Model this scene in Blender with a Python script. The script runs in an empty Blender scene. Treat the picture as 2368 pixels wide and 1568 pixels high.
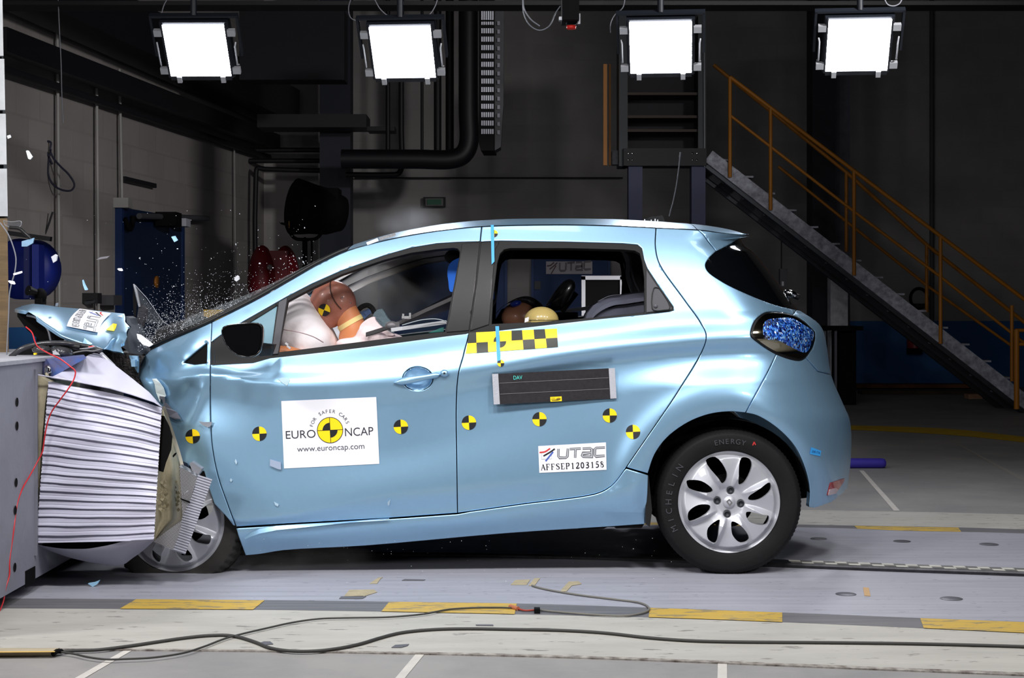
import bpy, bmesh, math, random
import numpy as np
from mathutils import Vector, Matrix
from mathutils.geometry import delaunay_2d_cdt
random.seed(7)
rng = np.random.RandomState(11)
SC = bpy.context.scene
COL = SC.collection
# ------------------------------------------------------------------ camera
FPX, CX, HZ, CAMZ = 3780.0, 1184.0, 715.0, 1.143      # focal length (px), centre column, horizon row, lens height
cam_d = bpy.data.cameras.new('camera')
cam = bpy.data.objects.new('camera', cam_d); COL.objects.link(cam)
cam.location = (0, 0, CAMZ); cam.rotation_euler = (math.pi / 2, 0, 0)
cam_d.sensor_fit = 'HORIZONTAL'; cam_d.sensor_width = 36.0
cam_d.lens = 36.0 * FPX / 2368.0
cam_d.shift_y = -(784.0 - HZ) / 2368.0
cam_d.clip_end = 200
SC.camera = cam
# ------------------------------------------------------------------ world, view
SC.view_settings.view_transform = 'Standard'
SC.view_settings.look = 'None'
SC.view_settings.exposure = 0.08
SC.view_settings.gamma = 1.0
SC.view_settings.use_curve_mapping = False
wd = bpy.data.worlds.new('hall_ambient'); SC.world = wd
wd.use_nodes = True
wd.node_tree.nodes['Background'].inputs[0].default_value = (0.75, 0.8, 1.0, 1)
wd.node_tree.nodes['Background'].inputs[1].default_value = 0.012
# ------------------------------------------------------------------ lights (the hall's floodlight banks, plus added fill lights)
def area(name, loc, target, sx, sy, power, col=(1, 0.98, 0.97), spread=180):
    d = bpy.data.lights.new(name, 'AREA'); d.shape = 'RECTANGLE'
    d.size = sx; d.size_y = sy; d.energy = power; d.color = col; d.spread = math.radians(spread)
    o = bpy.data.objects.new(name, d); COL.objects.link(o)
    o.location = loc
    o.rotation_euler = (Vector(target) - Vector(loc)).to_track_quat('-Z', 'Y').to_euler()
    return o
# bank in the picture (behind the car), same places as the lamp fixtures built below
LAMPS = [(457, 116, -1), (932, 120, -5), (1528, 109, -6), (1984, 104, -6)]      # photo position, yaw; they shine from their lens panels
LAMP_Y = 10.5
# bank on the photographer's side of the track, above the frame
FRONT = [(-4.0, 4.6, 3.6), (-1.5, 4.2, 3.8), (0.0, 4.1, 3.85), (1.5, 4.2, 3.8), (3.0, 4.3, 3.75)]
FRONT_P, TOP_P, SIDE_P, LOW_P = 32.0, 6.0, 60.0, 9.0
for i, (x, y, z) in enumerate(FRONT):
    area('front_flood', (x, y, z), (x * 0.65, 7.2, 0.2), 0.55, 0.45, FRONT_P * (1.65, 1.25, 1.0, .85, .65)[i], spread=125)
for x in (-2.2, 0.0, 2.2):
    area('roof_flood', (x, 6.0, 5.2), (x * 0.8, 7.0, 0.0), 0.9, 0.7, TOP_P, spread=110)
for x in (-2.6, 2.6):  # added fill lights to brighten the cabin and upright panels
    area('low_fill_light', (x, 2.6, 2.1), (x * 0.3, 7.4, 0.9), 0.6, 0.5, LOW_P, spread=90)
area('left_wall_fill', (4.8, 7.0, 4.6), (-4.4, 19.0, 1.2), 0.6, 0.5, SIDE_P, spread=60)  # added fill aimed at the left wall to brighten it
# ------------------------------------------------------------------ helpers
def P(px, py, Y):
    "point at depth Y (m) seen at photo pixel (px, py)"
    return Vector(((px - CX) / FPX * Y, Y, CAMZ - (py - HZ) / FPX * Y))
def G(px, py, z=0.0):
    "point on a level plane of height z"
    Y = (CAMZ - z) * FPX / (py - HZ)
    return Vector(((px - CX) / FPX * Y, Y, z))
def PX(px, Y): return (px - CX) / FPX * Y
def PZ(py, Y): return CAMZ - (py - HZ) / FPX * Y

def lin(c):
    return tuple(((v / 255.0) / 12.92 if v / 255.0 <= 0.04045 else ((v / 255.0 + 0.055) / 1.055) ** 2.4) for v in c)
MATS = {}
def mat(name, rgb, rough=0.5, metal=0.0, coat=0.0, var=0.0, vscale=8.0, bump=0.0, bscale=60.0, rgb2=None, emis=None, estr=0.0, spec=0.5, alpha=1.0, trans=0.0, ior=1.45, sheen=0.0, stretch=None):
    if name in MATS: return MATS[name]
    m = bpy.data.materials.new(name); m.use_nodes = True
    nt = m.node_tree; b = nt.nodes['Principled BSDF']
    c = lin(rgb)
    b.inputs['Base Color'].default_value = (*c, 1)
    b.inputs['Roughness'].default_value = rough
    b.inputs['Metallic'].default_value = metal
    b.inputs['Coat Weight'].default_value = coat
    b.inputs['Coat Roughness'].default_value = 0.04
    b.inputs['Specular IOR Level'].default_value = spec
    b.inputs['Alpha'].default_value = alpha
    b.inputs['Transmission Weight'].default_value = trans
    b.inputs['IOR'].default_value = ior
    b.inputs['Sheen Weight'].default_value = sheen
    if emis:
        b.inputs['Emission Color'].default_value = (*lin(emis), 1); b.inputs['Emission Strength'].default_value = estr
    co = None
    if var or rgb2 or bump:
        tc = nt.nodes.new('ShaderNodeTexCoord'); co = tc.outputs['Object']
        if stretch:
            mp = nt.nodes.new('ShaderNodeMapping'); mp.inputs['Scale'].default_value = stretch
            nt.links.new(co, mp.inputs['Vector']); co = mp.outputs['Vector']
    if var or rgb2:
        n = nt.nodes.new('ShaderNodeTexNoise'); n.inputs['Scale'].default_value = vscale; n.inputs['Detail'].default_value = 6
        n.inputs['Roughness'].default_value = 0.65
        nt.links.new(co, n.inputs['Vector'])
        r = nt.nodes.new('ShaderNodeValToRGB')
        c2 = lin(rgb2) if rgb2 else tuple(v * (1 - var) for v in c)
        r.color_ramp.elements[0].position = 0.35; r.color_ramp.elements[1].position = 0.68
        r.color_ramp.elements[0].color = (*c2, 1); r.color_ramp.elements[1].color = (*c, 1)
        nt.links.new(n.outputs['Fac'], r.inputs['Fac']); nt.links.new(r.outputs['Color'], b.inputs['Base Color'])
    if bump:
        n2 = nt.nodes.new('ShaderNodeTexNoise'); n2.inputs['Scale'].default_value = bscale; n2.inputs['Detail'].default_value = 4
        nt.links.new(co, n2.inputs['Vector'])
        bp = nt.nodes.new('ShaderNodeBump'); bp.inputs['Strength'].default_value = bump; bp.inputs['Distance'].default_value = 0.02
        nt.links.new(n2.outputs['Fac'], bp.inputs['Height']); nt.links.new(bp.outputs['Normal'], b.inputs['Normal'])
    MATS[name] = m
    return m

def link(o, parent=None):
    COL.objects.link(o)
    if parent is not None: o.parent = parent
    return o
def tag(o, label=None, cat=None, group=None, kind=None):
    if label: o['label'] = label
    if cat: o['category'] = cat
    if group: o['group'] = group
    if kind: o['kind'] = kind
    return o
def empty(name, loc, label, cat, group=None):
    o = bpy.data.objects.new(name, None); o.empty_display_size = 0.1
    COL.objects.link(o); o.location = loc
    return tag(o, label, cat, group)
def W(parent):
    "world offset of a parent that is only translated"
    v = Vector((0, 0, 0)); p = parent
    while p is not None: v += p.location; p = p.parent
    return v

class MB:
    "collects shapes (world coordinates) and links them as ONE mesh object"
    def __init__(s): s.v = []; s.f = []; s.mi = []; s.sm = []
    def add(s, verts, faces, mi=0, smooth=False):
        o = len(s.v); s.v += [tuple(v) for v in verts]
        for f in faces: s.f.append(tuple(i + o for i in f)); s.mi.append(mi); s.sm.append(smooth)
        return s
    def box(s, a, b, mi=0, M=None):
        (x0, y0, z0), (x1, y1, z1) = a, b
        vs = [Vector(p) for p in ((x0, y0, z0), (x1, y0, z0), (x1, y1, z0), (x0, y1, z0), (x0, y0, z1), (x1, y0, z1), (x1, y1, z1), (x0, y1, z1))]
        if M is not None: vs = [M @ v for v in vs]
        return s.add(vs, [(0, 3, 2, 1), (4, 5, 6, 7), (0, 1, 5, 4), (1, 2, 6, 5), (2, 3, 7, 6), (3, 0, 4, 7)], mi)
    def bar(s, p, q, w, h, mi=0, up=(0, 0, 1)):
        p, q = Vector(p), Vector(q); d = (q - p); L = d.length
        if L < 1e-6: return s
        d.normalize(); u = Vector(up); sx = d.cross(u)
        if sx.length < 1e-4: sx = d.cross(Vector((0, 1, 0)))
        sx.normalize(); sy = sx.cross(d)
        vs = []
        for c in (p, q):
            for a, b in ((-1, -1), (1, -1), (1, 1), (-1, 1)): vs.append(c + sx * a * w / 2 + sy * b * h / 2)
        return s.add(vs, [(0, 1, 2, 3), (7, 6, 5, 4), (0, 4, 5, 1), (1, 5, 6, 2), (2, 6, 7, 3), (3, 7, 4, 0)], mi)
    def tube(s, pts, r, n=8, mi=0, cap=True, smooth=True):
        pts = [Vector(p) for p in pts]; rs = r if isinstance(r, (list, tuple)) else [r] * len(pts)
        vs = []; fs = []
        d0 = (pts[1] - pts[0]).normalized(); ref = Vector((0, 0, 1)) if abs(d0.z) < 0.9 else Vector((0, 1, 0))
        u = d0.cross(ref).normalized()
        for i, p in enumerate(pts):
            d = (pts[min(i + 1, len(pts) - 1)] - pts[max(i - 1, 0)])
            if d.length < 1e-9: d = d0
            d.normalize(); u = (u - d * u.dot(d)); u.normalize(); w = d.cross(u)
            for k in range(n):
                a = 2 * math.pi * k / n; vs.append(p + (u * math.cos(a) + w * math.sin(a)) * rs[i])
        for i in range(len(pts) - 1):
            for k in range(n): fs.append((i * n + k, i * n + (k + 1) % n, (i + 1) * n + (k + 1) % n, (i + 1) * n + k))
        s.add(vs, fs, mi, smooth)
        if cap: s.add(vs[:n], [tuple(range(n - 1, -1, -1))], mi); s.add(vs[-n:], [tuple(range(n))], mi)
        return s
    def lathe(s, prof, c, ax=(0, 0, 1), n=24, mi=0, smooth=True, cap=False):
        "prof: list of (radius, height along axis)"
        ax = Vector(ax).normalized(); t = Vector((1, 0, 0)) if abs(ax.x) < 0.9 else Vector((0, 1, 0))
        u = ax.cross(t).normalized(); w = ax.cross(u); c = Vector(c); vs = []; fs = []
        for r, h in prof:
            for k in range(n):
                a = 2 * math.pi * k / n; vs.append(c + ax * h + (u * math.cos(a) + w * math.sin(a)) * r)
        for i in range(len(prof) - 1):
            for k in range(n): fs.append((i * n + k, i * n + (k + 1) % n, (i + 1) * n + (k + 1) % n, (i + 1) * n + k))
        s.add(vs, fs, mi, smooth)
        if cap: s.add(vs[:n], [tuple(range(n - 1, -1, -1))], mi); s.add(vs[-n:], [tuple(range(n))], mi)
        return s
    def ball(s, c, r, n=16, m=10, mi=0, M=None):
        c = Vector(c); rx, ry, rz = (r, r, r) if isinstance(r, (int, float)) else r; vs = []; fs = []
        for i in range(m + 1):
            th = math.pi * i / m
            for k in range(n):
                a = 2 * math.pi * k / n; v = Vector((rx * math.sin(th) * math.cos(a), ry * math.sin(th) * math.sin(a), rz * math.cos(th)))
                vs.append(c + (M @ v if M is not None else v))
        for i in range(m):
            for k in range(n): fs.append((i * n + k, (i + 1) * n + k, (i + 1) * n + (k + 1) % n, i * n + (k + 1) % n))
        return s.add(vs, fs, mi, True)
    def prism(s, poly, off, mi=0, smooth=False):
        "closed polygon of 3D points swept by vector off"
        n = len(poly); poly = [Vector(p) for p in poly]; off = Vector(off)
        tri = tri_poly(poly)
        vs = poly + [p + off for p in poly]
        fs = [tuple(t) for t in tri] + [tuple(i + n for i in reversed(t)) for t in tri]
        fs += [(i, i + n, (i + 1) % n + n, (i + 1) % n) for i in range(n)]
        return s.add(vs, fs, mi, smooth)
    def grid(s, rows, mi=0, smooth=True, closed=False):
        "rows of equally many points"
        nr, nc = len(rows), len(rows[0]); vs = [p for r in rows for p in r]; fs = []
        for i in range(nr - 1):
            for k in range(nc if closed else nc - 1):
                k2 = (k + 1) % nc
                fs.append((i * nc + k, i * nc + k2, (i + 1) * nc + k2, (i + 1) * nc + k))
        return s.add(vs, fs, mi, smooth)
    def build(s, name, mats, parent=None, recalc=True):
        me = bpy.data.meshes.new(name)
        off = W(parent) if parent is not None else Vector((0, 0, 0))
        if not isinstance(mats, (list, tuple)): mats = [mats]
        me.from_pydata([tuple(Vector(v) - off) for v in s.v], [], s.f)
        for m in mats: me.materials.append(m)
        me.polygons.foreach_set('material_index', s.mi); me.polygons.foreach_set('use_smooth', s.sm)
        me.update()
        if recalc:
            bm = bmesh.new(); bm.from_mesh(me); bmesh.ops.recalc_face_normals(bm, faces=bm.faces[:]); bm.to_mesh(me); bm.free()
        o = bpy.data.objects.new(name, me); link(o, parent)
        return o
def tri_poly(poly):
    from mathutils.geometry import tessellate_polygon
    return tessellate_polygon([poly])
def move_origin(o, loc):
    "put a top-level mesh's origin at loc"
    loc = Vector(loc); o.data.transform(Matrix.Translation(-loc)); o.location = loc; return o
def crv(pts, n=6, closed=False):
    "Catmull-Rom through 2D/3D points"
    pts = [np.array(p, float) for p in pts]; out = []; N = len(pts)
    for i in range(N if closed else N - 1):
        if closed: p0, p1, p2, p3 = pts[(i - 1) % N], pts[i], pts[(i + 1) % N], pts[(i + 2) % N]
        else: p0, p1, p2, p3 = pts[max(i - 1, 0)], pts[i], pts[i + 1], pts[min(i + 2, N - 1)]
        # centripetal spacing keeps the curve from overshooting
        d1 = max(np.linalg.norm(p1 - p0), 1e-6) ** 0.5; d2 = max(np.linalg.norm(p2 - p1), 1e-6) ** 0.5; d3 = max(np.linalg.norm(p3 - p2), 1e-6) ** 0.5
        if i == 0 and not closed: d1 = d2; p0 = 2 * p1 - p2
        if i == N - 2 and not closed: d3 = d2; p3 = 2 * p2 - p1
        m1 = ((p1 - p0) / d1 - (p2 - p0) / (d1 + d2) + (p2 - p1) / d2) * d2
        m2 = ((p2 - p1) / d2 - (p3 - p1) / (d2 + d3) + (p3 - p2) / d3) * d2
        for k in range(n):
            t = k / n
            out.append((2 * t**3 - 3 * t**2 + 1) * p1 + (t**3 - 2 * t**2 + t) * m1 + (-2 * t**3 + 3 * t**2) * p2 + (t**3 - t**2) * m2)
    if not closed: out.append(pts[-1])
    return [tuple(p) for p in out]
def fcurve(pts):
    "smooth scalar function through (x, y) nodes (monotone cubic), clamped ends"
    xs = np.array([p[0] for p in pts], float); ys = np.array([p[1] for p in pts], float)
    h = np.diff(xs); d = np.diff(ys) / h; m = np.zeros_like(xs)
    m[0], m[-1] = d[0], d[-1]
    for i in range(1, len(xs) - 1):
        m[i] = 0 if d[i - 1] * d[i] <= 0 else 3 * (h[i - 1] + h[i]) / ((2 * h[i] + h[i - 1]) / d[i - 1] + (h[i] + 2 * h[i - 1]) / d[i])
    def f(x):
        x = np.clip(np.asarray(x, float), xs[0], xs[-1]); i = np.clip(np.searchsorted(xs, x) - 1, 0, len(xs) - 2)
        t = (x - xs[i]) / h[i]
        return (2*t**3-3*t**2+1)*ys[i] + (t**3-2*t**2+t)*h[i]*m[i] + (-2*t**3+3*t**2)*ys[i+1] + (t**3-t**2)*h[i]*m[i+1]
    return f
def inside(poly, x, y):
    poly = np.asarray(poly, float); x = np.asarray(x, float); y = np.asarray(y, float); r = np.zeros(x.shape, bool)
    x1, y1 = poly[:, 0], poly[:, 1]; x2, y2 = np.roll(x1, -1), np.roll(y1, -1)
    for a, b, c, d in zip(x1, y1, x2, y2):
        if b == d: continue
        k = ((b > y) != (d > y)) & (x < (c - a) * (y - b) / (d - b) + a); r ^= k
    return r
def resample(poly, step, closed=True):
    poly = [np.array(p, float) for p in poly]; out = []
    N = len(poly)
    for i in range(N if closed else N - 1):
        a, b = poly[i], poly[(i + 1) % N]; n = max(1, int(math.ceil(np.linalg.norm(b - a) / step)))
        for k in range(n): out.append(a + (b - a) * k / n)
    if not closed: out.append(poly[-1])
    return out
def area2(poly):
    p = np.asarray(poly, float); return 0.5 * np.sum(p[:, 0] * np.roll(p[:, 1], -1) - np.roll(p[:, 0], -1) * p[:, 1])
def inset(poly, d):
    "move each vertex d pixels inwards"
    p = np.asarray(poly, float)
    keep = [i for i in range(len(p)) if np.linalg.norm(p[i] - p[i - 1]) > 1e-3]; p = p[keep]
    s = 1 if area2(p) > 0 else -1
    e = np.roll(p, -1, 0) - p; e /= np.linalg.norm(e, axis=1)[:, None]
    n = np.stack([-e[:, 1], e[:, 0]], 1) * s; m = n + np.roll(n, 1, 0); L = np.linalg.norm(m, axis=1)[:, None]
    m = m / np.maximum(L, 1e-6); c = np.maximum((m * n).sum(1), 0.5)[:, None]
    return p + m * d / c
def sheet(name, outer, F, m, parent=None, holes=(), step=9.0, edge=2.0, drop=0.003, thick=0.018, lift=0.0, gap=0.0, warp=None, mirror=False, rows=None, mats=None, fold=None):
    """A panel cut from the surface F(px, py) -> (N,3) points along a photo outline: dense inner mesh,
    rounded rim and folded-in edge; normals come from the surface itself."""
    loops = [outer] + list(holes); rings = []
    for k, lp in enumerate(loops):
        lp = resample(lp, step)
        if gap: lp = inset(lp, gap if k == 0 else -gap)
        rings.append(np.asarray(lp, float))
    pts = []; edges = []; ring_idx = []
    for k, lp in enumerate(rings):
        o = len(pts); pts += [tuple(p) for p in lp]; n = len(lp)
        edges += [(o + i, o + (i + 1) % n) for i in range(n)]; ring_idx.append(list(range(o, o + n)))
    inner_of = {}
    if edge:
        for k, lp in enumerate(rings):
            ip = inset(lp, edge if k == 0 else -edge)
            if len(ip) != len(lp): ip = lp
            for p in ip: pts.append(tuple(p))
    ext = np.asarray(outer, float); x0, y0 = ext.min(0); x1, y1 = ext.max(0)
    wf = warp if warp else (lambda x, y: x)
    ys = np.arange(y0 + step * 0.5, y1, step * 0.87); cand = []
    for j, y in enumerate(ys):
        fine = np.linspace(x0, x1, 400); q = wf(fine, np.full(400, y)); L = q[-1] - q[0]; n = max(2, int(L / step))
        qq = q[0] + (np.arange(n) + (0.25 if j % 2 else 0.75)) / n * L
        xx = np.interp(qq, q, fine); cand += [(x, y) for x in xx]
    cand = np.asarray(cand)
    if len(cand):
        ok = inside(rings[0], cand[:, 0], cand[:, 1])
        for h in rings[1:]: ok &= ~inside(h, cand[:, 0], cand[:, 1])
        cand = cand[ok]
        allr = np.concatenate(rings); aq = np.stack([wf(allr[:, 0], allr[:, 1]), allr[:, 1]], 1)
        if len(cand):
            cq = np.stack([wf(cand[:, 0], cand[:, 1]), cand[:, 1]], 1)
            dmin = np.array([np.min(np.abs(aq - c).max(1)) for c in cq])
            cand = cand[dmin > (edge + step * 0.35)]
    pts += [tuple(c) for c in cand]
    pa = np.asarray(pts, float); q = np.stack([wf(pa[:, 0], pa[:, 1]), pa[:, 1]], 1)
    r = delaunay_2d_cdt([Vector(p) for p in q], edges, [], 0, 1e-5)
    vout, faces, orig = r[0], r[2], r[3]
    src = [o[0] if len(o) else -1 for o in orig]
    good = [i for i in range(len(src))]
    pp = np.array([pa[src[i]] if src[i] >= 0 else (np.nan, np.nan) for i in good])
    bad = np.isnan(pp[:, 0])
    if bad.any():
        vo = np.array([tuple(v) for v in vout]); pp[bad] = vo[bad]
    fa = np.array([f for f in faces if len(f) == 3]); cen = pp[fa].mean(1)
    # test centroids in warped space for safety
    ok = inside(rings[0], cen[:, 0], cen[:, 1])
    for h in rings[1:]: ok &= ~inside(h, cen[:, 0], cen[:, 1])
    fa = fa[ok]
    e = 0.35
    A = F(pp[:, 0], pp[:, 1]); dx = F(pp[:, 0] + e, pp[:, 1]) - F(pp[:, 0] - e, pp[:, 1]); dy = F(pp[:, 0], pp[:, 1] + e) - F(pp[:, 0], pp[:, 1] - e)
    N = np.cross(dx, dy); N /= np.maximum(np.linalg.norm(N, axis=1), 1e-12)[:, None]
    flip = (N * (A - np.array([0, 0, CAMZ]))).sum(1) > 0          # outer side = the side the lens sees
    N[flip] *= -1
    A = A + N * lift
    onring = {}; s2v = {}
    for i, s in enumerate(src):
        if s >= 0 and s not in s2v: s2v[s] = i
    nr = sum(len(x) for x in ring_idx)
    ringv = [[s2v.get(i, None) for i in ri] for ri in ring_idx]
    verts = [Vector(a) for a in A]; nrm = [Vector(n) for n in N]
    # rounded rim
    for k, rv in enumerate(ringv):
        n = len(rv)
        for i in range(n):
            v = rv[i]
            if v is None: continue
            verts[v] = verts[v] - nrm[v] * drop if edge else verts[v]
    used = set(int(i) for f in fa for i in f)
    vmap = {}; V = []; NN = []
    for i in sorted(used): vmap[i] = len(V); V.append(verts[i]); NN.append(nrm[i])
    FA = []
    for f in fa:
        a, b, c = (vmap[int(i)] for i in f)
        fn = (V[b] - V[a]).cross(V[c] - V[a])
        FA.append((a, b, c) if fn.dot(NN[a] + NN[b] + NN[c]) > 0 else (a, c, b))
    nf = len(FA)
    if edge:      # tilt rim normals outwards
        for k, rv in enumerate(ringv):
            n = len(rv)
            for i in range(n):
                if rv[i] is None or rv[i] not in vmap: continue
                a, b = rv[i - 1], rv[(i + 1) % n]
                if a is None or b is None: continue
                t = verts[b] - verts[a]; o = t.cross(nrm[rv[i]])
                if o.length < 1e-9: continue
                o.normalize()
                pc = pp[rv[i]]; s = (1 if area2(rings[k]) > 0 else -1) * (1 if k == 0 else -1)
                # outward side in the picture
                ed = pp[b] - pp[a]; on2 = np.array([ed[1], -ed[0]]) * s
                o2 = np.array([o.x, -o.z])
                if float(np.dot(on2, o2)) < 0: o = -o
                NN[vmap[rv[i]]] = (nrm[rv[i]] + o * 0.8).normalized()
    # folded-in edge
    if thick:
        for k, rv in enumerate(ringv):
            rv = [v for v in rv if v is not None and v in vmap]; n = len(rv)
            base = len(V)
            for v in rv: V.append(verts[v].copy()); NN.append(None)
            for v in rv: V.append(verts[v] + fold * thick if fold is not None else verts[v] - nrm[v] * thick); NN.append(None)
            for i in range(n):
                j = (i + 1) % n; FA.append((base + i, base + j, base + n + j, base + n + i))
    if mirror:
        V = [Vector((v.x, 2 * YC - v.y, v.z)) for v in V]; NN = [Vector((x.x, -x.y, x.z)) if x is not None else None for x in NN]
        FA = [tuple(reversed(f)) for f in FA]
    me = bpy.data.meshes.new(name); off = W(parent) if parent is not None else Vector((0, 0, 0))
    me.from_pydata([tuple(v - off) for v in V], [], FA)
    for mm in (mats or [m]): me.materials.append(mm)
    me.polygons.foreach_set('use_smooth', [i < nf for i in range(len(FA))])
    me.update()
    cn = [tuple(n) if n is not None else (0.0, 0.0, 0.0) for n in NN]
    me.normals_split_custom_set_from_vertices(cn)
    o = bpy.data.objects.new(name, me); link(o, parent)
    return o
def glyphs(body, align='LEFT', shear=0.0):
    "flat text as (verts2D, faces) with unit size, from the built-in font"
    cu = bpy.data.curves.new('t', 'FONT'); cu.body = body; cu.align_x = align; cu.shear = shear; cu.resolution_u = 4
    ob = bpy.data.objects.new('t', cu); COL.objects.link(ob)
    dg = bpy.context.evaluated_depsgraph_get(); me = ob.evaluated_get(dg).to_mesh()
    vs = [(v.co.x, v.co.y) for v in me.vertices]; fs = [tuple(p.vertices) for p in me.polygons]
    ob.evaluated_get(dg).to_mesh_clear(); bpy.data.objects.remove(ob); bpy.data.curves.remove(cu)
    return vs, fs
def stroke(pts, w, closed=False):
    "flat band of width w along 2D points -> verts, faces"
    pts = [np.array(p, float) for p in pts]; n = len(pts); L = []; R = []
    for i in range(n):
        a = pts[i - 1] if (i > 0 or closed) else pts[i]; b = pts[(i + 1) % n] if (i < n - 1 or closed) else pts[i]
        d = b - a; d /= max(np.linalg.norm(d), 1e-9); nn = np.array([-d[1], d[0]])
        k = 1.0
        if 0 < i < n - 1 or closed:
            d1 = pts[i] - a; d1 /= max(np.linalg.norm(d1), 1e-9); k = 1 / max(abs(float(np.dot(nn, np.array([-d1[1], d1[0]])))), 0.5)
        ww = w[i] if isinstance(w, (list, tuple)) else w
        L.append(pts[i] + nn * ww / 2 * k); R.append(pts[i] - nn * ww / 2 * k)
    vs = [tuple(p) for p in L + R]; fs = [(i, (i + 1) % n, n + (i + 1) % n, n + i) for i in range(n if closed else n - 1)]
    return vs, fs
# ------------------------------------------------------------------ materials
paint = mat('light_blue_metallic_paint', (150, 192, 224), rough=0.37, metal=0.68, coat=0.6, var=0.03, vscale=40)
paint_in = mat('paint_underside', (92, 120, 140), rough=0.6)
gloss_black = mat('gloss_black_cover', (18, 18, 20), rough=0.4, spec=.3, coat=0.12, var=0.3, vscale=30)
matte_black = mat('matte_black_trim', (24, 24, 26), rough=0.55, spec=.25, bump=0.05, bscale=400)
dark_trim = mat('dark_grey_trim', (62, 62, 68), rough=0.55, bump=0.05, bscale=300)
deep_black = mat('deep_black', (9, 9, 11), rough=0.8, spec=.15)
rubber = mat('tyre_rubber', (17, 17, 19), rough=0.7, spec=.3, var=0.35, vscale=12, bump=0.08, bscale=150)
rubber_seal = mat('rubber_seal', (16, 16, 18), rough=0.5)
alloy = mat('silver_alloy', (186, 188, 196), rough=0.42, metal=0.35, coat=0.25)
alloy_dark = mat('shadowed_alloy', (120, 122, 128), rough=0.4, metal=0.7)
chrome = mat('chrome', (225, 226, 230), rough=0.08, metal=1.0)
steel_dark = mat('dark_steel', (60, 62, 68), rough=0.45, metal=0.6, var=0.3, vscale=10)
steel = mat('bare_steel', (150, 152, 158), rough=0.4, metal=0.7, var=0.25, vscale=14)
headliner_m = mat('headliner_grey', (216, 214, 216), rough=0.9, bump=0.05, bscale=500)
fabric_dark = mat('charcoal_fabric', (48, 50, 58), rough=0.95, sheen=0.3, bump=0.3, bscale=700)
white_sticker = mat('white_sticker', (236, 236, 244), rough=0.45)
yellow = mat('marker_yellow', (250, 212, 20), rough=0.45)
black_print = mat('black_print', (22, 22, 26), rough=0.5)
grey_print = mat('grey_print', (70, 74, 84), rough=0.5)
text_print = mat('dark_text_print', (48, 50, 58), rough=0.5)
red_print = mat('red_print', (205, 52, 52), rough=0.5)
blue_print = mat('blue_print', (72, 96, 180), rough=0.5)
silver_print = mat('silver_print', (150, 154, 160), rough=0.4)
silver_dark = mat('dark_silver_print', (92, 96, 102), rough=0.4)
blue_tape = mat('bright_blue_tape', (60, 160, 232), rough=0.5)
honeycomb = mat('aluminium_honeycomb', (196, 186, 158), rough=0.5, metal=0.2, var=0.3, vscale=25)
cladding = mat('aluminium_sheet', (194, 194, 214), rough=0.5, metal=0.1, var=0.06, vscale=5)
blue_steel = mat('worn_blue_painted_steel', (58, 92, 160), rough=0.5, rgb2=(92, 80, 96), vscale=14)
block_paint = mat('barrier_grey_paint', (142, 144, 158), rough=0.6, var=0.12, vscale=6, bump=0.08, bscale=50)
glass_clear = mat('clear_glass', (255, 255, 255), rough=0.0, trans=1.0, ior=1.05)
tinted = mat('dark_tinted_glass', (6, 7, 10), rough=0.06, coat=0.4)
red_lens = mat('red_lens', (150, 16, 22), rough=0.1, coat=0.6)
# ------------------------------------------------------------------ the car's surface
Y0, YC, HW = 6.96, 7.825, 0.865        # near side plane, centre plane, half width
S_ = 1.0 / 540.0
fR = fcurve([(300, 828), (347, 806), (472, 752), (497, 740), (600, 688), (680, 642), (740, 608), (803, 579), (870, 560), (944, 544), (1030, 531), (1115, 523), (1200, 520), (1300, 519), (1407, 521), (1517, 526), (1615, 531), (1686, 540), (1727, 543), (1760, 560), (1990, 640)])
dR = fcurve([(300, .15), (347, .15), (500, .15), (600, .17), (800, .22), (1000, .25), (1300, .26), (1600, .25), (1727, .26), (1990, .26)])
fB = fcurve([(300, 852), (347, 838), (420, 840), (485, 842), (640, 828), (850, 800), (1083, 771), (1377, 736), (1557, 717), (1650, 712), (1750, 712), (1860, 722), (1990, 735)])
dB = fcurve([(300, .09), (347, .09), (485, .07), (640, .065), (1083, .065), (1377, .07), (1557, .085), (1700, .075), (1860, .06), (1990, .06)])
fC = fcurve([(300, 890), (383, 884), (485, 868), (560, 880), (700, 893), (900, 885), (1060, 862), (1130, 852), (1300, 822), (1500, 797), (1640, 785), (1740, 781), (1860, 780), (1990, 785)])
dC = fcurve([(300, .02), (485, .02), (700, .012), (900, .012), (1060, .012), (1300, .015), (1500, .024), (1640, .028), (1860, .028), (1990, .03)])
wU = fcurve([(300, 45), (700, 60), (1000, 55), (1200, 42), (1640, 36), (1990, 36)])
dU = fcurve([(300, .05), (485, .035), (600, .024), (900, .024), (1060, .034), (1300, .048), (1640, .056), (1860, .05), (1990, .05)])
wM = fcurve([(300, 90), (900, 90), (1200, 80), (1500, 70), (1640, 70), (1990, 70)])
dM = fcurve([(300, .03), (485, .02), (900, .022), (1200, .03), (1400, .03), (1550, .018), (1640, .012), (1860, .01), (1990, .01)])
fL = fcurve([(300, 1180), (487, 1188), (560, 1200), (641, 1192), (904, 1140), (1060, 1122), (1300, 1096), (1450, 1062), (1700, 1060), (1990, 1060)])
dL = fcurve([(300, .015), (560, .01), (904, .004), (1200, .006), (1360, .012), (1990, .012)])
fS = fcurve([(300, 1212), (487, 1216), (560, 1220), (904, 1198), (1058, 1187), (1215, 1166), (1400, 1136), (1497, 1098.5), (1700, 1120), (1990, 1128)])
dS = fcurve([(300, .031), (1150, .031), (1360, .014), (1497, .014), (1700, .02), (1990, .03)])
fS2 = lambda x: fS(x) + 7
dS2 = fcurve([(300, .030), (1150, .030), (1360, .013), (1497, .013), (1700, .02), (1990, .035)])
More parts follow.
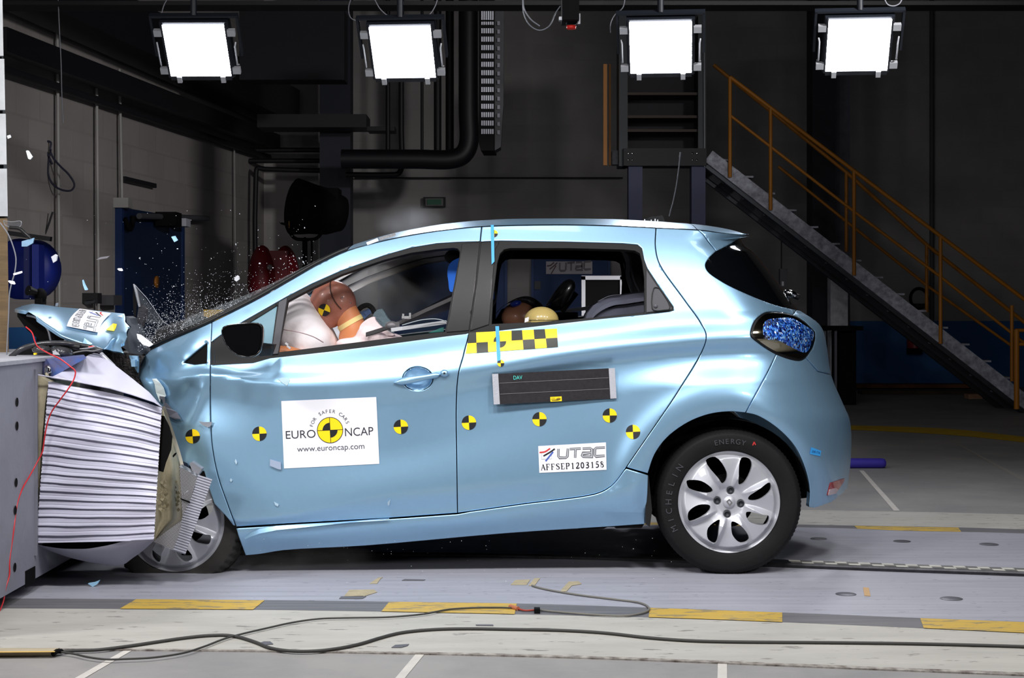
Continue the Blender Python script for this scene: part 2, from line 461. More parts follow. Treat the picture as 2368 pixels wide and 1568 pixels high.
fSB = fcurve([(300, 1290), (550, 1284), (657, 1272), (844, 1261), (1168, 1232), (1490, 1212), (1700, 1190), (1990, 1182)])
dSB = fcurve([(300, .09), (1490, .085), (1700, .06), (1990, .07)])
fE = fcurve([(480, 1700), (520, 1722), (535, 1729), (546, 1724), (556, 1718), (579, 1743), (654, 1804), (710, 1845), (720, 1854), (735, 1879), (752, 1898), (770, 1907), (800, 1913), (850, 1920), (870, 1925), (930, 1950), (975, 1968), (1013, 1971), (1051, 1970), (1096, 1966), (1140, 1960), (1200, 1950)])
fLn = fcurve([(480, 130), (540, 140), (650, 170), (720, 200), (800, 225), (900, 255), (1000, 275), (1200, 275)])
NC = 2.7
def depth(px, py):
    "distance of the side surface from the near side plane"
    px = np.asarray(px, float); py = np.asarray(py, float)
    r, b, c = fR(px), fB(px), fC(px); a = b + 0.42 * (c - b); u = c + wU(px); m = u + wM(px); l, s, s2, sb = fL(px), fS(px), fS2(px), fSB(px)
    l = np.maximum(l, m + 30); s = np.maximum(s, l + 12); s2 = np.maximum(s2, s + 7); sb = np.maximum(sb, s2 + 25)
    X = np.stack([r - 40, r, r + 0.5 * (b - r), b, a, c, u, m, l, s, s2, sb, sb + 60], -1)
    da = dB(px) + 0.30 * (dC(px) - dB(px))
    D = np.stack([dR(px) + .07, dR(px), 0.46 * dR(px) + 0.54 * dB(px) - .012, dB(px), da, dC(px), dU(px), dM(px), dL(px), dS(px), dS2(px), dSB(px), dSB(px) + .09], -1)
    for i in range(1, X.shape[-1]): X[..., i] = np.maximum(X[..., i], X[..., i - 1] + 4)
    h = np.diff(X, axis=-1); d = np.diff(D, axis=-1) / h; M = np.zeros_like(D); M[..., 0] = d[..., 0]; M[..., -1] = d[..., -1]
    for i in range(1, X.shape[-1] - 1):
        p, q, h0, h1 = d[..., i - 1], d[..., i], h[..., i - 1], h[..., i]
        mm = 3 * (h0 + h1) / ((2 * h1 + h0) / np.where(p == 0, 1e-9, p) + (h1 + 2 * h0) / np.where(q == 0, 1e-9, q))
        M[..., i] = np.where(p * q <= 0, 0, mm)
    y = np.clip(py, X[..., 0], X[..., -1]); i = np.clip((y[..., None] >= X).sum(-1) - 1, 0, X.shape[-1] - 2)[..., None]
    tk = lambda A, k: np.take_along_axis(A, k, -1)[..., 0]
    hh = tk(h, i); t = (y - tk(X, i)) / hh
    z = (2*t**3-3*t**2+1)*tk(D, i) + (t**3-2*t**2+t)*hh*tk(M, i) + (-2*t**3+3*t**2)*tk(D, i + 1) + (t**3-t**2)*hh*tk(M, i + 1)
    rr = np.hypot(px - 1687, py - 1158)                       # rear wheel-arch flare
    z = z - .022 * np.exp(-((rr - 246) / 34.0) ** 2) * (py < 1180) - .010 * np.exp(-((rr - 215) / 22.0) ** 2) * (py < 1180)
    e = ((px - 966) / 33.0) ** 2 + ((py - 876) / 27.0) ** 2          # dished handle recess
    z = z + .026 * np.clip(1 - e, 0, 1) ** 0.8
    return z
def corner(px, py, d):
    px = np.asarray(px, float); E, L = fE(py), fLn(py)
    u = np.clip((px - (E - L)) / L, 0, 0.99995)
    return (HW - d) * (1 - (1 - u ** NC) ** (1 / NC))
def crush(px, py):
    "dents of the wrecked front wing"
    s = np.clip((489 - px) / 172.0, 0, 1)
    z = .30 * s ** 2.2
    def seg(ax, ay, bx, by, w):
        t = np.clip(((px - ax) * (bx - ax) + (py - ay) * (by - ay)) / ((bx - ax) ** 2 + (by - ay) ** 2), 0, 1)
        return np.exp(-(((px - ax - t * (bx - ax)) ** 2 + (py - ay - t * (by - ay)) ** 2) / w ** 2))
    k = np.clip((487 - px) / 30.0, 0, 1)
    z = z + k * (-.020 * seg(468, 903, 432, 975, 16) + .020 * seg(440, 900, 405, 960, 18) + .022 * seg(345, 850, 372, 905, 15) - .012 * seg(330, 870, 352, 925, 12)
                 + .012 * seg(430, 1030, 470, 1075, 24) - .010 * seg(395, 850, 420, 830, 14) + .008 * np.sin(px * .09 + py * .05) * s)
    return z
def F_side(px, py):
    px = np.asarray(px, float); py = np.asarray(py, float)
    d = depth(px, py); Y = Y0 + d + corner(px, py, d) + np.where(px < 489, crush(px, py), 0)
    return np.stack([(px - CX) / FPX * Y, Y, CAMZ - (py - HZ) / FPX * Y], -1)
def F_lift(off):
    def f(px, py):
        e = .4; A = F_side(px, py); dx = F_side(px + e, py) - F_side(px - e, py); dy = F_side(px, py + e) - F_side(px, py - e)
        N = np.cross(dx, dy); N /= np.maximum(np.linalg.norm(N, axis=-1), 1e-12)[..., None]; N[(N * (A - np.array([0, 0, CAMZ]))).sum(-1) > 0] *= -1
        return A + N * off
    return f
def warp_rear(px, py):
    d = .03; return np.asarray(px, float) + 430 * corner(px, py, d)
def SP(px, py, lift=0.0):
    p = F_lift(lift)(np.array([float(px)]), np.array([float(py)]))[0]; return Vector(p)

car = empty('car', (PX(1120, YC), YC, 0), 'light blue five door hatchback with a crushed front nosing into the barrier', 'car')
# ---- outlines (photo pixels)
L_apil = [(x, float(fR(x))) for x in np.linspace(490, 803, 22)]
L_roofF = [(x, float(fR(x))) for x in np.linspace(803, 1114, 16)]
L_roofR = [(x, float(fR(x))) for x in np.linspace(1114, 1517, 20)]
L_roofQ = [(x, float(fR(x))) for x in np.linspace(1517, 1615, 7)]
C_mid = crv([(1114, 523), (1110, 562), (1098, 670), (1085, 768), (1071, 822), (1060, 865), (1055, 940), (1056, 1050), (1058, 1187)], 5)
C_rear = crv([(1517, 526), (1516, 572), (1526, 611), (1579, 688), (1621, 747), (1633, 772), (1629, 801), (1579, 887), (1530, 962), (1448, 1081)], 5)
C_low = crv([(1448, 1081), (1421, 1117), (1400, 1133), (1371, 1144), (1215, 1165), (1058, 1187)], 5)
B_front = [(488, 792), (520, 768), (567, 741), (662, 687), (720, 657), (790, 626), (888, 591), (950, 573), (1011, 563), (1057, 560), (1110, 558.5)]
BK_front = B_front + [(1109, 566), (1098, 670), (1084.5, 770)] + [(1020, 778), (850, 801), (760, 812), (625, 827), (585, 838), (487, 843)]
H_main = [(665, 694), (720, 665), (790, 633), (889, 599), (950, 583), (1011, 574.5), (1048, 571.5), (1058, 573), (1063, 579), (1062, 592), (1046, 675), (1029, 766), (900, 781), (760, 799), (643, 814)]
H_quart = [(574, 746), (640, 705), (634, 750), (627, 806), (606, 806), (590, 775)]
BK_rear = [(1112, 559), (1159, 557), (1315, 559.5), (1440, 563), (1474, 566), (1484, 574), (1489, 600), (1497, 621), (1530, 672), (1557, 710), (1557, 717), (1548, 719.5), (1493, 726), (1377, 737.5), (1200, 758), (1086, 771), (1099, 670), (1110, 570)]
H_rear = [(1150, 606), (1156, 585), (1166, 575), (1180, 572), (1315, 572), (1440, 575), (1468, 577.5), (1480, 584), (1485, 602), (1490, 640), (1491, 721), (1377, 733), (1240, 744), (1137, 748), (1140, 690)]
P_front = [(489, 744)] + L_apil[1:] + L_roofF[1:-1] + C_mid + [(904, 1198), (700, 1210), (546, 1219.5)] + crv([(546, 1219.5), (522, 1155), (505, 1105), (491, 1035), (486.5, 960), (486.5, 840), (489, 744)], 4)[1:-1]
P_rear = L_roofR[:-1] + C_rear + C_low[1:] + C_mid[::-1][1:-1]
arch = crv([(1499, 1096), (1515, 1051), (1543, 1013), (1591, 978), (1640, 959), (1687, 953), (1724, 955.5)], 5)
arch2 = crv([(1724, 955.5), (1751, 962), (1798, 991), (1840, 1035), (1862, 1083), (1873, 1131), (1871, 1174)], 5)
C_sp = crv([(1615, 531), (1626, 541), (1642, 562), (1657, 580)], 4)
C_glass = crv([(1657, 580), (1640, 597), (1632, 612), (1637, 626), (1670, 650), (1718, 674), (1791, 703), (1843, 716)], 5)
lamp = crv([(1775, 721), (1834, 727), (1860, 742), (1878, 759), (1885, 767), (1884, 795), (1874, 815), (1862, 829), (1849, 834), (1796, 819), (1754, 793), (1737, 777), (1742, 749), (1757, 730)], 5, closed=True)
i721 = min(range(len(lamp)), key=lambda i: abs(lamp[i][0] - 1834) + abs(lamp[i][1] - 727))
i796 = min(range(len(lamp)), key=lambda i: abs(lamp[i][0] - 1796) + abs(lamp[i][1] - 819))
i866 = min(range(len(lamp)), key=lambda i: abs(lamp[i][0] - 1864) + abs(lamp[i][1] - 828))
lamp_left = lamp[i796:] + lamp[:i721 + 1]           # lower left corner round to the top
lamp_low = lamp[i866:i796 + 1]
lamp_right = lamp[i721:i866 + 1]
edge_t = [(float(fE(y)) - 0.4, y) for y in np.linspace(717, 866, 24)]
edge_b = [(float(fE(y)) - 0.4, y) for y in np.linspace(866, 1122, 30)]
P_quart = L_roofQ[:-1] + C_sp + C_glass[1:] + lamp_left[::-1] + crv([(1796, 819), (1776, 860), (1750, 908), (1724, 955.5)], 4)[1:-1] + arch[::-1] + C_rear[::-1][:-1]
P_gate = [edge_t[0]] + edge_t[1:] + [(1893, 858)] + lamp_right[::-1] + [(1843, 716.5)]
P_bump = lamp_low[::-1] + [(1893, 859)] + edge_b + [(1962, 1128), (1949, 1143), (1925, 1162), (1895, 1173), (1884, 1176)] + arch2[::-1] + crv([(1724, 955.5), (1750, 908), (1776, 860), (1796, 819)], 4)[1:-1]
P_sill = crv([(546, 1221), (700, 1211.5), (904, 1199.5), (1058, 1188.5)], 4) + C_low[::-1][1:-1] + [(1448, 1083), (1498, 1098), (1497, 1140), (1491, 1211)] + crv([(1491, 1211.5), (1168, 1232), (844, 1260.5), (657, 1271), (600, 1280), (568, 1283)], 4)[1:] + [(560, 1262), (550, 1235)]
P_spoil = [(1615, 531.5)] + [(x, float(fR(x)) + .5) for x in (1640, 1665, 1690, 1712)] + [(1727, 544), (1713, 551.5), (1690, 563)] + C_sp[::-1][:-1]
P_fend = [(489, 744), (472, 752), (440, 766), (400, 783), (347, 808), (332, 823), (319, 845), (317, 867), (331, 897), (345, 912), (357, 925), (365, 940), (378, 960), (392, 990), (399, 1010), (418, 1067), (440, 1080), (471, 1091), (482, 1128), (495, 1166), (520, 1192), (538, 1216), (545, 1218)] + crv([(545, 1218), (522, 1155), (505, 1105), (491, 1035), (486.5, 960), (486.5, 840), (489, 744)], 4)[1:-1]
H_fend = [(424, 838), (450, 816), (478, 793), (477, 839), (450, 842)]

RECESS = [(966 + 35 * math.cos(a), 876 + 28 * math.sin(a)) for a in np.linspace(0, 2 * math.pi, 40, endpoint=False)]
def shell(far):
    k = dict(mirror=far)
    sheet('front_door', P_front, F_side, paint, car, holes=[BK_front] + ([] if far else [RECESS]), gap=1.1, step=9, **k)
    sheet('rear_door', P_rear, F_side, paint, car, holes=[BK_rear], gap=1.1, step=9, **k)
    sheet('rear_wing', P_quart, F_side, paint, car, gap=1.1, step=10 if far else 6, warp=warp_rear, **k)
    sheet('tailgate', P_gate, F_side, paint, car, gap=0.6, step=8, warp=warp_rear, edge=1.2, **k)
    sheet('rear_bumper', P_bump, F_side, paint, car, gap=1.1, step=9, warp=warp_rear, edge=1.5, **k)
    sheet('side_sill', P_sill, F_side, paint, car, gap=1.0, step=9, lift=.010, edge=2.5, drop=.004, **k)
    sheet('spoiler_side', P_spoil, F_side, paint, car, gap=0.6, step=7, warp=warp_rear, edge=1.2, **k)
    sheet('front_wing', P_fend, F_side, paint, car, holes=[H_fend], gap=1.0, step=7, **k)
    # black window surrounds
    a = sheet('window_surround', inset(BK_front, -3.5), F_side, matte_black, car, holes=[H_main, H_quart], lift=-.006, step=9, edge=1.5, drop=.002, **k)
    b = sheet('window_surround', inset(BK_rear, -3.5), F_side, matte_black, car, holes=[H_rear], lift=-.006, step=9, edge=1.5, drop=.002, **k)
    sheet('pillar_cover', [(1068, 562), (1110, 559), (1098, 670), (1084.5, 765), (1032, 769), (1050, 670)], F_side, gloss_black, a, lift=-.001, step=10, edge=1.5, thick=.004, gap=.5, **k)
    sheet('pillar_cover', [(1112, 560), (1155, 558.5), (1146, 575), (1140, 640), (1131, 751), (1086.5, 766), (1100, 670)], F_side, gloss_black, b, lift=-.001, step=10, edge=1.5, thick=.004, gap=.5, **k)
    sheet('pillar_cover', [(664, 688), (645, 698), (627, 820), (643, 818)], F_side, dark_trim, a, lift=.002, step=10, edge=1.5, thick=.004, **k)
    sheet('handle_panel', [(1495, 624), (1554, 712), (1553, 716), (1495, 722.5)], F_side, dark_trim, b, lift=.001, step=8, edge=1.5, thick=.004, **k)
    # door structure behind the skins (dark inner frame with the same window openings)
    ing = sheet('inner_frame', [(495, 746)] + L_apil[1:] + L_roofF[1:] + L_roofR[1:] + L_roofQ[1:] + [(1640, 610), (1640, 640), (1700, 690), (1760, 715), (1735, 775), (1780, 815)] + [(1730, 940)] + arch[::-1] + [(1490, 1208), (844, 1255), (575, 1275), (540, 1215), (520, 1150)], F_side, deep_black, car, holes=[inset(H_main, -20), inset(H_rear, -12)], lift=-.030, step=16, edge=0, thick=.03, **k)
shell(False); shell(True)

# ---- rear light, fuel-side details, handles (near side)
lamp_o = sheet('rear_light', lamp, F_side, gloss_black, car, lift=.002, step=4, warp=warp_rear, edge=2.5, drop=.006)
chrome_w = mat('mirrored_bezel', (186, 178, 152), rough=.09, metal=1.0)
lens_blue = mat('blue_cut_glass', (74, 132, 226), rough=.12, metal=.4, coat=1.0, rgb2=(14, 34, 110), vscale=60, bump=.9, bscale=55)
nt = lens_blue.node_tree; vo = nt.nodes.new('ShaderNodeTexVoronoi'); vo.inputs['Scale'].default_value = 125; tc_ = nt.nodes.new('ShaderNodeTexCoord'); nt.links.new(tc_.outputs['Object'], vo.inputs['Vector'])
sx = nt.nodes.new('ShaderNodeSeparateColor'); nt.links.new(vo.outputs['Color'], sx.inputs[0]); rp = nt.nodes.new('ShaderNodeValToRGB'); rp.color_ramp.interpolation = 'CONSTANT'
for p_, c_ in ((.0, (8, 22, 84)), (.2, (36, 96, 206)), (.48, (84, 152, 240)), (.72, (20, 56, 150)), (.84, (150, 200, 250)), (.965, (235, 244, 255))):
    e_ = rp.color_ramp.elements[0] if p_ == 0 else rp.color_ramp.elements.new(p_)
    e_.position = p_; e_.color = (*lin(c_), 1)
nt.links.new(sx.outputs[0], rp.inputs['Fac']); nt.links.new(rp.outputs['Color'], nt.nodes['Principled BSDF'].inputs['Base Color'])
lamp_in = inset(lamp, 5)
sheet('bezel', [tuple(p) for p in lamp_in], F_side, chrome_w, lamp_o, lift=.003, step=3.5, warp=warp_rear, edge=0, thick=.003)
sheet('reflector', crv([(1768, 745), (1797, 738), (1830, 738), (1855, 752), (1879, 770), (1874, 792), (1861, 815), (1835, 806), (1796, 786), (1768, 782)], 4, closed=True), F_side, lens_blue, lamp_o, lift=.006, step=4, warp=warp_rear, edge=0, thick=.004)
mb = MB()
for i in range(7):
    x = 1769 + i * 4.2
    mb.bar(SP(x + 1.5, 745 - i * .8, .010), SP(x - 0.5, 783 + i * .9, .010), .0035, .006, mi=0)
mb.build('lens_rib', [chrome], lamp_o)
refl = sheet('rear_reflector', [(1919, 1117), (1952, 1106), (1951, 1113), (1934, 1138), (1912, 1146)], F_side, red_lens, car, lift=.0025, step=3, warp=warp_rear, edge=0)
sheet('clear_lens', [(1916, 1132), (1930, 1128), (1936, 1132), (1931, 1141), (1913, 1145)], F_side, mat('clear_pink_lens', (190, 170, 176), rough=.15, coat=.5), refl, lift=.0055, step=3, warp=warp_rear, edge=0, thick=.003)
# rear window: black wrap-around glass, near corner to far corner
gl = [(float(fE(y)) - 0.4, y) for y in np.linspace(557, 717, 26)]
P_glass = C_glass[:-1] + [(1843, 716.5)] + gl[::-1] + [(1713, 552), (1690, 563.5)]
P_glass = [(min(p[0], float(fE(p[1])) - .4), p[1]) for p in inset(P_glass, -3)]
rg = sheet('rear_window', P_glass, F_side, tinted, car, step=7, warp=warp_rear, edge=1.2, gap=.0, lift=-.006)
sheet('rear_window', P_glass, F_side, tinted, car, step=9, warp=warp_rear, edge=1.2, gap=.0, lift=-.006, mirror=True)
mb = MB(); c0 = P(1822, 680, 7.72); 
mb.ball(c0 + Vector((.012, 0, .002)), (.034, .03, .017), M=Matrix.Rotation(math.radians(18), 3, 'Y')); mb.lathe([(.012, -.02), (.014, .012), (.009, .018)], c0 + Vector((.04, 0, -.012)), (.9, 0, -.3), n=12, mi=1, cap=True)
mb.build('rear_wiper', [chrome, gloss_black], rg)
# door handles
def handle(a, b, m_, parent):
    (ax, ay), (bx, by) = a, b; rows = []
    n = 18
    for i in range(n + 1):
        t = i / n; x = ax + (bx - ax) * t; y = ay + (by - ay) * t
        w = (.0125 + .004 * math.sin(math.pi * min(t * 1.4, 1))) * math.sqrt(max(1e-3, min(t / .16, 1, (1 - t) / .06))); o = .022 + .016 * math.sin(math.pi * t)
        c = SP(x, y, 0); c.y = float(F_lift(0)(np.array([ax + (bx - ax) * t]), np.array([y - 40.0]))[0][1]) * 0 + (Y0 + .015 - o + .02)
        rows.append([c + Vector((0, math.cos(k) * .012, math.sin(k) * w)) for k in np.linspace(0, 2 * math.pi, 14, endpoint=False)])
    return MB().grid(rows, closed=True).build('door_handle', m_, parent)
sheet('handle_recess', [tuple(p) for p in inset(RECESS, .8)], F_side, paint, car, step=3.2, edge=0, lift=-.0034, thick=.002)
sheet('scuttle_corner', inset(H_fend, -2), F_side, deep_black, car, lift=-.012, step=9, edge=0, thick=.003)
hh_ = handle((911, 885), (1018, 866), paint, car)
kc = SP(1028, 863.5, .008)
mb = MB(); mb.ball(kc, (.019, .014, .0155)); mb.lathe([(.0001, .0), (.0045, 0), (.0045, -.002)], kc + Vector((0, -.0145, 0)), (0, 1, 0), n=12, mi=1); mb.build('lock_cover', [paint, steel_dark], hh_)
# rear handle: triangular finger recess in the black corner panel
tri = crv([(1512, 667), (1520, 666), (1528, 671), (1549, 708), (1547, 716), (1538, 717.5), (1513, 718.5), (1508, 713)], 3, closed=True)
mb = MB(); mb.tube([SP(x, y, .0045) for x, y in tri + tri[:1]], .0022, n=6, cap=False); rh = mb.build('door_handle', rubber_seal, car)
mb = MB(); mb.lathe([(.0001, 0), (.009, 0), (.009, .003)], SP(1516, 709, .006), (0, 1, 0), n=14); mb.build('thumb_pad', mat('thumb_grey', (82, 82, 90), rough=.5), rh)
# ------------------------------------------------------------------ roof, windscreen
fT = [(770, 583), (785, 577), (840, 558), (900, 540), (960, 527), (1040, 514), (1120, 507), (1200, 503.5), (1300, 503), (1400, 504), (1500, 508.5), (1550, 512), (1620, 518), (1680, 527), (1727, 540), (1742, 546)]
zT = fcurve([(PX(x, 7.62), PZ(y, 7.62)) for x, y in fT])
def roof_pt(px, v, dz=0.0):
    "v 0 near rail .. 1 far rail"
    p = F_side(np.array([px]), np.array([float(fR(px))]))[0]; zc = float(zT(p[0])); a = abs(2 * v - 1)
    back = max(0.0, (px - 1640) / 87.0)
    return Vector((p[0] + .015 * back * (1 - a ** 2), p[1] + (2 * YC - 2 * p[1]) * v, p[2] + max(zc - p[2], .004) * (1 - a ** 2.3) + dz))
vs = [0.5 - 0.5 * math.cos(math.pi * k / 30) for k in range(31)]
def roof_strip(name, a, b, n, m, dz=0.0):
    rows = [[roof_pt(x, v, dz) for v in vs] for x in np.linspace(a, b, n)]
    o = MB().grid(rows).build(name, m, car, recalc=False)
    return o
roof = roof_strip('roof', 804, 1611, 60, paint)
sp_ = roof_strip('spoiler', 1613, 1727, 18, paint)
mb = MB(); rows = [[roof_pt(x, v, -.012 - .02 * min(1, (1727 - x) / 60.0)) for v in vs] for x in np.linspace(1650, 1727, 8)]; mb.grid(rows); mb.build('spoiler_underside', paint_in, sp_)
hl = MB(); hl.grid([[roof_pt(x, .06 + .88 * v, -.045) for v in vs] for x in np.linspace(815, 1600, 30)]); hl.build('roof_lining', headliner_m, car)
# far upper door frame trim seen through the front window
sheet('roof_lining', [(690, 622), (803, 564), (944, 530), (1110, 508), (1110, 552), (1011, 567), (950, 577), (888, 595), (790, 630), (700, 675)], F_side, headliner_m, car, lift=-.05, step=12, edge=0, mirror=True)
# shattered windscreen
wg = bpy.data.materials.new('cracked_windscreen_glass'); wg.use_nodes = True; MATS['wg'] = wg
nt = wg.node_tree; b = nt.nodes['Principled BSDF']; b.inputs['Base Color'].default_value = (.75, .82, .88, 1); b.inputs['Roughness'].default_value = .18
tr = nt.nodes.new('ShaderNodeBsdfTransparent'); mx = nt.nodes.new('ShaderNodeMixShader'); vo = nt.nodes.new('ShaderNodeTexVoronoi'); vo.feature = 'DISTANCE_TO_EDGE'; vo.inputs['Scale'].default_value = 45
tc = nt.nodes.new('ShaderNodeTexCoord'); rp = nt.nodes.new('ShaderNodeValToRGB'); rp.color_ramp.elements[0].position = .0; rp.color_ramp.elements[0].color = (.55, .55, .55, 1); rp.color_ramp.elements[1].position = .10; rp.color_ramp.elements[1].color = (.05, .05, .05, 1)
nt.links.new(tc.outputs['Object'], vo.inputs['Vector']); nt.links.new(vo.outputs['Distance'], rp.inputs['Fac']); nt.links.new(rp.outputs['Color'], mx.inputs['Fac'])
nt.links.new(tr.outputs[0], mx.inputs[1]); nt.links.new(b.outputs[0], mx.inputs[2]); nt.links.new(mx.outputs[0], nt.nodes['Material Output'].inputs['Surface'])
def screen_pt(px, v, off=0.0):
    y0 = float(fR(px)); p = Vector(F_side(np.array([px]), np.array([y0]))[0]); q = Vector(F_side(np.array([px + 4.0]), np.array([float(fR(px + 4))]))[0])
    e = (q - p); e.y = 0; e.normalize(); n = Vector((-e.z, 0, e.x)); t = (px - 352) / 446.0
    bl = .115 * (1 - t) + .048 * t; a = 2 * v - 1
    return Vector((p.x, p.y + (2 * YC - 2 * p.y) * v, p.z)) + n * (bl * (1 - a * a) + off)
scr = MB().grid([[screen_pt(x, v) for v in np.linspace(0.01, .99, 28)] for x in np.linspace(410, 800, 40)]).build('windscreen', wg, car, recalc=False)
mb = MB(); mb.tube([screen_pt(x, 0.0, .006) for x in np.linspace(350, 800, 40)], .0085, n=8); mb.tube([screen_pt(x, 0.035, .003) for x in np.linspace(352, 800, 40)], .010, n=8); mb.build('windscreen_trim', rubber_seal, scr)
mb = MB(); mb.tube([screen_pt(x, 1.0, .006) for x in np.linspace(350, 800, 30)], .0085, n=8); mb.build('windscreen_trim', rubber_seal, scr)
mb = MB(); mb.grid([[screen_pt(x, v, -.012) for v in np.linspace(0, 1, 20)] for x in (345, 360, 385, 412)]); mb.build('scuttle_panel', matte_black, car)
# dashboard top under the screen
mb = MB(); mb.grid([[Vector((x, y, z)) for y in np.linspace(7.13, 8.52, 8)] for x, z in ((PX(470, 7.3), 1.0), (PX(520, 7.3), 1.02), (PX(580, 7.3), 1.0), (PX(610, 7.3), .93), (PX(600, 7.3), .6), (PX(540, 7.3), .3))]); mb.build('dashboard', matte_black, car)
# roof aerial: base fin with bent whip
c = roof_pt(1545, .5)
mb = MB(); mb.prism([c + Vector((-.075, -.018, .0)), c + Vector((-.03, -.018, .028)), c + Vector((.03, -.018, .036)), c + Vector((.05, -.018, -.01))], (0, .036, 0)); ant = mb.build('roof_aerial', gloss_black, car)
wp = [P(1548, 500, 7.82), P(1551, 487, 7.82), P(1557, 465, 7.82), P(1564, 430, 7.82), P(1569, 395, 7.82), P(1574, 352, 7.82)]
mb = MB(); mb.tube(crv(wp, 5), .0035, n=6); mb.tube([wp[-2] + (wp[-1] - wp[-2]) * .72, wp[-1]], .005, n=6); mb.build('aerial_whip', steel_dark, ant)
for x, h in ((1491, 13), (1506, 12), (1515, 14), (1521, 12)):
    y = 520; MB().tube([P(x, y, 7.25), P(x, y - h, 7.25)], .0022, n=6).build('roof_pin', white_sticker, car)
# ------------------------------------------------------------------ wheels
def rim_F(cx, cy, Yf, R):
    def f(u, v):
        u = np.asarray(u, float); v = np.asarray(v, float); r = np.hypot(u, v) / 376.0; th = np.degrees(np.arctan2(-v, u)) % 360
        fr = ((th - 81.0 + 14 * (r - .6)) / 45.0) % 1.0
        kd = np.clip((1 - fr) / .22, 0, 1); rid = np.where(fr < .78, (fr / .78) ** 1.3, kd * kd * (3 - 2 * kd)); rid2 = np.where(fr < .5, fr / .5, (1 - fr) / .5)
        sm = np.clip((r - .28) / .2, 0, 1) * np.clip((.97 - r) / .12, 0, 1)
        h = .012 * np.sin(np.clip(r, 0, 1) * math.pi) + sm * (.024 * rid + .004 * rid2) - .012 * np.exp(-((r - .93) / .035) ** 2) - .006 * np.exp(-((r - .23) / .09) ** 2)
        for bx, by in ((9, -87), (-88, -12), (84, 10), (-15, 86)):
            h = h - .012 * np.exp(-(((u - bx) ** 2 + (v - by) ** 2) / 24.0 ** 2) ** 2)
        k = R / 376.0
        c = P(cx, cy, Yf)
        return np.stack([c.x + u * k, c.y - h, c.z - v * k], -1)
    return f
WIN = [[(-158, -292), (-98, -317), (-28, -222), (-30, -172), (-53, -147), (-83, -182)], [(92, -312), (147, -302), (152, -252), (102, -152), (72, -142), (67, -202)],
       [(282, -137), (287, -92), (212, -27), (147, -27), (147, -47), (212, -97)], [(132, 73), (232, 88), (272, 98), (257, 153), (162, 143), (132, 108)],
       [(22, 148), (72, 168), (132, 258), (77, 283), (27, 238), (17, 188)], [(-153, 188), (-78, 133), (-83, 178), (-103, 283), (-153, 258)],
       [(-293, 68), (-228, 23), (-153, 28), (-158, 58), (-278, 128), (-293, 118)], [(-298, -152), (-208, -152), (-133, -92), (-148, -77), (-258, -92), (-293, -112)]]
def grow(q, k):
    q = np.asarray(q); m = q.mean(0); return [tuple(m + (p - m) * k) for p in q]
def wheel(cx, cy, Yf, R, RT, width, name='rear_wheel', lug=2, lugd=.003):
    c = P(cx, cy, Yf); root = bpy.data.objects.new(name, None); root.empty_display_size = .1; COL.objects.link(root); root.parent = car; root.location = c - car.location
    F = rim_F(cx, cy, Yf, R); circ = [(376 * math.cos(a), 376 * math.sin(a)) for a in np.linspace(0, 2 * math.pi, 96, endpoint=False)]
    sheet('rim', circ, F, alloy, root, holes=[grow(crv(w, 4, closed=True), 1.13) for w in WIN], step=6.5, edge=0, drop=.0, thick=.024, fold=Vector((0, 1, 0)))
    k = R / 376
    for bx, by in ((9, -87), (-88, -12), (84, 10), (-15, 86)):
        q = Vector((c.x + bx * k, c.y - .002, c.z - by * k)); MB().lathe([(.0145, 0), (.0145, .004), (.009, .004), (.009, .0), (.0001, .0)], q, (0, -1, 0), n=18).build('wheel_nut', steel_dark, root)
    mb = MB(); mb.lathe([(.027, .000), (.026, .006), (.0001, .0075)], Vector((c.x, c.y - .002, c.z)), (0, -1, 0), n=28)
    pr = [(-.004, .020), (.012, .006), (.004, -.020), (-.012, -.006)]
    for s, m_ in ((1.0, 1), (.45, 0)):
        z0 = c.y - .0105 - (.001 if s < 1 else 0); mb.prism([Vector((c.x + x * s, z0, c.z + z * s)) for x, z in [(-.014, .004), (0, .015), (.014, -.002), (.002, -.017)]], (0, .003, 0), mi=m_)
    mb.build('centre_cap', [alloy, chrome], root)
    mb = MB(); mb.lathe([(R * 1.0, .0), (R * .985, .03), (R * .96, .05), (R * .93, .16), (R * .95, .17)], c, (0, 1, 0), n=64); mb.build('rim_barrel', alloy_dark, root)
    mb = MB(); mb.lathe([(.0001, .055), (.115, .055), (.118, .075), (.118, .13), (.0001, .13)], c, (0, 1, 0), n=40); mb.build('brake_drum', deep_black, root)
    # tyre
    n = 208; prof = [(R * .985, .004), (R * 1.0, -.012), (R * 1.03, -.014), (R * 1.1, -.019), (RT - .045, -.023), (RT - .028, -.019), (RT - .024, -.0185), (RT - .014, -.010), (RT - .005, .003), (RT, .020)]
    prof += [(RT, .048), (RT - .008, .050), (RT - .008, .058), (RT, .060), (RT, width / 2 + .0), (RT - .008, width / 2 + .002), (RT - .008, width / 2 + .01), (RT, width / 2 + .012), (RT, width - .05), (RT - .005, width - .03), (RT - .03, width - .004), (R * 1.05, width - .01), (R * .985, width - .02)]
    vs_ = []; fs_ = []
    for i, (r, h) in enumerate(prof):
        for kk in range(n):
            a = 2 * math.pi * kk / n; rr = r
            if i in (7, 8, 9, 10, 19) and kk % lug >= lug // 2: rr = r - lugd
            vs_.append(Vector((c.x + rr * math.cos(a), c.y + h, c.z + rr * math.sin(a))))
    for i in range(len(prof) - 1):
        for kk in range(n): fs_.append((i * n + kk, i * n + (kk + 1) % n, (i + 1) * n + (kk + 1) % n, (i + 1) * n + kk))
    return root, vs_, fs_, c
root, tv, tf, c = wheel(1686, 1161, 7.02, .2215, .3145, .185)
tv = [Vector((v.x, v.y, max(v.z, .0015))) for v in tv]
MB().add(tv, tf, smooth=True).build('tyre', rubber, root)
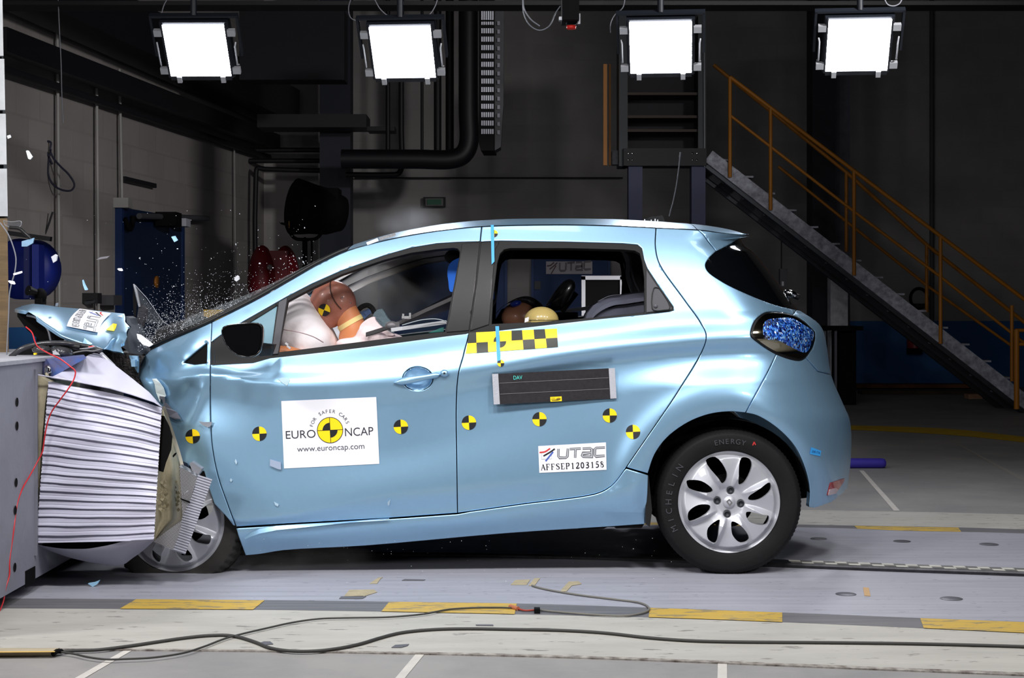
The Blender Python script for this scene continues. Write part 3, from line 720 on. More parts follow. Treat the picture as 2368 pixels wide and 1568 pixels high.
mk = MB(); q = Vector((c.x + .098, c.y - .024, c.z + .245)); mk.bar(q, q + Vector((.006, 0, .016)), .004, .001, up=(0, 1, 0)); mk.bar(q + Vector((.006, 0, .016)), q + Vector((.012, 0, .002)), .004, .001, up=(0, 1, 0)); mk.build('red_mark', red_print, root)
rear_root = root
sw = mat('tyre_lettering', (62, 62, 68), rough=.6)
def tyre_text(body, a0, a1, r, h, flip=1):
    mb = MB(); n = len(body)
    for i, ch in enumerate(body):
        if ch == ' ': continue
        t = math.radians(a0 + (a1 - a0) * i / max(n - 1, 1)); vs, fs = glyphs(ch, 'CENTER'); k = h / .7; e = Vector((math.cos(t), 0, math.sin(t))); tg = Vector((math.sin(t), 0, -math.cos(t)))
        mb.add([Vector((c.x, c.y - .0245, c.z)) + e * (r + p[1] * k) + tg * (p[0] * k) for p in vs], fs)
    return mb.build('sidewall_lettering', sw, root, recalc=False)
tyre_text('MICHELIN', 205, 145, .250, .026); tyre_text('ENERGY', 103, 77, .252, .022)
# far rear wheel
def mirror_tree(o, parent):
    d = o.copy(); COL.objects.link(d); d.parent = parent
    d.location = Vector((o.location.x, -o.location.y, o.location.z))
    if o.data is not None:
        d.data = o.data.copy(); d.data.transform(Matrix.Scale(-1, 4, (0, 1, 0))); d.data.flip_normals()
    for ch in list(o.children): mirror_tree(ch, d)
    return d
far_wheel = mirror_tree(root, car)
# front wheel: burst tyre, pushed back and toed
fwc = (404, 1209); root2, tv, tf, c2 = wheel(404, 1206, 7.055, .2195, .302, .185, 'front_wheel', 4, .007)
gz = .003
tv2 = []
for v in tv:
    d = gz - v.z
    if d > 0:
        near = (v.y - c2.y); push = .45 * d
        v = Vector((v.x * 1.0 + (v.x - c2.x) * .35 * d / .1, v.y + (-push if near < .09 else push) * .5, gz + .002 * random.random()))
    tv2.append(v)
# work in the wheel's own frame so it can be turned
MB().add(tv2, tf, smooth=True).build('tyre', mat('dusty_tyre', (54, 52, 50), rough=.85, var=.4, vscale=10), root2)
root2.rotation_euler = (0, 0, math.radians(-3))
# wheel-house liners
for cx, cy, yy, rr in ((1686, 1160, 7.04, .352), (410, 1190, 7.10, .34)):
    c = P(cx, cy, 7.02)
    for far in (0, 1):
        mb = MB(); rows = []
        for h in (0, .1, .2, .3): rows.append([Vector((c.x + rr * math.cos(a), yy + h, c.z + rr * math.sin(a))) for a in np.linspace(.10, math.pi + .25, 30)])
        mb.grid(rows); mb.add([Vector((c.x, yy + .3, c.z))] + rows[-1], [(0, i, i + 1) for i in range(1, 30)])
        if far: mb.v = [(x, 2 * YC - y, z) for x, y, z in mb.v]
        mb.build('wheel_house', deep_black, car)
# ------------------------------------------------------------------ under the body
mb = MB()
mb.prism([P(552, 1236, 7.1), P(556, 1276, 7.1), P(1168, 1226, 7.1), P(1480, 1206, 7.1), P(1490, 1120, 7.1)], (0, 1.45, 0))
mb.prism([P(1480, 1130, 7.35), P(1480, 1190, 7.35), P(1880, 1150, 7.35), P(1890, 1080, 7.35)], (0, .95, 0))
mb.build('floor_pan', deep_black, car)
mb = MB(); mb.prism([P(1330, 1214, 7.04), P(1338, 1226, 7.04), P(1395, 1223, 7.04), P(1405, 1219, 7.04), P(1420, 1219, 7.04), P(1425, 1222, 7.04), P(1484, 1221, 7.04), P(1489, 1213, 7.04), P(1489, 1202, 7.04), P(1330, 1208, 7.04)], (0, .12, 0)); mb.build('sill_guard', deep_black, car)
mb = MB(); mb.prism([P(1493, 1105, 6.985), P(1500, 1100, 6.985), P(1508, 1180, 6.985), P(1503, 1218, 6.985), P(1493, 1212, 6.985)], (0, .05, 0)); mb.build('mud_flap', rubber_seal, car)
mb = MB(); lip = [(566, 1247, 1243), (580, 1241, 1232), (600, 1234, 1223), (640, 1226, 1216), (700, 1220, 1212), (760, 1213.5, 1208.5), (830, 1206, 1203.5), (900, 1199.5, 1198.5)]
mb.grid([[P(x, y1, 6.974) for x, y0, y1 in lip], [P(x, (y0 + y1) / 2 - 1, 6.970) for x, y0, y1 in lip], [P(x, y0, 6.965) for x, y0, y1 in lip]]); mb.build('opened_sill_lip', paint, car, recalc=False)
# ------------------------------------------------------------------ door mirror
mo = [(511, 766), (514, 757), (524, 752), (556, 748), (585, 746), (600, 748), (606, 754), (608, 766), (604, 808), (598, 818), (584, 826), (556, 825), (538, 816), (522, 799), (514, 782)]
mo = crv(mo, 3, closed=True)
def mir(px, py, k=0.0): return P(px, py, 6.74 + (px - 511) / 97.0 * .035 + k)
cxm, cym = 560, 787
mb = MB(); rows = []
for s, dx, dy in ((.91, 0, 0.006), (.965, 0, -.001), (1.0, .0, .008), (1.0, .0, .03), (.95, .0, .075), (.75, .0, .10), (.3, .0, .115), (.01, .0, .116)):
    rows.append([mir(cxm + (x - cxm) * s, cym + (y - cym) * s) + Vector((dx, dy, 0)) for x, y in mo])
mir_o = mb.grid(rows, closed=True).build('door_mirror', mat('mirror_housing', (14, 14, 16), rough=.18, coat=.6), car)
mg = [mir(cxm + (x - cxm) * .90, cym + (y - cym) * .89, .003) for x, y in mo]
MB().add(mg, [tuple(t) for t in tri_poly(mg)]).build('mirror_glass', mat('mirror_glass', (10, 10, 12), rough=.12, spec=.3), mir_o)
mb = MB(); mb.prism([P(600, 793, 6.83), P(634, 797, 6.90), P(625, 822, 6.92), P(600, 824, 6.88), P(596, 810, 6.83)], (0, .07, 0)); mb.prism([P(596, 803, 6.84), P(628, 799, 6.88), P(628, 806, 6.88), P(598, 812, 6.84)], (0, .05, 0)); mb.build('mirror_stalk', matte_black, mir_o)
far_m = mirror_tree(mir_o, car)
# blue glass in the small front quarter windows
qg = mat('quarter_glass', (170, 215, 235), rough=.15, alpha=.45, spec=.8)
sheet('quarter_glass', H_quart, F_side, qg, car, lift=-.012, step=12, edge=0, thick=.003)
# lowered front side glass: edge just above the belt
gm = mat('green_glass_edge', (70, 140, 130), rough=.1, alpha=.55)
mb = MB(); pts = crv([P(930, 752, 7.08), P(975, 740, 7.08), P(1010, 738, 7.08), P(1034, 744, 7.08)], 5); rows = [[p, Vector((p.x, p.y + .004, p.z)), Vector((p.x + .0, p.y - .03, p.z - .13)), Vector((p.x, p.y - .034, p.z - .13))] for p in (Vector(q) for q in pts)]
mb.grid(rows); glass_o = mb.build('side_glass', mat('side_glass', (40, 60, 66), rough=.05, alpha=.15), car)
mb = MB(); mb.tube(pts, .0022, n=5); mb.build('glass_edge', mat('bright_glass_edge', (150, 160, 165), rough=.3), glass_o)
mb = MB(); mb.bar(P(905, 763, 7.14), P(1033, 745, 7.10), .012, .016); mb.build('door_top_rail', mat('bright_strip', (190, 192, 198), rough=.35, metal=.3), car)
mb = MB(); mb.prism([P(990, 770, 7.09), P(1020, 758, 7.09), P(1026, 757, 7.09), P(1026, 767, 7.09)], (0, .004, 0)); mb.build('broken_glass_edge', gm, glass_o)
# ------------------------------------------------------------------ torn-up bonnet and engine bay
bon = [(33, 714), (50, 706), (75, 701), (100, 703), (133, 708), (200, 714), (250, 720), (288, 724), (290, 732), (289.5, 742), (302, 756), (296, 758), (293, 767), (294, 778), (288, 791), (277, 795), (281, 805), (285, 814.5), (260, 811), (233, 806), (219, 809), (226, 802), (207, 797), (194, 794), (170, 786), (146, 777), (122, 760), (100, 744), (80, 730), (60, 718)]
f_up = fcurve([(20, 722), (33, 713), (75, 700), (133, 707), (288, 723), (310, 730)]); f_lo = fcurve([(20, 722), (33, 716), (60, 719), (100, 745), (146, 778), (194, 795), (233, 807), (285, 816), (310, 820)])
def F_bon(px, py):
    px = np.asarray(px, float); py = np.asarray(py, float); u, l = f_up(px), f_lo(px); t = np.clip((l - py) / np.maximum(l - u, 3), 0, 1)
    Y = 7.02 + .50 * t ** 1.25 + .05 * np.exp(-((px - 255) / 22.0) ** 2) * (1 - t) - .03 * np.sin(np.clip((px - 60) / 200.0, 0, 1) * math.pi) * np.sin(np.clip(t, 0, 1) * math.pi)
    k = np.clip((px - (262 - (py - 774) * .5)) / 12.0, 0, 1) * np.clip((py - 770) / 20.0, 0, 1); Y = Y + .06 * k
    Y = Y + .04 * np.clip((60 - px) / 30.0, 0, 1) ** 2
    return np.stack([(px - CX) / FPX * Y, Y, CAMZ - (py - HZ) / FPX * Y], -1)
bonnet = sheet('bonnet', bon, F_bon, paint, car, step=7, edge=1.5, drop=.004, thick=.012)
bonnet['label'] = 'bonnet folded up and torn along its rear edge'
mb = MB(); und = [(40, 721), (60, 722), (100, 748), (146, 779), (200, 797), (240, 808), (226, 812), (150, 806), (100, 792), (64, 765), (40, 732)]
mb.prism([P(x, y, 7.12) for x, y in und], (.0, .40, -.02)); mb.build('bonnet_underside', deep_black, bonnet)
mb = MB(); mb.tube(crv([P(62, 729, 7.09), P(84, 735, 7.09), P(110, 760, 7.09), P(118, 788, 7.09)], 4), .006, n=6); mb.build('bonnet_brace', steel, bonnet)
mb = MB(); mb.prism([P(195, 782, 7.0), P(214, 795, 7.01), P(205, 799, 7.0), P(190, 800, 6.99)], (0, .004, 0)); mb.build('torn_flap', paint, bonnet)
MB().prism([P(127.5, 708, 7.28), P(129, 701, 7.27), P(134, 700, 7.27), P(133, 708, 7.28)], (0, .01, 0)).build('washer_nozzle', mat('light_grey_plastic', (150, 150, 155), rough=.5), bonnet)
# torn black plastic, scuttle grille standing up with a sliver of windscreen
grey_pl = mat('torn_grey_plastic', (74, 80, 90), rough=.5, var=.4, vscale=14)
mb = MB(); tp = [(291, 731), (300, 736), (303, 748), (312, 752), (318, 770), (319, 785), (347, 815), (345, 823), (333, 819), (322, 822), (300, 817), (284, 803), (277, 797), (284, 793), (291, 787), (296, 768), (303, 756), (293, 746)]
mb.prism([P(x, y, 7.30 + .0008 * (x - 300)) for x, y in tp], (.02, .05, 0)); mb.build('torn_scuttle_plastic', grey_pl, car)
mb = MB(); mb.prism([P(316, 772, 7.26), P(324, 774, 7.26), P(340, 786, 7.26), P(354, 797, 7.26), P(345, 802, 7.26), P(330, 797, 7.26), P(318, 783, 7.26)], (.0, .02, .0)); mb.build('torn_white_edge', white_sticker, car)
grille_m = mat('fine_black_grille', (58, 58, 64), rough=.5, bump=.8, bscale=300)
sg = MB().prism([P(321, 707, 7.36), P(328, 706, 7.36), P(337, 716, 7.36), P(334, 735, 7.36), P(321, 770, 7.36), P(312, 762, 7.36)], (.01, .012, 0)).build('scuttle_grille', grille_m, car)
MB().tube([P(309, 657, 7.36), P(314, 672, 7.36), P(323, 710, 7.36)], [.004, .007, .006], n=6).build('grille_spine', steel, sg)
MB().prism([P(307, 690, 7.37), P(309, 657, 7.37), P(316, 700, 7.37), P(311, 760, 7.37)], (0, .006, 0)).build('grille_web', deep_black, sg)
shard_m = mat('thin_glass', (235, 242, 250), rough=.02, alpha=.10, spec=.7)
mb = MB(); mb.add([P(311, 658, 7.38), P(378, 745, 7.5), P(418, 768, 7.6), P(340, 750, 7.5)], [(0, 1, 3), (1, 2, 3)]); sh = mb.build('windscreen_fragment', shard_m, car)
MB().tube([P(311, 658, 7.38), P(340, 690, 7.43), P(378, 745, 7.5), P(418, 768, 7.6)], .0014, n=5).build('fragment_edge', mat('white_glass_edge', (200, 205, 215), rough=.3), sh)
# engine bay between bonnet and barrier
mb = MB(); bulk = [(222, 808), (260, 812), (300, 818), (334, 824), (322, 846), (320, 872), (328, 892), (310, 884), (280, 866), (262, 846), (240, 826)]
mb.prism([P(x, y, 7.25) for x, y in bulk], (-.05, .6, 0)); mb.build('engine_bay_side', mat('wet_black_carpet', (20, 19, 20), rough=.6, rgb2=(44, 36, 36), vscale=60, bump=.6, bscale=80), car)
mb = MB(); mb.prism([P(20, 824, 7.05), P(60, 803, 7.05), P(95, 793, 7.05), P(150, 792, 7.05), P(215, 800, 7.05), P(240, 808, 7.05), P(222, 822, 7.05), P(95, 826, 7.05)], (0, .75, 0)); mb.build('crossmember', deep_black, car)
mb = MB(); mb.tube(crv([P(24, 826, 6.9), P(52, 806, 6.9), P(95, 795, 6.92), P(150, 794, 6.95), P(205, 802, 7.0), P(236, 812, 7.0)], 5), .011, n=8); mb.build('bumper_rail', mat('black_plastic', (40, 40, 44), rough=.35, coat=.3), car)
lampm = mat('cracked_lamp_lens', (70, 70, 74), rough=.12, coat=.7, var=.5, vscale=30)
mb = MB(); mb.ball(P(143, 813, 6.98), (.055, .07, .028), M=Matrix.Rotation(.2, 3, 'Y')); hl_ = mb.build('headlamp', lampm, car)
mb = MB(); mb.prism([P(121, 812, 6.89), P(128, 810, 6.89), P(139, 821, 6.89), P(123, 820, 6.89)], (0, .02, 0)); mb.build('lamp_reflector', chrome, hl_)
MB().ball(P(96, 808, 6.93), (.04, .05, .02)).build('lamp_bulb', lampm, hl_)
for nm, pts, r, m_ in (('wiring', [(160, 800), (172, 806), (200, 806), (222, 801)], .004, steel), ('wiring', [(165, 818), (180, 814), (200, 811), (215, 812), (232, 808)], .004, mat('grey_hose', (96, 96, 98), rough=.5)),
                        ('wiring', [(205, 803), (214, 801), (221, 802)], .003, red_print), ('coolant_hose', [(100, 800), (120, 796), (150, 797), (185, 803)], .012, rubber_seal)):
    MB().tube(crv([P(x, y, 6.97) for x, y in pts], 5), r, n=7).build(nm, m_, car)
for nm, q, m_ in (('connector', [(152, 779), (163, 780), (160, 795), (157, 794)], mat('green_plastic', (30, 110, 92), rough=.4)), ('fuse', [(163, 784), (170, 783), (171, 789), (165, 791)], mat('orange_plastic', (214, 108, 30), rough=.4)),
                  ('label_scrap', [(147, 788), (150, 783), (156, 792), (152, 794)], white_sticker), ('label_scrap', [(171, 786), (182, 788), (191, 796), (172, 792)], white_sticker), ('label_scrap', [(77, 817), (82, 816), (83, 820), (78, 821)], yellow)):
    MB().prism([P(x, y, 7.08 if y < 815 else 6.85) for x, y in q], (0, .02, 0)).build(nm, m_, car)
# torn front end of the wing
mb = MB(); mb.prism([P(298, 822, 7.2), P(318, 823, 7.2), P(320, 835, 7.2), P(318, 862, 7.22), P(305, 840, 7.2)], (0, .02, 0)); mb.prism([P(302, 834, 7.17), P(312, 832, 7.17), P(313, 848, 7.17), P(304, 848, 7.17)], (0, .05, 0)); mb.build('inner_wing', paint, car)
MB().tube([P(234, 818, 7.0), P(248, 832, 6.98), P(264, 848, 6.97)], .009, n=8).build('bent_rod', mat('grey_strip', (170, 172, 182), rough=.4, metal=.3), car)
def wingbit(nm, pts, dy, m_, th=.006): return MB().prism([Vector(SP(x, y, dy)) for x, y in pts], (0, th, 0)).build(nm, m_, car)
wb = mat('bare_white_primer', (222, 234, 236), rough=.35)
wingbit('torn_wing_edge', [(356, 879), (367, 877), (376, 885), (384, 896), (389, 915), (377, 924), (375, 930), (366, 908), (364, 897), (363, 888)], .012, wb)
tn = mat('grey_torn_liner', (92, 94, 104), rough=.6)
wingbit('torn_liner', [(377, 917), (389, 916), (389, 931), (384, 930), (383, 923), (377, 923)], .018, tn)
wingbit('torn_liner', [(386, 932), (391, 929), (404, 945), (417, 955), (426, 971), (412, 972), (397, 966), (388, 953), (384, 940)], .018, tn)
wingbit('torn_flap', [(463, 975), (475, 977), (493, 976.5), (489, 986), (483, 989), (472, 984)], .02, mat('grey_flap', (120, 126, 136), rough=.5))
wingbit('torn_flap', [(412, 1061), (436, 1072), (446, 1093), (425, 1078), (414, 1070)], .012, mat('dark_navy_liner', (20, 32, 52), rough=.5))
wingbit('torn_flap', [(625, 1062), (650, 1069), (651, 1086), (644, 1085), (625, 1077)], .010, mat('paper_flap', (150, 164, 188), rough=.6), .003)
wingbit('peeled_paint', [(644, 878), (652, 874), (668, 876), (671, 880), (664, 892), (650, 884)], .003, mat('dull_peel', (176, 204, 214), rough=.5), .002)
for pts in ([(545, 1061), (549, 1068), (547, 1075), (543, 1067)], [(896, 1160), (903, 1153), (900, 1167), (897, 1168)], [(534, 1106), (538, 1110), (535, 1115), (532, 1111)], [(634, 1160), (645, 1166), (643, 1171), (637, 1168)]):
    wingbit('paint_chip', pts, .006, mat('chip_blue', (170, 196, 214), rough=.4), .003)
# ------------------------------------------------------------------ markings stuck on the car
def on_side(lift):
    f = F_lift(lift); return lambda px, py: Vector(f(np.array([float(px)]), np.array([float(py)]))[0])
class Decal:
    "flat print mapped through mp(u, v, lift) -> point; one mesh"
    def __init__(s, mp): s.mp = mp; s.mb = MB()
    def shape(s, vs, fs, mi, lift): s.mb.add([s.mp(u, v, lift) for u, v in vs], fs, mi); return s
    def poly(s, pts, mi, lift): return s.shape(pts, [tuple(t) for t in tri_poly([Vector((a, b, 0)) for a, b in pts])], mi, lift)
    def line(s, pts, w, mi, lift, closed=False): vs, fs = stroke(pts, w, closed); return s.shape(vs, fs, mi, lift)
    def text(s, body, x, y, w, h, mi, lift, ang=0.0, fit=True):
        "text box: left baseline (x, y), width w, cap height h (local units, y down)"
        vs, fs = glyphs(body)
        if not vs: return s
        a = np.array(vs); x0, x1 = a[:, 0].min(), a[:, 0].max(); ca, sa = math.cos(ang), math.sin(ang)
        cap = np.array(glyphs('H' if body.upper() == body else 'x')[0])[:, 1].max()
        out = []
        for p in a:
            u = (p[0] - x0) / (x1 - x0) * w if w else (p[0] - x0) * h / cap; v = p[1] * h / cap
            out.append((x + u * ca + v * sa, y + u * sa - v * ca))
        return s.shape(out, fs, mi, lift)
    def grid(s, nu, nv, mi, lift, box):
        u0, v0, u1, v1 = box
        s.mb.grid([[s.mp(u0 + (u1 - u0) * i / nu, v0 + (v1 - v0) * j / nv, lift) for i in range(nu + 1)] for j in range(nv + 1)], mi); return s
    def build(s, name, mats, parent): return s.mb.build(name, mats, parent, recalc=False)
def side_map(scale, ox, oy):
    "local crop units -> photo pixel -> side surface"
    cache = {}
    def mp(u, v, lift):
        k = round(lift, 5)
        if k not in cache: cache[k] = F_lift(lift)
        return Vector(cache[k](np.array([ox + u / scale]), np.array([oy + v / scale]))[0])
    return mp
def disc(name, cx, cy, r, rot=0.0, mp=None, parent=car, black=black_print, lift=.002):
    d = Decal(mp or side_map(1, 0, 0)); n = 12
    for q in range(4):
        a0 = math.radians(rot) + q * math.pi / 2; pts = [(cx, cy)] + [(cx + r * math.cos(a0 + math.pi / 2 * k / n), cy + r * math.sin(a0 + math.pi / 2 * k / n)) for k in range(n + 1)]
        d.shape(pts, [(0, k, k + 1) for k in range(1, n + 1)], 0 if q in (0, 2) else 1, lift)
    return d.build(name, [black, yellow], parent)
for x, y, r, rot in ((446, 1009, 16.6, -4), (600, 1003, 16.6, -3), (927, 987, 16.6, -3), (1084.5, 977.5, 16.6, -3), (1247.5, 969.5, 16.4, -1), (1410, 961, 16.4, -1), (1464, 999, 16.6, -3), (1158, 840, 8, 0), (1143, 540.5, 8, 0)):
    disc('target_marker', x, y, r, rot)
# big white test sheet
mp = side_map(6.534, 600, 860)
def quad_grid(d, c, nu, nv, mi, lift):
    (a, b, c_, e) = [np.array(p, float) for p in c]
    d.mb.grid([[d.mp(*((a * (1 - u) + b * u) * (1 - v) + (e * (1 - u) + c_ * u) * v), lift) for u in np.linspace(0, 1, nu)] for v in np.linspace(0, 1, nv)], mi)
base = Decal(mp); quad_grid(base, [(330, 440), (1765, 378), (1812, 1390), (372, 1460)], 12, 10, 0, .0022); ns = base.build('test_sheet', white_sticker, car)
ns['label'] = 'large white sheet with a round crash test emblem'
ang = math.radians(-2.6)
d = Decal(mp)
d.text('EURO', 402, 1012, 450, 118, 0, .0032, ang); d.build('lettering', text_print, ns); d = Decal(mp); d.text('NCAP', 1296, 972, 428, 122, 0, .0032, ang)
d.build('lettering', text_print, ns)
d = Decal(mp); d.text('www.euroncap.com', 572, 1208, 1016, 56, 0, .0032, math.radians(-2.7)); d.build('web_address', grey_print, ns); d = Decal(mp)
R_ = 262
for ch, a in zip('FOR SAFER CARS', np.linspace(166, 24, 14)):
    if ch == ' ': continue
    t = math.radians(a); c = (1068 + R_ * math.cos(t), 880 - R_ * math.sin(t)); vs, fs = glyphs(ch, 'CENTER'); k = 52 / .7; rot = math.radians(90 - a)
    d.shape([(c[0] + k * (p[0] * math.cos(rot) + p[1] * math.sin(rot)), c[1] + k * (p[0] * math.sin(rot) - p[1] * math.cos(rot))) for p in vs], fs, 0, .0032)
d.build('arched_lettering', text_print, ns)
d = Decal(mp); n = 48
circ = [(1068 + 193 * math.cos(a), 880 + 193 * math.sin(a)) for a in np.linspace(0, 2 * math.pi, n, endpoint=False)]
d.shape([(1068, 880)] + circ, [(0, 1 + k, 1 + (k + 1) % n) for k in range(n)], 0, .0030)
d.line(circ, 9, 1, .0036, closed=True)
d.line([(874, 889), (1262, 871)], 8, 1, .0036); d.line([(1059, 687), (1079, 1074)], 8, 1, .0036)
for q in (180, 0):
    a0 = math.radians(q - 2.6); pts = [(1068, 880)] + [(1068 + 113 * math.cos(a0 + math.pi / 2 * k / 12), 880 + 113 * math.sin(a0 + math.pi / 2 * k / 12)) for k in range(13)]
    d.shape(pts, [(0, k, k + 1) for k in range(1, 13)], 1, .0038)
d.build('round_emblem', [yellow, black_print], ns)
# laboratory sheet with its logo and file number
SER = {'A': [([(0, 0), (.5, 1), (.5, 1)], 'n'), ([(.45, 1), (.9, 0)], 'w'), ([(.18, .36), (.72, .36)], 'n'), ([(-.1, 0), (.2, 0)], 'n'), ([(.7, 0), (1.05, 0)], 'n')],
       'F': [([(.2, 0), (.2, 1)], 'w'), ([(.0, 1), (.85, 1), (.85, .75)], 'n'), ([(.2, .52), (.62, .52), (.62, .38)], 'n'), ([(0, 0), (.42, 0)], 'n')],
       'E': [([(.2, 0), (.2, 1)], 'w'), ([(.0, 1), (.82, 1), (.82, .76)], 'n'), ([(.2, .52), (.6, .52)], 'n'), ([(0, 0), (.86, 0), (.9, .26)], 'n')],
       'P': [([(.2, 0), (.2, 1)], 'w'), ([(.0, 1), (.6, 1)], 'n'), ([(.58, 1), (.8, .9), (.84, .74), (.78, .58), (.58, .48)], 'w'), ([(.58, .48), (.2, .48)], 'n'), ([(0, 0), (.42, 0)], 'n')],
       'S': [([(.78, .74), (.76, .96), (.45, 1), (.2, .92)], 'n'), ([(.2, .92), (.14, .72), (.4, .56), (.7, .42), (.82, .24), (.7, .06)], 'w'), ([(.7, .06), (.45, 0), (.14, .05), (.12, .28)], 'n')],
       '1': [([(.22, .82), (.5, 1)], 'n'), ([(.5, 1), (.5, 0)], 'w'), ([(.25, 0), (.75, 0)], 'n')],
       '2': [([(.12, .72), (.2, .92), (.45, 1)], 'n'), ([(.45, 1), (.72, .92), (.74, .68), (.5, .36), (.1, .02)], 'w'), ([(.1, .02), (.8, .02), (.84, .2)], 'w')],
       '0': [([(.45, 1), (.2, .85), (.12, .5), (.2, .15), (.45, 0)], 'w'), ([(.45, 0), (.7, .15), (.78, .5), (.7, .85), (.45, 1)], 'w')],
       '3': [([(.12, .82), (.28, .98), (.5, 1)], 'n'), ([(.5, 1), (.72, .88), (.66, .64), (.36, .54), (.7, .44), (.78, .22), (.6, .03), (.3, 0), (.1, .08)], 'w')],
       '5': [([(.8, 1), (.28, 1)], 'w'), ([(.28, 1), (.2, .58)], 'n'), ([(.2, .58), (.5, .6), (.76, .44), (.76, .18), (.52, .02), (.1, .04)], 'w')],
       '8': [([(.45, 1), (.2, .88), (.22, .66), (.66, .42), (.76, .2), (.62, .03), (.45, 0)], 'w'), ([(.45, 0), (.2, .05), (.12, .26), (.3, .48), (.66, .68), (.66, .9), (.45, 1)], 'n')]}
def serif_text(d, body, x, y, adv, h, mi, lift, ang):
    ca, sa = math.cos(ang), math.sin(ang)
    for i, ch in enumerate(body):
        for pts, wt in SER[ch]:
            q = []
            for a, b in pts:
                u = i * adv + a * adv * .82; v = b * h; q.append((x + u * ca + v * sa, y + u * sa - v * ca))
            d.line(q, h * (.17 if wt == 'w' else .075), mi, lift)
def lab_sheet(mp, quad, parent, seams=(8, 5)):
    "white sheet in the 5.6x crop frame of the rear door"
    b_ = Decal(mp); quad_grid(b_, quad, seams[0], seams[1], 0, .0022); s = b_.build('laboratory_sheet', white_sticker, parent)
    d = Decal(mp)
    d.line(crv([(714, 1156), (785, 1146), (852, 1103)], 4), 19, 0, .0032); d.line(crv([(765, 1202), (850, 1152), (912, 1108)], 4), 19, 1, .0036); d.line(crv([(793, 1268), (838, 1212), (890, 1148)], 4), 21, 2, .0032)
    d.line([(740, 1165), (740, 1243), (872, 1240), (872, 1180)], 3, 3, .0030)
    d.build('tricolour_mark', [red_print, black_print, blue_print, silver_print], s)
    d = Decal(mp)
    for st in ([(960, 1108), (958, 1205), (974, 1224), (1056, 1224), (1074, 1206), (1082, 1104)], [(1105, 1112), (1250, 1104)], [(1180, 1112), (1176, 1224)],
               [(1272, 1106), (1372, 1101), (1390, 1114), (1392, 1211), (1278, 1211), (1266, 1196), (1276, 1168), (1390, 1158)], [(1562, 1090), (1448, 1096), (1431, 1112), (1429, 1192), (1446, 1207), (1560, 1198)]):
        d.line(st, 30, 0, .0030); d.line(st, 12, 1, .0034)
    d.build('logo_letters', [silver_dark, mat('light_silver_print', (188, 190, 196), rough=.35)], s)
    d = Decal(mp); serif_text(d, 'AFFSEP1203158', 738, 1384, 63.8, 74, 0, .0032, math.radians(-2.8)); d.build('file_number', black_print, s)
    return s
mp56 = side_map(5.6, 1120, 840)
lab_sheet(mp56, [(697, 1073), (1575, 1025), (1583, 1380), (712, 1420)], car)['label'] = 'white sheet with silver letters and file number on the rear door'
# the same sheet on the bonnet, turned round
fb = lambda px, py, l: Vector(F_bon(np.array([px]), np.array([py]))[0]) + Vector((0, -.7, .7)) * l
def mp_bon(u, v, lift):
    s = (u - 697) / 886.0; t = (v - 1050) / 352.0          # s along the lettering, t down the sheet
    TL, TR, BR, BL = np.array([257.5, 727.0]), np.array([227.5, 771.5]), np.array([155.0, 757.0]), np.array([185.0, 716.0])
    p = (TL * (1 - s) + TR * s) * (1 - t) + (BL * (1 - s) + BR * s) * t; p = p + np.array([-5.0, -1.0]) * math.sin(math.pi * min(max(s, 0), 1))
    return fb(float(p[0]), float(p[1]), .004 + lift * 1.5)
lab_sheet(mp_bon, [(697, 1050), (1583, 1050), (1583, 1402), (697, 1402)], bonnet, (28, 20))['label'] = 'white sheet with silver letters bent over the bonnet'
mbp = lambda pts, l: [fb(x, y, l) for x, y in pts]
w_ = mbp([(244.5, 764.5), (262, 749), (271, 751), (268, 760), (264, 767)], .004); MB().add(w_, [(0, 1, 2, 3, 4)]).build('yellow_warning_sticker', yellow, bonnet)
w_ = mbp([(272, 732), (283, 729.5), (283.5, 735.5)], .004); MB().add(w_, [(0, 1, 2)]).build('white_sticker_scrap', white_sticker, bonnet)
# black pad with reflecting ends
F4 = side_map(5.6, 1120, 840)
pad_q = [(100, 140), (1690, 62), (1712, 455), (122, 535)]
def padp(u, v, k):
    a, b, c_, e = [np.array(p, float) for p in pad_q]; q = (a * (1 - u) + b * u) * (1 - v) + (e * (1 - u) + c_ * u) * v
    px, py = 1120 + q[0] / 5.6, 840 + q[1] / 5.6
    return P(px, py, Y0 + .022 - .016 * v * (1 - .6 * u) + .012 * u - k)
mb = MB(); mb.grid([[padp(u, v, .010) for u in np.linspace(0, 1, 12)] for v in (0, .5, 1)], smooth=False); mb.grid([[padp(u, v, .010), padp(u, v, .0)] for u, v in [(x, 0) for x in np.linspace(0, 1, 8)] + [(1, x) for x in np.linspace(.1, 1, 4)] + [(x, 1) for x in np.linspace(.9, 0, 8)] + [(0, x) for x in np.linspace(.9, 0, 4)]], smooth=False)
pad = mb.build('black_pad', mat('black_felt', (48, 46, 50), rough=.95, var=.3, vscale=60, bump=.5, bscale=700), car, recalc=False)
for a, b in ((0, .05), (.95, 1)):
    MB().grid([[padp(u, v, .0125) for u in (a, b)] for v in (0.0, .5, 1)], smooth=False).build('reflective_end', mat('reflective_tape', (196, 198, 208), rough=.4, metal=.3, bump=.5, bscale=500), pad, recalc=False)
mb = MB()
for v in (.31, .67): mb.grid([[padp(u, v + s, .0118) for u in np.linspace(.055, .945, 6)] for s in (-.006, .006)], smooth=False)
mb.build('seam', mat('pale_seam', (120, 118, 122), rough=.8), pad, recalc=False)
d = Decal(lambda u, v, l: padp(u, v, l)); d.text('DAV', .172, .22, .072, .125, 0, .0125, 0.0); d.build('chalk_writing', mat('turquoise_chalk', (72, 200, 190), rough=.6), pad)
MB().grid([[padp(u, v, .0122) for u in (.462, .555)] for v in (.845, 1.0)], smooth=False).build('yellow_label', yellow, pad, recalc=False)
d = Decal(lambda u, v, l: padp(u, v, l))
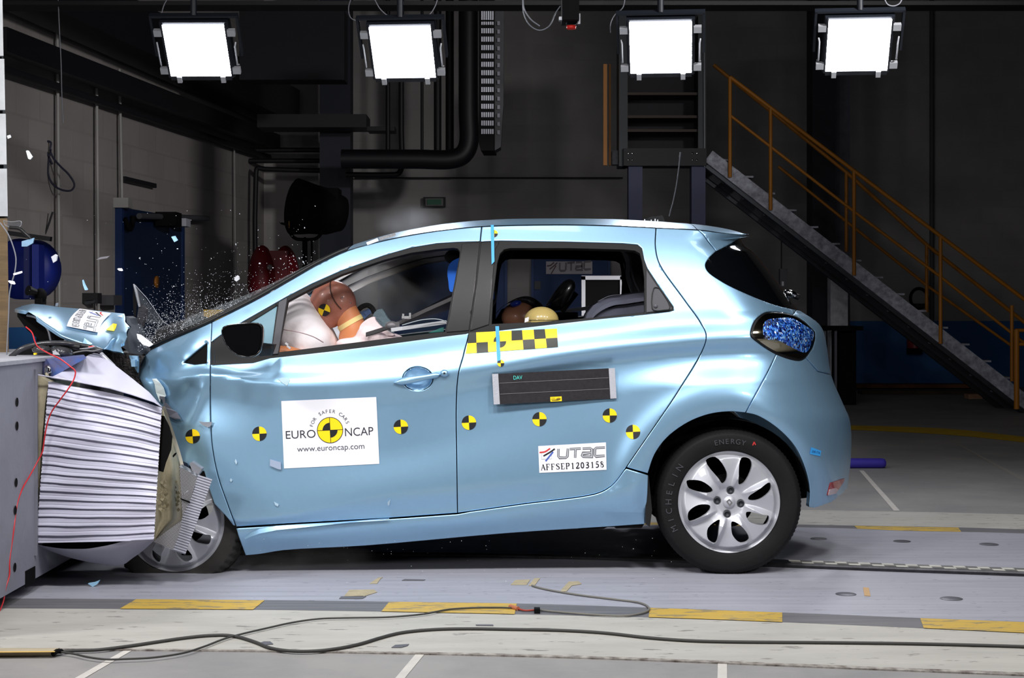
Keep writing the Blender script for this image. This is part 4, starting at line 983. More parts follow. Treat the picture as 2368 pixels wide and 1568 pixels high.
for v, a, b in ((.885, .47, .50), (.885, .52, .538), (.91, .512, .545), (.925, .468, .548), (.94, .512, .545), (.955, .47, .54), (.97, .475, .53)): d.line([(a, v), (b, v)], .008, 0, .013)
d.build('fine_print', black_print, pad)
# blue tapes, chequered tape
def strip(name, quad, m_, lift=.0025, parent=car, nu=3, nv=5):
    d = Decal(side_map(1, 0, 0)); quad_grid(d, quad, nu, nv, 0, lift); return d.build(name, m_, parent)
strip('blue_tape', [(1135, 522), (1141.8, 522), (1143.5, 606), (1137, 613)], blue_tape, .006, nv=12); strip('blue_tape', [(1145.6, 755), (1154, 755), (1157.5, 834), (1149.8, 836)], blue_tape, .004, nv=8)
A_ = [np.array(p, float) for p in ((1085, 769.5), (1288, 760), (1290.5, 803), (1076.7, 818.5))]
def cq(u, v): return tuple((A_[0] * (1 - u) + A_[1] * u) * (1 - v) + (A_[3] * (1 - u) + A_[2] * u) * v)
d = Decal(side_map(1, 0, 0)); quad_grid(d, A_, 14, 6, 0, .0020)
cu = [.0, .079, .209, .333, .482, .602, .735, .861, 1.0]; cb = [0, .122, .244, .37, .5, .627, .753, .88, 1]
for k in (0, 4, 6): quad_grid(d, [cq(cu[k] if k else 0.0, 0), cq(cu[k + 1], 0), cq((cu[k + 1] + cb[k + 1]) / 2, .5), cq((cu[k] + cb[k]) / 2, .5)], 3, 3, 1, .0028)
for k in (1, 5, 7): quad_grid(d, [cq((cu[k] + cb[k]) / 2, .5), cq((cu[k + 1] + cb[k + 1]) / 2, .5), cq(cb[k + 1], 1), cq(cb[k], 1)], 3, 3, 1, .0028)
for a0 in (0, 180):
    c = (1156, 790); a0 = math.radians(a0 - 3); pts = [c] + [(c[0] + 14.5 * math.cos(a0 + math.pi / 2 * k / 8), c[1] + 14.5 * math.sin(a0 + math.pi / 2 * k / 8)) for k in range(9)]; d.shape(pts, [(0, k, k + 1) for k in range(1, 9)], 1, .0028)
d.build('chequered_tape', [yellow, mat('dark_olive_print', (40, 42, 34), rough=.45)], car)
# high voltage triangle
d = Decal(side_map(3.137, 1400, 860)); quad_grid(d, [(159.5, 784), (160.5, 784), (268, 937), (74, 957)], 8, 9, 1, .002); quad_grid(d, [(159.7, 796), (160.3, 796), (258, 931), (85, 949)], 8, 9, 0, .003)
d.poly([(156, 815), (170, 817), (165, 858), (177, 860), (170, 915), (166, 915), (168, 872), (146, 884)], 1, .0036); d.poly([(160, 910), (176, 910), (168, 934)], 1, .0036)
d.poly([(155, 870), (163, 823), (166, 823), (161, 862)], 0, .004)
d.build('warning_triangle', [yellow, black_print], car)['label'] = 'yellow triangle with a black lightning arrow'
d = Decal(side_map(3.137, 1400, 860)); quad_grid(d, [(1490, 546), (1563, 573), (1556, 612), (1480, 595)], 4, 3, 0, .002); d.text('12VR117 N', 1493, 584, 58, 17, 1, .003, math.radians(12)); d.build('blue_label', [blue_tape, mat('navy_print', (20, 40, 110), rough=.5)], car)
strip('white_paper_tag', [(847, 562), (873, 552), (876, 558), (850, 568)], white_sticker, .004); strip('printed_tag', [(876, 551), (914, 540), (916, 546), (880, 557)], mat('grey_barcode', (150, 152, 156), rough=.6, rgb2=(90, 92, 96), vscale=200), .004)
# ------------------------------------------------------------------ crash barrier: deformable honeycomb face on a grey block
BX = -1.925
blk = empty('barrier_block', (BX - .6, 7.0, 0), 'massive grey barrier block with bolt holes at the left of the track', 'barrier')
mb = MB(); mb.box((BX - 1.6, 5.6, .055), (BX, 8.1, .93)); mb.build('body', block_paint, blk)
MB().box((BX - 1.6, 5.59, .93), (BX + .012, 8.11, .945)).build('top_plate', mat('worn_light_plate', (176, 178, 188), rough=.5, var=.25, vscale=9), blk)
MB().box((BX - 1.5, 5.8, 0), (BX - .12, 8.0, .055)).build('foot', deep_black, blk)
for px, py in ((38, 930), (38, 985), (36, 1116), (34, 1180), (33, 1312)):
    Y = BX * FPX / (px - CX); MB().lathe([(.0001, 0), (.016, 0), (.018, .001)], Vector((BX + .002, Y, PZ(py, Y))), (1, 0, 0), n=14).build('bolt_hole', deep_black, blk)
Y = BX * FPX / (70 - CX); z = PZ(1332, Y); MB().box((BX, Y - .07, z - .035), (BX + .003, Y + .06, z + .03)).build('black_patch', deep_black, blk)
mb = MB(); Y = 6.585; mb.box((BX, Y, .15), (BX + .012, Y + .012, .90)); mb.build('edge_strip', mat('edge_grey', (120, 122, 134), rough=.5), blk)

bar = empty('deformable_barrier', (BX + .25, 7.1, 0), 'crushed aluminium honeycomb barrier face bolted to the grey block', 'barrier')
NY = 6.62
c_top = fcurve([(80, 880), (112, 882), (160, 892), (240, 906), (310, 922), (374, 943), (400, 950)]); c_bot = fcurve([(80, 1256), (180, 1254), (300, 1251), (357, 1248), (400, 1247)])
core = [(112, 883), (160, 893), (240, 907), (310, 923), (374, 943), (370, 1000), (365, 1080), (359, 1180), (356, 1248), (240, 1252), (83, 1256), (88, 1150), (96, 1040), (105, 940)]
NR = 17.5
def F_core(px, py):
    px = np.asarray(px, float); py = np.asarray(py, float); t = (py - c_top(px)) / (c_bot(px) - c_top(px))
    ph = t * NR + .08 * np.sin(px * .012 + 3 * t) + .22 * np.sin(9.1 * t) + .02 * np.sin(px * .05 + 17 * t)
    p = ph % 1.0; fall = np.clip((p - .80) / .09, 0, 1); rise = np.clip((p - .93) / .07, 0, 1)
    face = .006 - .007 * np.clip(p / .8, 0, 1) ** 1.4 + .0016 * np.exp(-((p - .42 - .1 * np.sin(17 * t)) / .05) ** 2)
    Y = NY + face + .016 * fall * (1 - .6 * rise) + .004 * np.sin(px * .02 + 23 * t) - .010 * np.sin(t * 3.0) + .02 * np.clip((px - 340) / 40, 0, 1) ** 2
    return np.stack([(px - CX) / FPX * Y, Y, CAMZ - (py - HZ) / FPX * Y], -1)
def mesh_strip(name, F, xs, top, bot, ny, m, parent):
    "fine grid between two photo curves"
    rows = []
    for j in range(ny + 1):
        t = j / ny; y = np.array([top(x) + (bot(x) - top(x)) * t for x in xs]); rows.append([Vector(p) for p in F(np.array(xs, float), y)])
    return MB().grid(rows).build(name, m, parent, recalc=False)
lx = lambda t: 112 - 29 * t; rx = lambda t: 374 - 18 * t
rows = []
for j in range(481):
    t = j / 480; xs = np.linspace(lx(t), rx(t), 30) + .6 * math.sin(j * .55); ys = c_top(xs) + (c_bot(xs) - c_top(xs)) * t; rows.append([Vector(p) for p in F_core(xs, ys)])
MB().grid(rows).build('layered_honeycomb', cladding, bar, recalc=False)
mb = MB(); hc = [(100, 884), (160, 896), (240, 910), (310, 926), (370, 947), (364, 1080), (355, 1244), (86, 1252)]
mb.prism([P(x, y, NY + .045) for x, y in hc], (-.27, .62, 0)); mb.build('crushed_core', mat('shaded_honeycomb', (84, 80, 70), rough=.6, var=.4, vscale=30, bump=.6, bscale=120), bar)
mb = MB(); mb.prism([P(80, 862, NY + .02), P(90, 868, NY + .02), P(112, 884, NY + .02), P(104, 940, NY + .02), P(95, 1040, NY + .02), P(84, 1256, NY + .02), P(80, 1256, NY + .02)], (0, .5, 0)); mb.build('core_edge', honeycomb, bar)
# torn right-hand face, seen from its end: tan honeycomb leaves
rows = []
for y, x0, x1, y1 in ((945, 374, 380, 950), (985, 371, 390, 985), (1020, 369, 400, 1015), (1060, 366, 413, 1055), (1090, 364, 420, 1085), (1150, 361, 422, 1140), (1200, 358, 423, 1201), (1248, 356.5, 359, 1250)):
    rows.append([P(x0 + (x1 - x0) * k / 6, y + (y1 - y) * k / 6, NY + .03 + .30 * (k / 6) ** .8 + .05 * math.sin(k * 1.3)) for k in range(7)])
tanface = MB().grid(rows).build('torn_end_face', honeycomb, bar, recalc=False)
mb = MB()
for i in range(90):
    y = 1112 + rng.rand() * 72; x = 362 + rng.rand() * 50; k = (x - 358) / 64
    c = P(x, y, NY + .02 + .30 * max(k, .02) ** .8); mb.bar(c, c + Vector((.010 * (1 if i % 2 else -1), -.004, .008)), .0016, .012)
mb.build('torn_foil_cells', honeycomb, tanface)
mb = MB(); tp = [P(374, 940, NY + .02), P(380, 955, NY + .08), P(390, 985, NY + .2), P(400, 1015, NY + .3), P(413, 1058, NY + .33), P(419, 1085, NY + .33), P(420, 1140, NY + .34), P(423.5, 1201, NY + .34)]
mb.grid([[p, p + Vector((.012, .006, 0))] for p in crv(tp, 4) for p in [Vector(p)]]); mb.build('cladding_edge', mat('pale_edge', (190, 186, 172), rough=.5, metal=.2), bar, recalc=False)
MB().prism([P(x, y, NY + .035) for x, y in ((380, 962), (392, 986), (399, 1010), (396, 1040), (384, 1070), (378, 1092), (371, 1085), (374, 1020))], (-.06, .1, 0)).build('gap_shade_block', deep_black, bar)  # black block put in as the shade inside the torn end
# cladding sheet bent over the top
u_f = fcurve([(105, 866), (117, 872), (178, 842), (217, 816), (232, 820), (262, 841), (300, 870), (345, 906), (378, 944)]); l_f = fcurve([(105, 870), (117, 873), (178, 882), (255, 897), (306, 912), (357, 928), (380, 945)])
def F_clad(px, py):
    px = np.asarray(px, float); py = np.asarray(py, float); L = l_f(px); t = np.clip((L - py) / 80.0, -.2, 1.2)
    Y = NY - .012 + .45 * t + .035 * np.sin(px * .035) * t - .02 * np.exp(-((px - 240 - (L - py) * .4) / 30.0) ** 2)
    return np.stack([(px - CX) / FPX * Y, Y, CAMZ - (py - HZ) / FPX * Y], -1)
cl = [(117, 872.5), (150, 856), (178, 840), (205, 820), (217, 816), (226, 817), (236, 822), (262, 841), (300, 870), (345, 906), (376, 941), (357, 929), (306, 912), (255, 897), (178, 882)]
sheet('top_cladding', cl, F_clad, cladding, bar, step=7, edge=1, drop=.001, thick=.003)
mb = MB(); mb.tube([P(88, 867, NY - .02), P(117, 872, NY - .014), P(178, 882, NY - .012)], .003, n=6); mb.build('cladding_rim', cladding, bar)
# bottom cladding bulging down
ub = fcurve([(78, 1258), (110, 1264), (150, 1269), (190, 1269.5), (240, 1263), (300, 1250), (357, 1247)]); lb = fcurve([(78, 1260), (120, 1276), (170, 1292), (230, 1304), (265, 1308), (284, 1306), (305, 1292), (330, 1274), (357, 1250)])
def F_bb(px, py):
    px = np.asarray(px, float); py = np.asarray(py, float); t = (py - ub(px)) / np.maximum(lb(px) - ub(px), 1); Y = NY - .01 + .10 * t ** 1.6 + .02 * np.sin(px * .03)
    return np.stack([(px - CX) / FPX * Y, Y, CAMZ - (py - HZ) / FPX * Y], -1)
mesh_strip('bottom_cladding', F_bb, np.linspace(79, 356, 40), lambda x: float(ub(x)), lambda x: float(lb(x)), 8, mat('grey_sheet', (150, 150, 164), rough=.45, metal=.3), bar)
mb = MB(); mb.prism([P(84, 1248, 6.70), P(300, 1245, 6.70), P(300, 1252, 6.70), P(190, 1272, 6.70), P(84, 1264, 6.70)], (0, .6, 0)); mb.build('lower_shade_block', deep_black, bar)  # black block stands in for shade between core and bottom sheet
mb = MB(); Y = 6.66; mb.prism([P(78, 1262, Y), P(84, 1262, Y), P(84, 1298, Y), P(76, 1301, Y)], (.0, .03, 0)); mb.build('backing_plate_foot', block_paint, bar)
MB().prism([P(87, 1276, 6.67), P(93, 1274, 6.67), P(92, 1282, 6.67), P(87, 1288, 6.67)], (0, .01, 0)).build('yellow_tag', yellow, bar)
# blue steel mounting bracket
mb = MB(); br = [(82, 832), (140, 829), (196, 824), (200, 828), (117, 874), (82, 866)]; mb.prism([P(x, y, 6.70) for x, y in br], (-.07, .25, .0)); brk = mb.build('mounting_bracket', blue_steel, bar)
MB().ball(P(111, 858, 6.69), (.016, .012, .024)).build('bolt_head', chrome, brk)
MB().prism([P(86, 880, 6.68), P(96, 874, 6.68), P(102, 877, 6.68), P(92, 886, 6.68)], (0, .05, 0)).build('bracket_tab', blue_steel, brk)
# ridged and perforated pieces of the bumper element
perf = bpy.data.materials.new('perforated_foil'); perf.use_nodes = True; nt = perf.node_tree; b = nt.nodes['Principled BSDF']; b.inputs['Metallic'].default_value = .4; b.inputs['Roughness'].default_value = .4
tc = nt.nodes.new('ShaderNodeTexCoord'); mp_ = nt.nodes.new('ShaderNodeMapping'); mp_.inputs['Rotation'].default_value = (0, math.radians(-20), 0); mp_.inputs['Scale'].default_value = (180, 0, 180); vo = nt.nodes.new('ShaderNodeTexVoronoi'); vo.inputs['Scale'].default_value = 1.0; vo.inputs['Randomness'].default_value = .0
rp = nt.nodes.new('ShaderNodeValToRGB'); rp.color_ramp.elements[0].position = .33; rp.color_ramp.elements[0].color = (.02, .02, .022, 1); rp.color_ramp.elements[1].position = .40; rp.color_ramp.elements[1].color = (.42, .42, .45, 1)
nt.links.new(tc.outputs['Object'], mp_.inputs['Vector']); nt.links.new(mp_.outputs['Vector'], vo.inputs['Vector']); nt.links.new(vo.outputs['Distance'], rp.inputs['Fac']); nt.links.new(rp.outputs['Color'], b.inputs['Base Color'])
a0, a1, b1, b0 = (np.array(p, float) for p in ((458, 1098), (491, 1108.5), (428.5, 1282.5), (399, 1273)))
FY = 6.70; rows = []
for j in range(321):
    t = j / 320; p, q = a0 * (1 - t) + b0 * t, a1 * (1 - t) + b1 * t; p = p + np.array([3.5 * math.sin(t * 9) * math.sin(t * 3.1), 0])
    rid = .5 - .5 * math.cos(2 * math.pi * 30 * t)
    rows.append([P(*(p * (1 - s) + q * s), FY + .005 * (1 - rid ** .7) + .02 * (1 - s)) for s in np.linspace(0, 1, 5)])
el = MB().grid(rows).build('ridged_element', mat('ridged_grey', (150, 152, 164), rough=.45, metal=.3), bar, recalc=False)
mb = MB()
for q in ([(415, 1079), (436, 1090), (455, 1102), (456, 1103), (440, 1160), (419, 1152)], [(419, 1153), (440, 1162), (425, 1210), (402, 1272), (354, 1253), (378, 1234), (423, 1203)]):
    mb.prism([P(x, y, FY + .022) for x, y in q], (-.01, .10, 0))
mb.build('perforated_side', perf, el)
mb = MB(); mb.prism([P(417, 1152, FY + .018), P(440, 1160, FY + .016), P(438, 1163, FY + .016), P(418, 1155, FY + .018)], (0, .03, 0)); mb.build('torn_seam', deep_black, el)
mb = MB(); mb.tube([P(420, 1148, FY), P(428, 1141, FY - .01), P(435, 1135, FY)], .002, n=5); mb.build('bent_wire', steel, el)
mb = MB(); mb.prism([P(438, 1072, 6.80), P(443, 1068, 6.80), P(467, 1084, 6.80), P(464, 1091, 6.80), P(455, 1103, 6.80), P(447, 1096, 6.80)], (0, .05, 0)); mb.build('bent_cap', mat('mid_grey_metal', (140, 142, 150), rough=.45, metal=.3), bar)
MB().prism([P(399, 1054, 6.70), P(404, 1048, 6.70), P(408, 1047, 6.70), P(406, 1052, 6.70), P(400, 1058, 6.70)], (0, .01, 0)).build('black_scrap', deep_black, bar)
# tall block wall at the far left edge, with a wooden board
tw = empty('block_pier', (PX(-70, 7.6), 7.6, 0), 'pale steel pier in stacked plates at the left edge of the hall floor', 'pier')
pl = mat('pale_steel_plate', (196, 200, 204), rough=.45, metal=.2, var=.35, vscale=3)
for (ya, yb, xr) in ((-60, 129, 8), (136, 254, 12), (263, 380, 15.5), (390, 500, 18)):
    xl = -160; mb = MB(); mb.prism([P(xl, ya, 7.5), P(xr - (yb - ya) * .018, ya, 7.5), P(xr, yb, 7.5), P(xl, yb, 7.5)], (-.16, .5, 0)); mb.build('steel_plate', pl, tw)
mb = MB(); mb.prism([P(-160, -60, 7.53), P(1, -60, 7.53), P(10, 500, 7.53), P(-160, 500, 7.53)], (-.15, .4, 0)); mb.build('inner_post', deep_black, tw)
mb = MB(); mb.prism([P(-160, 505, 7.5), P(17, 505, 7.5), P(19, 640, 7.5), P(20, 715, 7.5), P(20, 834, 7.5), P(-160, 834, 7.5)], (-.16, .5, 0)); mb.build('plywood_board', mat('plywood', (112, 92, 66), rough=.8, var=.35, vscale=6, stretch=(1, 1, 8)), tw)
mb = MB(); mb.box((PX(-160, 7.5), 7.52, 0), (PX(19, 7.5) - .16, 8.05, PZ(834, 7.5))); mb.build('pier_foot', block_paint, tw)
# red test wire hanging down the barrier
wire = [P(60, 756, 6.98), P(74, 769, 6.95), P(80, 788, 6.92), P(86, 800, 6.85), P(108, 815, 6.66), P(142, 832, 6.56), P(163, 848, 6.54), P(174, 858, 6.54), P(172, 874, 6.54), P(160, 896, 6.53), P(138, 926, 6.54), P(118, 955, 6.55), P(108, 985, 6.55), P(102, 1020, 6.55), P(98, 1045, 6.55), P(88, 1065, 6.54), P(72, 1095, 6.50), P(52, 1130, 6.42), P(40, 1165, 6.36), P(36, 1190, 6.34), P(32, 1225, 6.31), P(27, 1260, 6.29), P(22, 1298, 6.26), P(22, 1330, 6.25), P(13, 1360, 6.22), P(8, 1390, 6.2), P(-4, 1420, 6.15)]
o = MB().tube(crv(wire, 4), .0029, n=7).build('red_wire', mat('red_cable', (196, 42, 50), rough=.4), None); tag(o, 'thin red test wire hanging from the wreck down the front of the barrier', 'wire')
# ------------------------------------------------------------------ inside the car: parts of the car
blue_cov = mat('bright_blue_seat_cover', (28, 104, 214), rough=.7)
def seat(name, pxc, Yc, m_, parent, w=.46):
    o = bpy.data.objects.new(name, None); COL.objects.link(o); o.parent = parent; o.location = Vector((PX(pxc, Yc), Yc, .3)) - parent.location
    b0 = Vector((PX(pxc - 15, Yc), 0, .40)); t0 = Vector((PX(pxc + 40, Yc), 0, 1.12)); d = (t0 - b0)
    rows = []
    for t in np.linspace(0, 1, 12):
        c = b0 + d * t; ww = w / 2 * (1 - .18 * t ** 2) * (1 if t < .93 else .85); th = .075 * (1 - .3 * t)
        rows.append([Vector((c.x + th * math.cos(a), Yc + ww * math.copysign(abs(math.sin(a)) ** .6, math.sin(a)), c.z + .01 * math.cos(a))) for a in np.linspace(0, 2 * math.pi, 18, endpoint=False)])
    mb = MB(); mb.grid(rows, closed=True); mb.add(rows[-1], [tuple(range(18))]); mb.build('backrest', m_, o)
    mb = MB(); mb.ball(Vector((b0.x - .24, Yc, .38)), (.27, w / 2, .09)); mb.build('cushion', m_, o)
    hr = t0 + Vector((.035, 0, .10)); mb = MB(); mb.ball(Vector((hr.x, Yc, hr.z)), (.05, .13, .085)); mb.build('headrest', m_, o)
    return o
seat('driver_seat', 1060, 7.42, blue_cov, car); seat('passenger_seat', 1070, 8.18, mat('dark_seat', (26, 28, 34), rough=.8), car)
# blue edge of the driver's seat cover showing by the pillar
mb = MB(); cov = crv([(1062, 596), (1046, 604), (1037, 616), (1034.5, 632), (1037, 652), (1041, 674), (1056, 674)], 4); mb.prism([P(x, y, 7.30) for x, y in cov], (0, .24, 0), smooth=False); mb.build('seat_cover', blue_cov, car)
MB().ball(P(1053, 594, 7.42), (.05, .12, .035)).build('seat_headrest', deep_black, car)
# rear seat row
mb = MB(); rows = []
for t in np.linspace(0, 1, 8): rows.append([Vector((PX(1480, 7.8) + .10 * t + .03 * math.sin(y * 20) * 0, y, .35 + .50 * t)) for y in np.linspace(7.12, 8.52, 10)])
mb.grid(rows); mb.build('rear_seat', fabric_dark, car)
mb = MB(); mb.box((PX(1130, 7.8), 7.1, .28), (PX(1500, 7.8), 8.55, .33)); mb.build('cabin_floor', deep_black, car)
# far sill strip and dark belts seen through the rear opening
mb = MB(); mb.bar(P(1296, 721, 8.30), P(1372, 711, 8.30), .02, .018); mb.build('far_sill_strip', mat('pale_sill', (150, 152, 158), rough=.4), car)
mb = MB(); q = crv([P(1437, 575, 7.9), P(1456, 592, 7.9), P(1459, 618, 7.9), P(1467, 650, 7.9), P(1482, 680, 7.9)], 6); mb.tube(q, .006, n=6); mb.build('rear_belt_webbing', mat('belt_edge', (70, 70, 76), rough=.6), car)
mb = MB(); mb.prism([P(1438, 572, 8.0), P(1448, 580, 8.0), P(1457, 604, 8.0), P(1457, 640, 8.0), P(1470, 680, 8.0), P(1495, 690, 8.0), P(1492, 580, 8.0), P(1480, 570, 8.0)], (0, .3, 0)); mb.build('rear_pillar_trim', mat('inner_trim', (24, 24, 28), rough=.6), car)
MB().prism([P(1175, 581, 8.25), P(1183, 575, 8.25), P(1186, 580, 8.25), P(1182, 589, 8.25), P(1175, 591, 8.25)], (0, .05, 0)).build('grab_handle', deep_black, car)
# steering wheel airbag, passenger airbag, belt
ab_m = mat('airbag_fabric', (242, 236, 240), rough=.85, bump=.12, bscale=35)
ax = Vector((-.80, .0, .60)).normalized()
def bag(name, c, R, th, ax, m_, wr=.012, seed=1):
    u = Vector((0, 1, 0)); w = ax.cross(u).normalized(); rows = []
    for i in range(25):
        ph = math.pi * i / 24
        row = []
        for k in range(48):
            a = 2 * math.pi * k / 48; rr = R * math.sin(ph) ** .8; wrk = wr * math.sin(a * 7 + seed) * math.sin(ph) ** 2 + wr * .5 * math.sin(a * 13 + ph * 5 + seed)
            row.append(c + (u * math.cos(a) * 1.0 + w * math.sin(a)) * (rr + wrk) + ax * th * math.cos(ph) * (1 - .25 * math.cos(ph) ** 2))
        rows.append(row)
    o = MB().grid(rows, closed=True).build(name, m_, car); return o
ab = bag('driver_airbag', P(697, 772, 7.45), .222, .175, Vector((.84, -.12, .54)).normalized(), ab_m)
MB().tube(crv([P(655, 762, 7.13), P(690, 768, 7.10), P(725, 779, 7.10), P(748, 792, 7.12)], 6), .0022, n=5).build('airbag_seam', mat('bag_seam', (150, 128, 132), rough=.8), ab)
bag('passenger_airbag', P(800, 775, 8.0), .17, .12, Vector((.8, 0, .6)).normalized(), mat('airbag_fabric_white', (226, 228, 236), rough=.85, bump=.12, bscale=35), seed=3)
mb = MB(); mb.lathe([(.165, -.014), (.18, 0), (.165, .014), (.15, 0), (.165, -.014)], P(655, 812, 7.42), (.86, 0, .5), n=40); mb.build('steering_wheel', matte_black, car)
for q in (((664, 800), (672, 806)), ((660, 793), (666, 798))): MB().bar(P(*q[0], 7.10), P(*q[1], 7.10), .008, .008).build('column_bracket', mat('white_bracket', (210, 210, 215), rough=.5), car)
belt_m = mat('grey_belt', (62, 60, 62), rough=.7)
bp_ = [P(1052, 688, 7.16), P(985, 718, 7.20), P(935, 742, 7.22), P(900, 757, 7.22), P(872, 766, 7.20), P(846, 774, 7.18)]
mb = MB(); rows = [[p + Vector((0, -.004, .007)), p + Vector((0, -.004, -.007))] for p in bp_]; mb.grid(rows); mb.grid([[p + Vector((0, .001, .010)), p + Vector((0, .001, -.010))] for p in bp_]); belt = mb.build('seat_belt', belt_m, car, recalc=False)
mb = MB(); mb.add([P(1052, 676, 7.5), P(1052, 712, 7.5), P(905, 757, 7.5), P(905, 752, 7.5)], [(0, 1, 2, 3)]); mb.build('belt_slack', mat('dark_belt', (34, 34, 38), rough=.8), belt)
mb = MB(); c = P(940, 733, 7.18); mb.box(c + Vector((-.020, -.01, -.008)), c + Vector((.020, .01, .004)), M=None); mb.box(c + Vector((-.018, -.012, -.006)), c + Vector((-.010, .012, .014))); mb.box(c + Vector((.012, -.012, -.002)), c + Vector((.020, .012, .018))); mb.build('load_cell', mat('light_alloy_block', (176, 176, 178), rough=.35, metal=.5), belt)
c = P(906, 754, 7.17); mb = MB(); mb.ball(c, (.03, .02, .022)); mb.box(c + Vector((.008, -.015, -.02)), c + Vector((.035, .015, .018))); mb.build('belt_clip', mat('dark_alloy_block', (96, 94, 98), rough=.45, metal=.4), belt)
# ------------------------------------------------------------------ the dummies
def remesh(o, vox, sm=6):
    m = o.modifiers.new('remesh', 'REMESH'); m.mode = 'VOXEL'; m.voxel_size = vox; m.use_smooth_shade = True
    s = o.modifiers.new('smooth', 'SMOOTH'); s.iterations = sm; s.factor = .5
    return o
dskin = mat('dummy_skin_brown', (176, 116, 98), rough=.38, coat=.15, rgb2=(150, 92, 76), vscale=5)
dtan = mat('dummy_neck_tan', (208, 132, 86), rough=.5)
DY = 7.40
dm = empty('crash_test_dummy', P(880, 900, DY), 'driver dummy with orange neck thrown forward into the white airbag', 'dummy')
mb = MB(); RM = lambda d: Matrix.Rotation(math.radians(d), 3, 'Y')
mb.ball(P(771, 700, DY), (.107, .080, .100), n=32, m=20, M=RM(35)); mb.ball(P(760, 722, DY), (.075, .066, .075), n=20, m=14); mb.ball(P(757, 738, DY), (.046, .05, .046), n=16, m=12); mb.ball(P(722, 706, DY), (.022, .02, .03), n=12, m=8)
head = remesh(mb.build('head', dskin, dm), .006, 14)
# seam of the skull cap: a fine groove line round the head
def headpt(px, py):
    q = P(px, py, DY); c = P(772, 699, DY); dx, dz = q.x - c.x, q.z - c.z; r2 = 1 - (dx * dx + dz * dz) / .102 ** 2
    return Vector((q.x, DY - .080 * math.sqrt(max(r2, .02)) - .002, q.z))
MB().tube(crv([headpt(x, y) for x, y in ((767, 647), (766, 658), (769, 675), (776, 692), (785, 706), (793, 715))], 5), .0022, n=6).build('skull_cap_seam', mat('dark_seam', (60, 38, 32), rough=.6), head)
for x, y, t in ((794, 689, .004), (813, 701, .004)): MB().ball(headpt(x, y), t, n=8, m=6).build('screw', chrome, head)
disc('target_marker', 754, 717, 14.2, 22, mp=lambda u, v, l: headpt(u, v) + Vector((0, -.006, 0)), parent=head)
# neck: tapered block from the jaw to the chest
def loft(secs, Yc, n=20):
    rows = []
    for i, (x, y, rp, rd) in enumerate(secs):
        a, b = secs[max(i - 1, 0)], secs[min(i + 1, len(secs) - 1)]; d = np.array([b[0] - a[0], -(b[1] - a[1])], float); d /= np.linalg.norm(d); nn = Vector((-d[1], 0, d[0]))
        c = P(x, y, Yc); rows.append([c + nn * (rp / FPX * Yc) * math.cos(t) + Vector((0, 1, 0)) * rd * math.sin(t) for t in np.linspace(0, 2 * math.pi, n, endpoint=False)])
    mb = MB(); mb.grid(rows, closed=True); mb.add(rows[0], [tuple(range(n))]); mb.add(rows[-1], [tuple(range(n))]); return mb
loft([(788, 709, 30, .055), (797, 722, 31, .060), (806, 738, 30, .062), (814, 753, 30, .066), (818, 766, 36, .085), (826, 790, 46, .12)], DY).build('neck', dtan, dm)
loft([(807.5, 742, 31.6, .0655), (813, 751.5, 31.8, .0675)], DY).build('neck_tape', mat('cream_tape', (232, 208, 140), rough=.6), dm)
mb = MB(); mb.ball(P(905, 860, DY), (.20, .21, .13), M=RM(25)); mb.ball(P(862, 778, DY - .12), (.075, .085, .05), M=RM(15)); mb.ball(P(835, 800, DY - .14), (.12, .06, .036), M=RM(6)); mb.ball(P(905, 800, DY - .05), (.10, .14, .06), M=RM(20))
shirt = remesh(mb.build('shirt', mat('pale_pink_shirt', (226, 206, 208), rough=.9, bump=.15, bscale=60), dm), .012, 4)
mb = MB(); sh_ = crv([(831, 766), (833, 753), (842, 743), (855, 735), (866, 733), (868, 740), (878, 752), (893, 764), (912, 775), (880, 776), (850, 774)], 3, closed=True); mb.prism([P(x, y, 7.245) for x, y in sh_], (0, .05, 0)); mb.build('collar_fold', MATS['pale_pink_shirt'], shirt)
mb = MB(); jk = [(866, 722), (873, 716), (883, 714), (890, 724), (896, 735), (908, 748), (916, 758), (910, 770), (890, 762), (876, 750), (868, 740), (860, 736)]; mb.prism([P(x, y, 7.30) for x, y in jk], (0, .06, 0)); mb.build('jacket', mat('blue_grey_jacket', (82, 98, 106), rough=.8, bump=.3, bscale=60), dm)
MB().tube(crv([P(829, 716, 7.42), P(838, 709, 7.42), P(850, 706, 7.42), P(860, 712, 7.42), P(866, 724, 7.42)], 6), .012, n=10).build('foam_tube', mat('black_foam', (14, 14, 16), rough=.9, bump=.6, bscale=150), dm)
MB().prism([P(833, 722, 7.45), P(852, 714, 7.45), P(860, 722, 7.45), P(842, 738, 7.45)], (0, .03, 0)).build('blue_cable_cover', mat('pale_blue', (118, 154, 214), rough=.7), dm)
mb = MB(); mb.tube([P(636, 830, 7.16), P(650, 812, 7.16), P(668, 812, 7.17), P(700, 835, 7.25)], [.05, .03, .024, .05], n=10); mb.build('forearm', dtan, dm)
ch = empty('child_dummy', P(1252, 800, 7.36), 'child dummy with a tan domed head just above the rear window sill', 'dummy')
mb = MB(); mb.ball(P(1252, 741, 7.36), (.078, .075, .062), n=24, m=16); mb.ball(P(1252, 760, 7.36), (.07, .07, .07)); hd = mb.build('head', mat('dummy_tan_vinyl', (190, 168, 104), rough=.3, coat=.3), ch)
MB().tube([P(1252, 741, 7.36) + Vector((.0785 * math.cos(a), -.0755 * math.sin(a), .002)) for a in np.linspace(0, math.pi, 20)], .0014, n=5).build('cap_seam', mat('olive_seam', (96, 84, 48), rough=.6), hd)
MB().prism([P(1214, 736, 7.28), P(1223, 733, 7.285), P(1222, 743, 7.28), P(1213, 746, 7.28)], (0, .004, 0)).build('white_tag', white_sticker, ch)
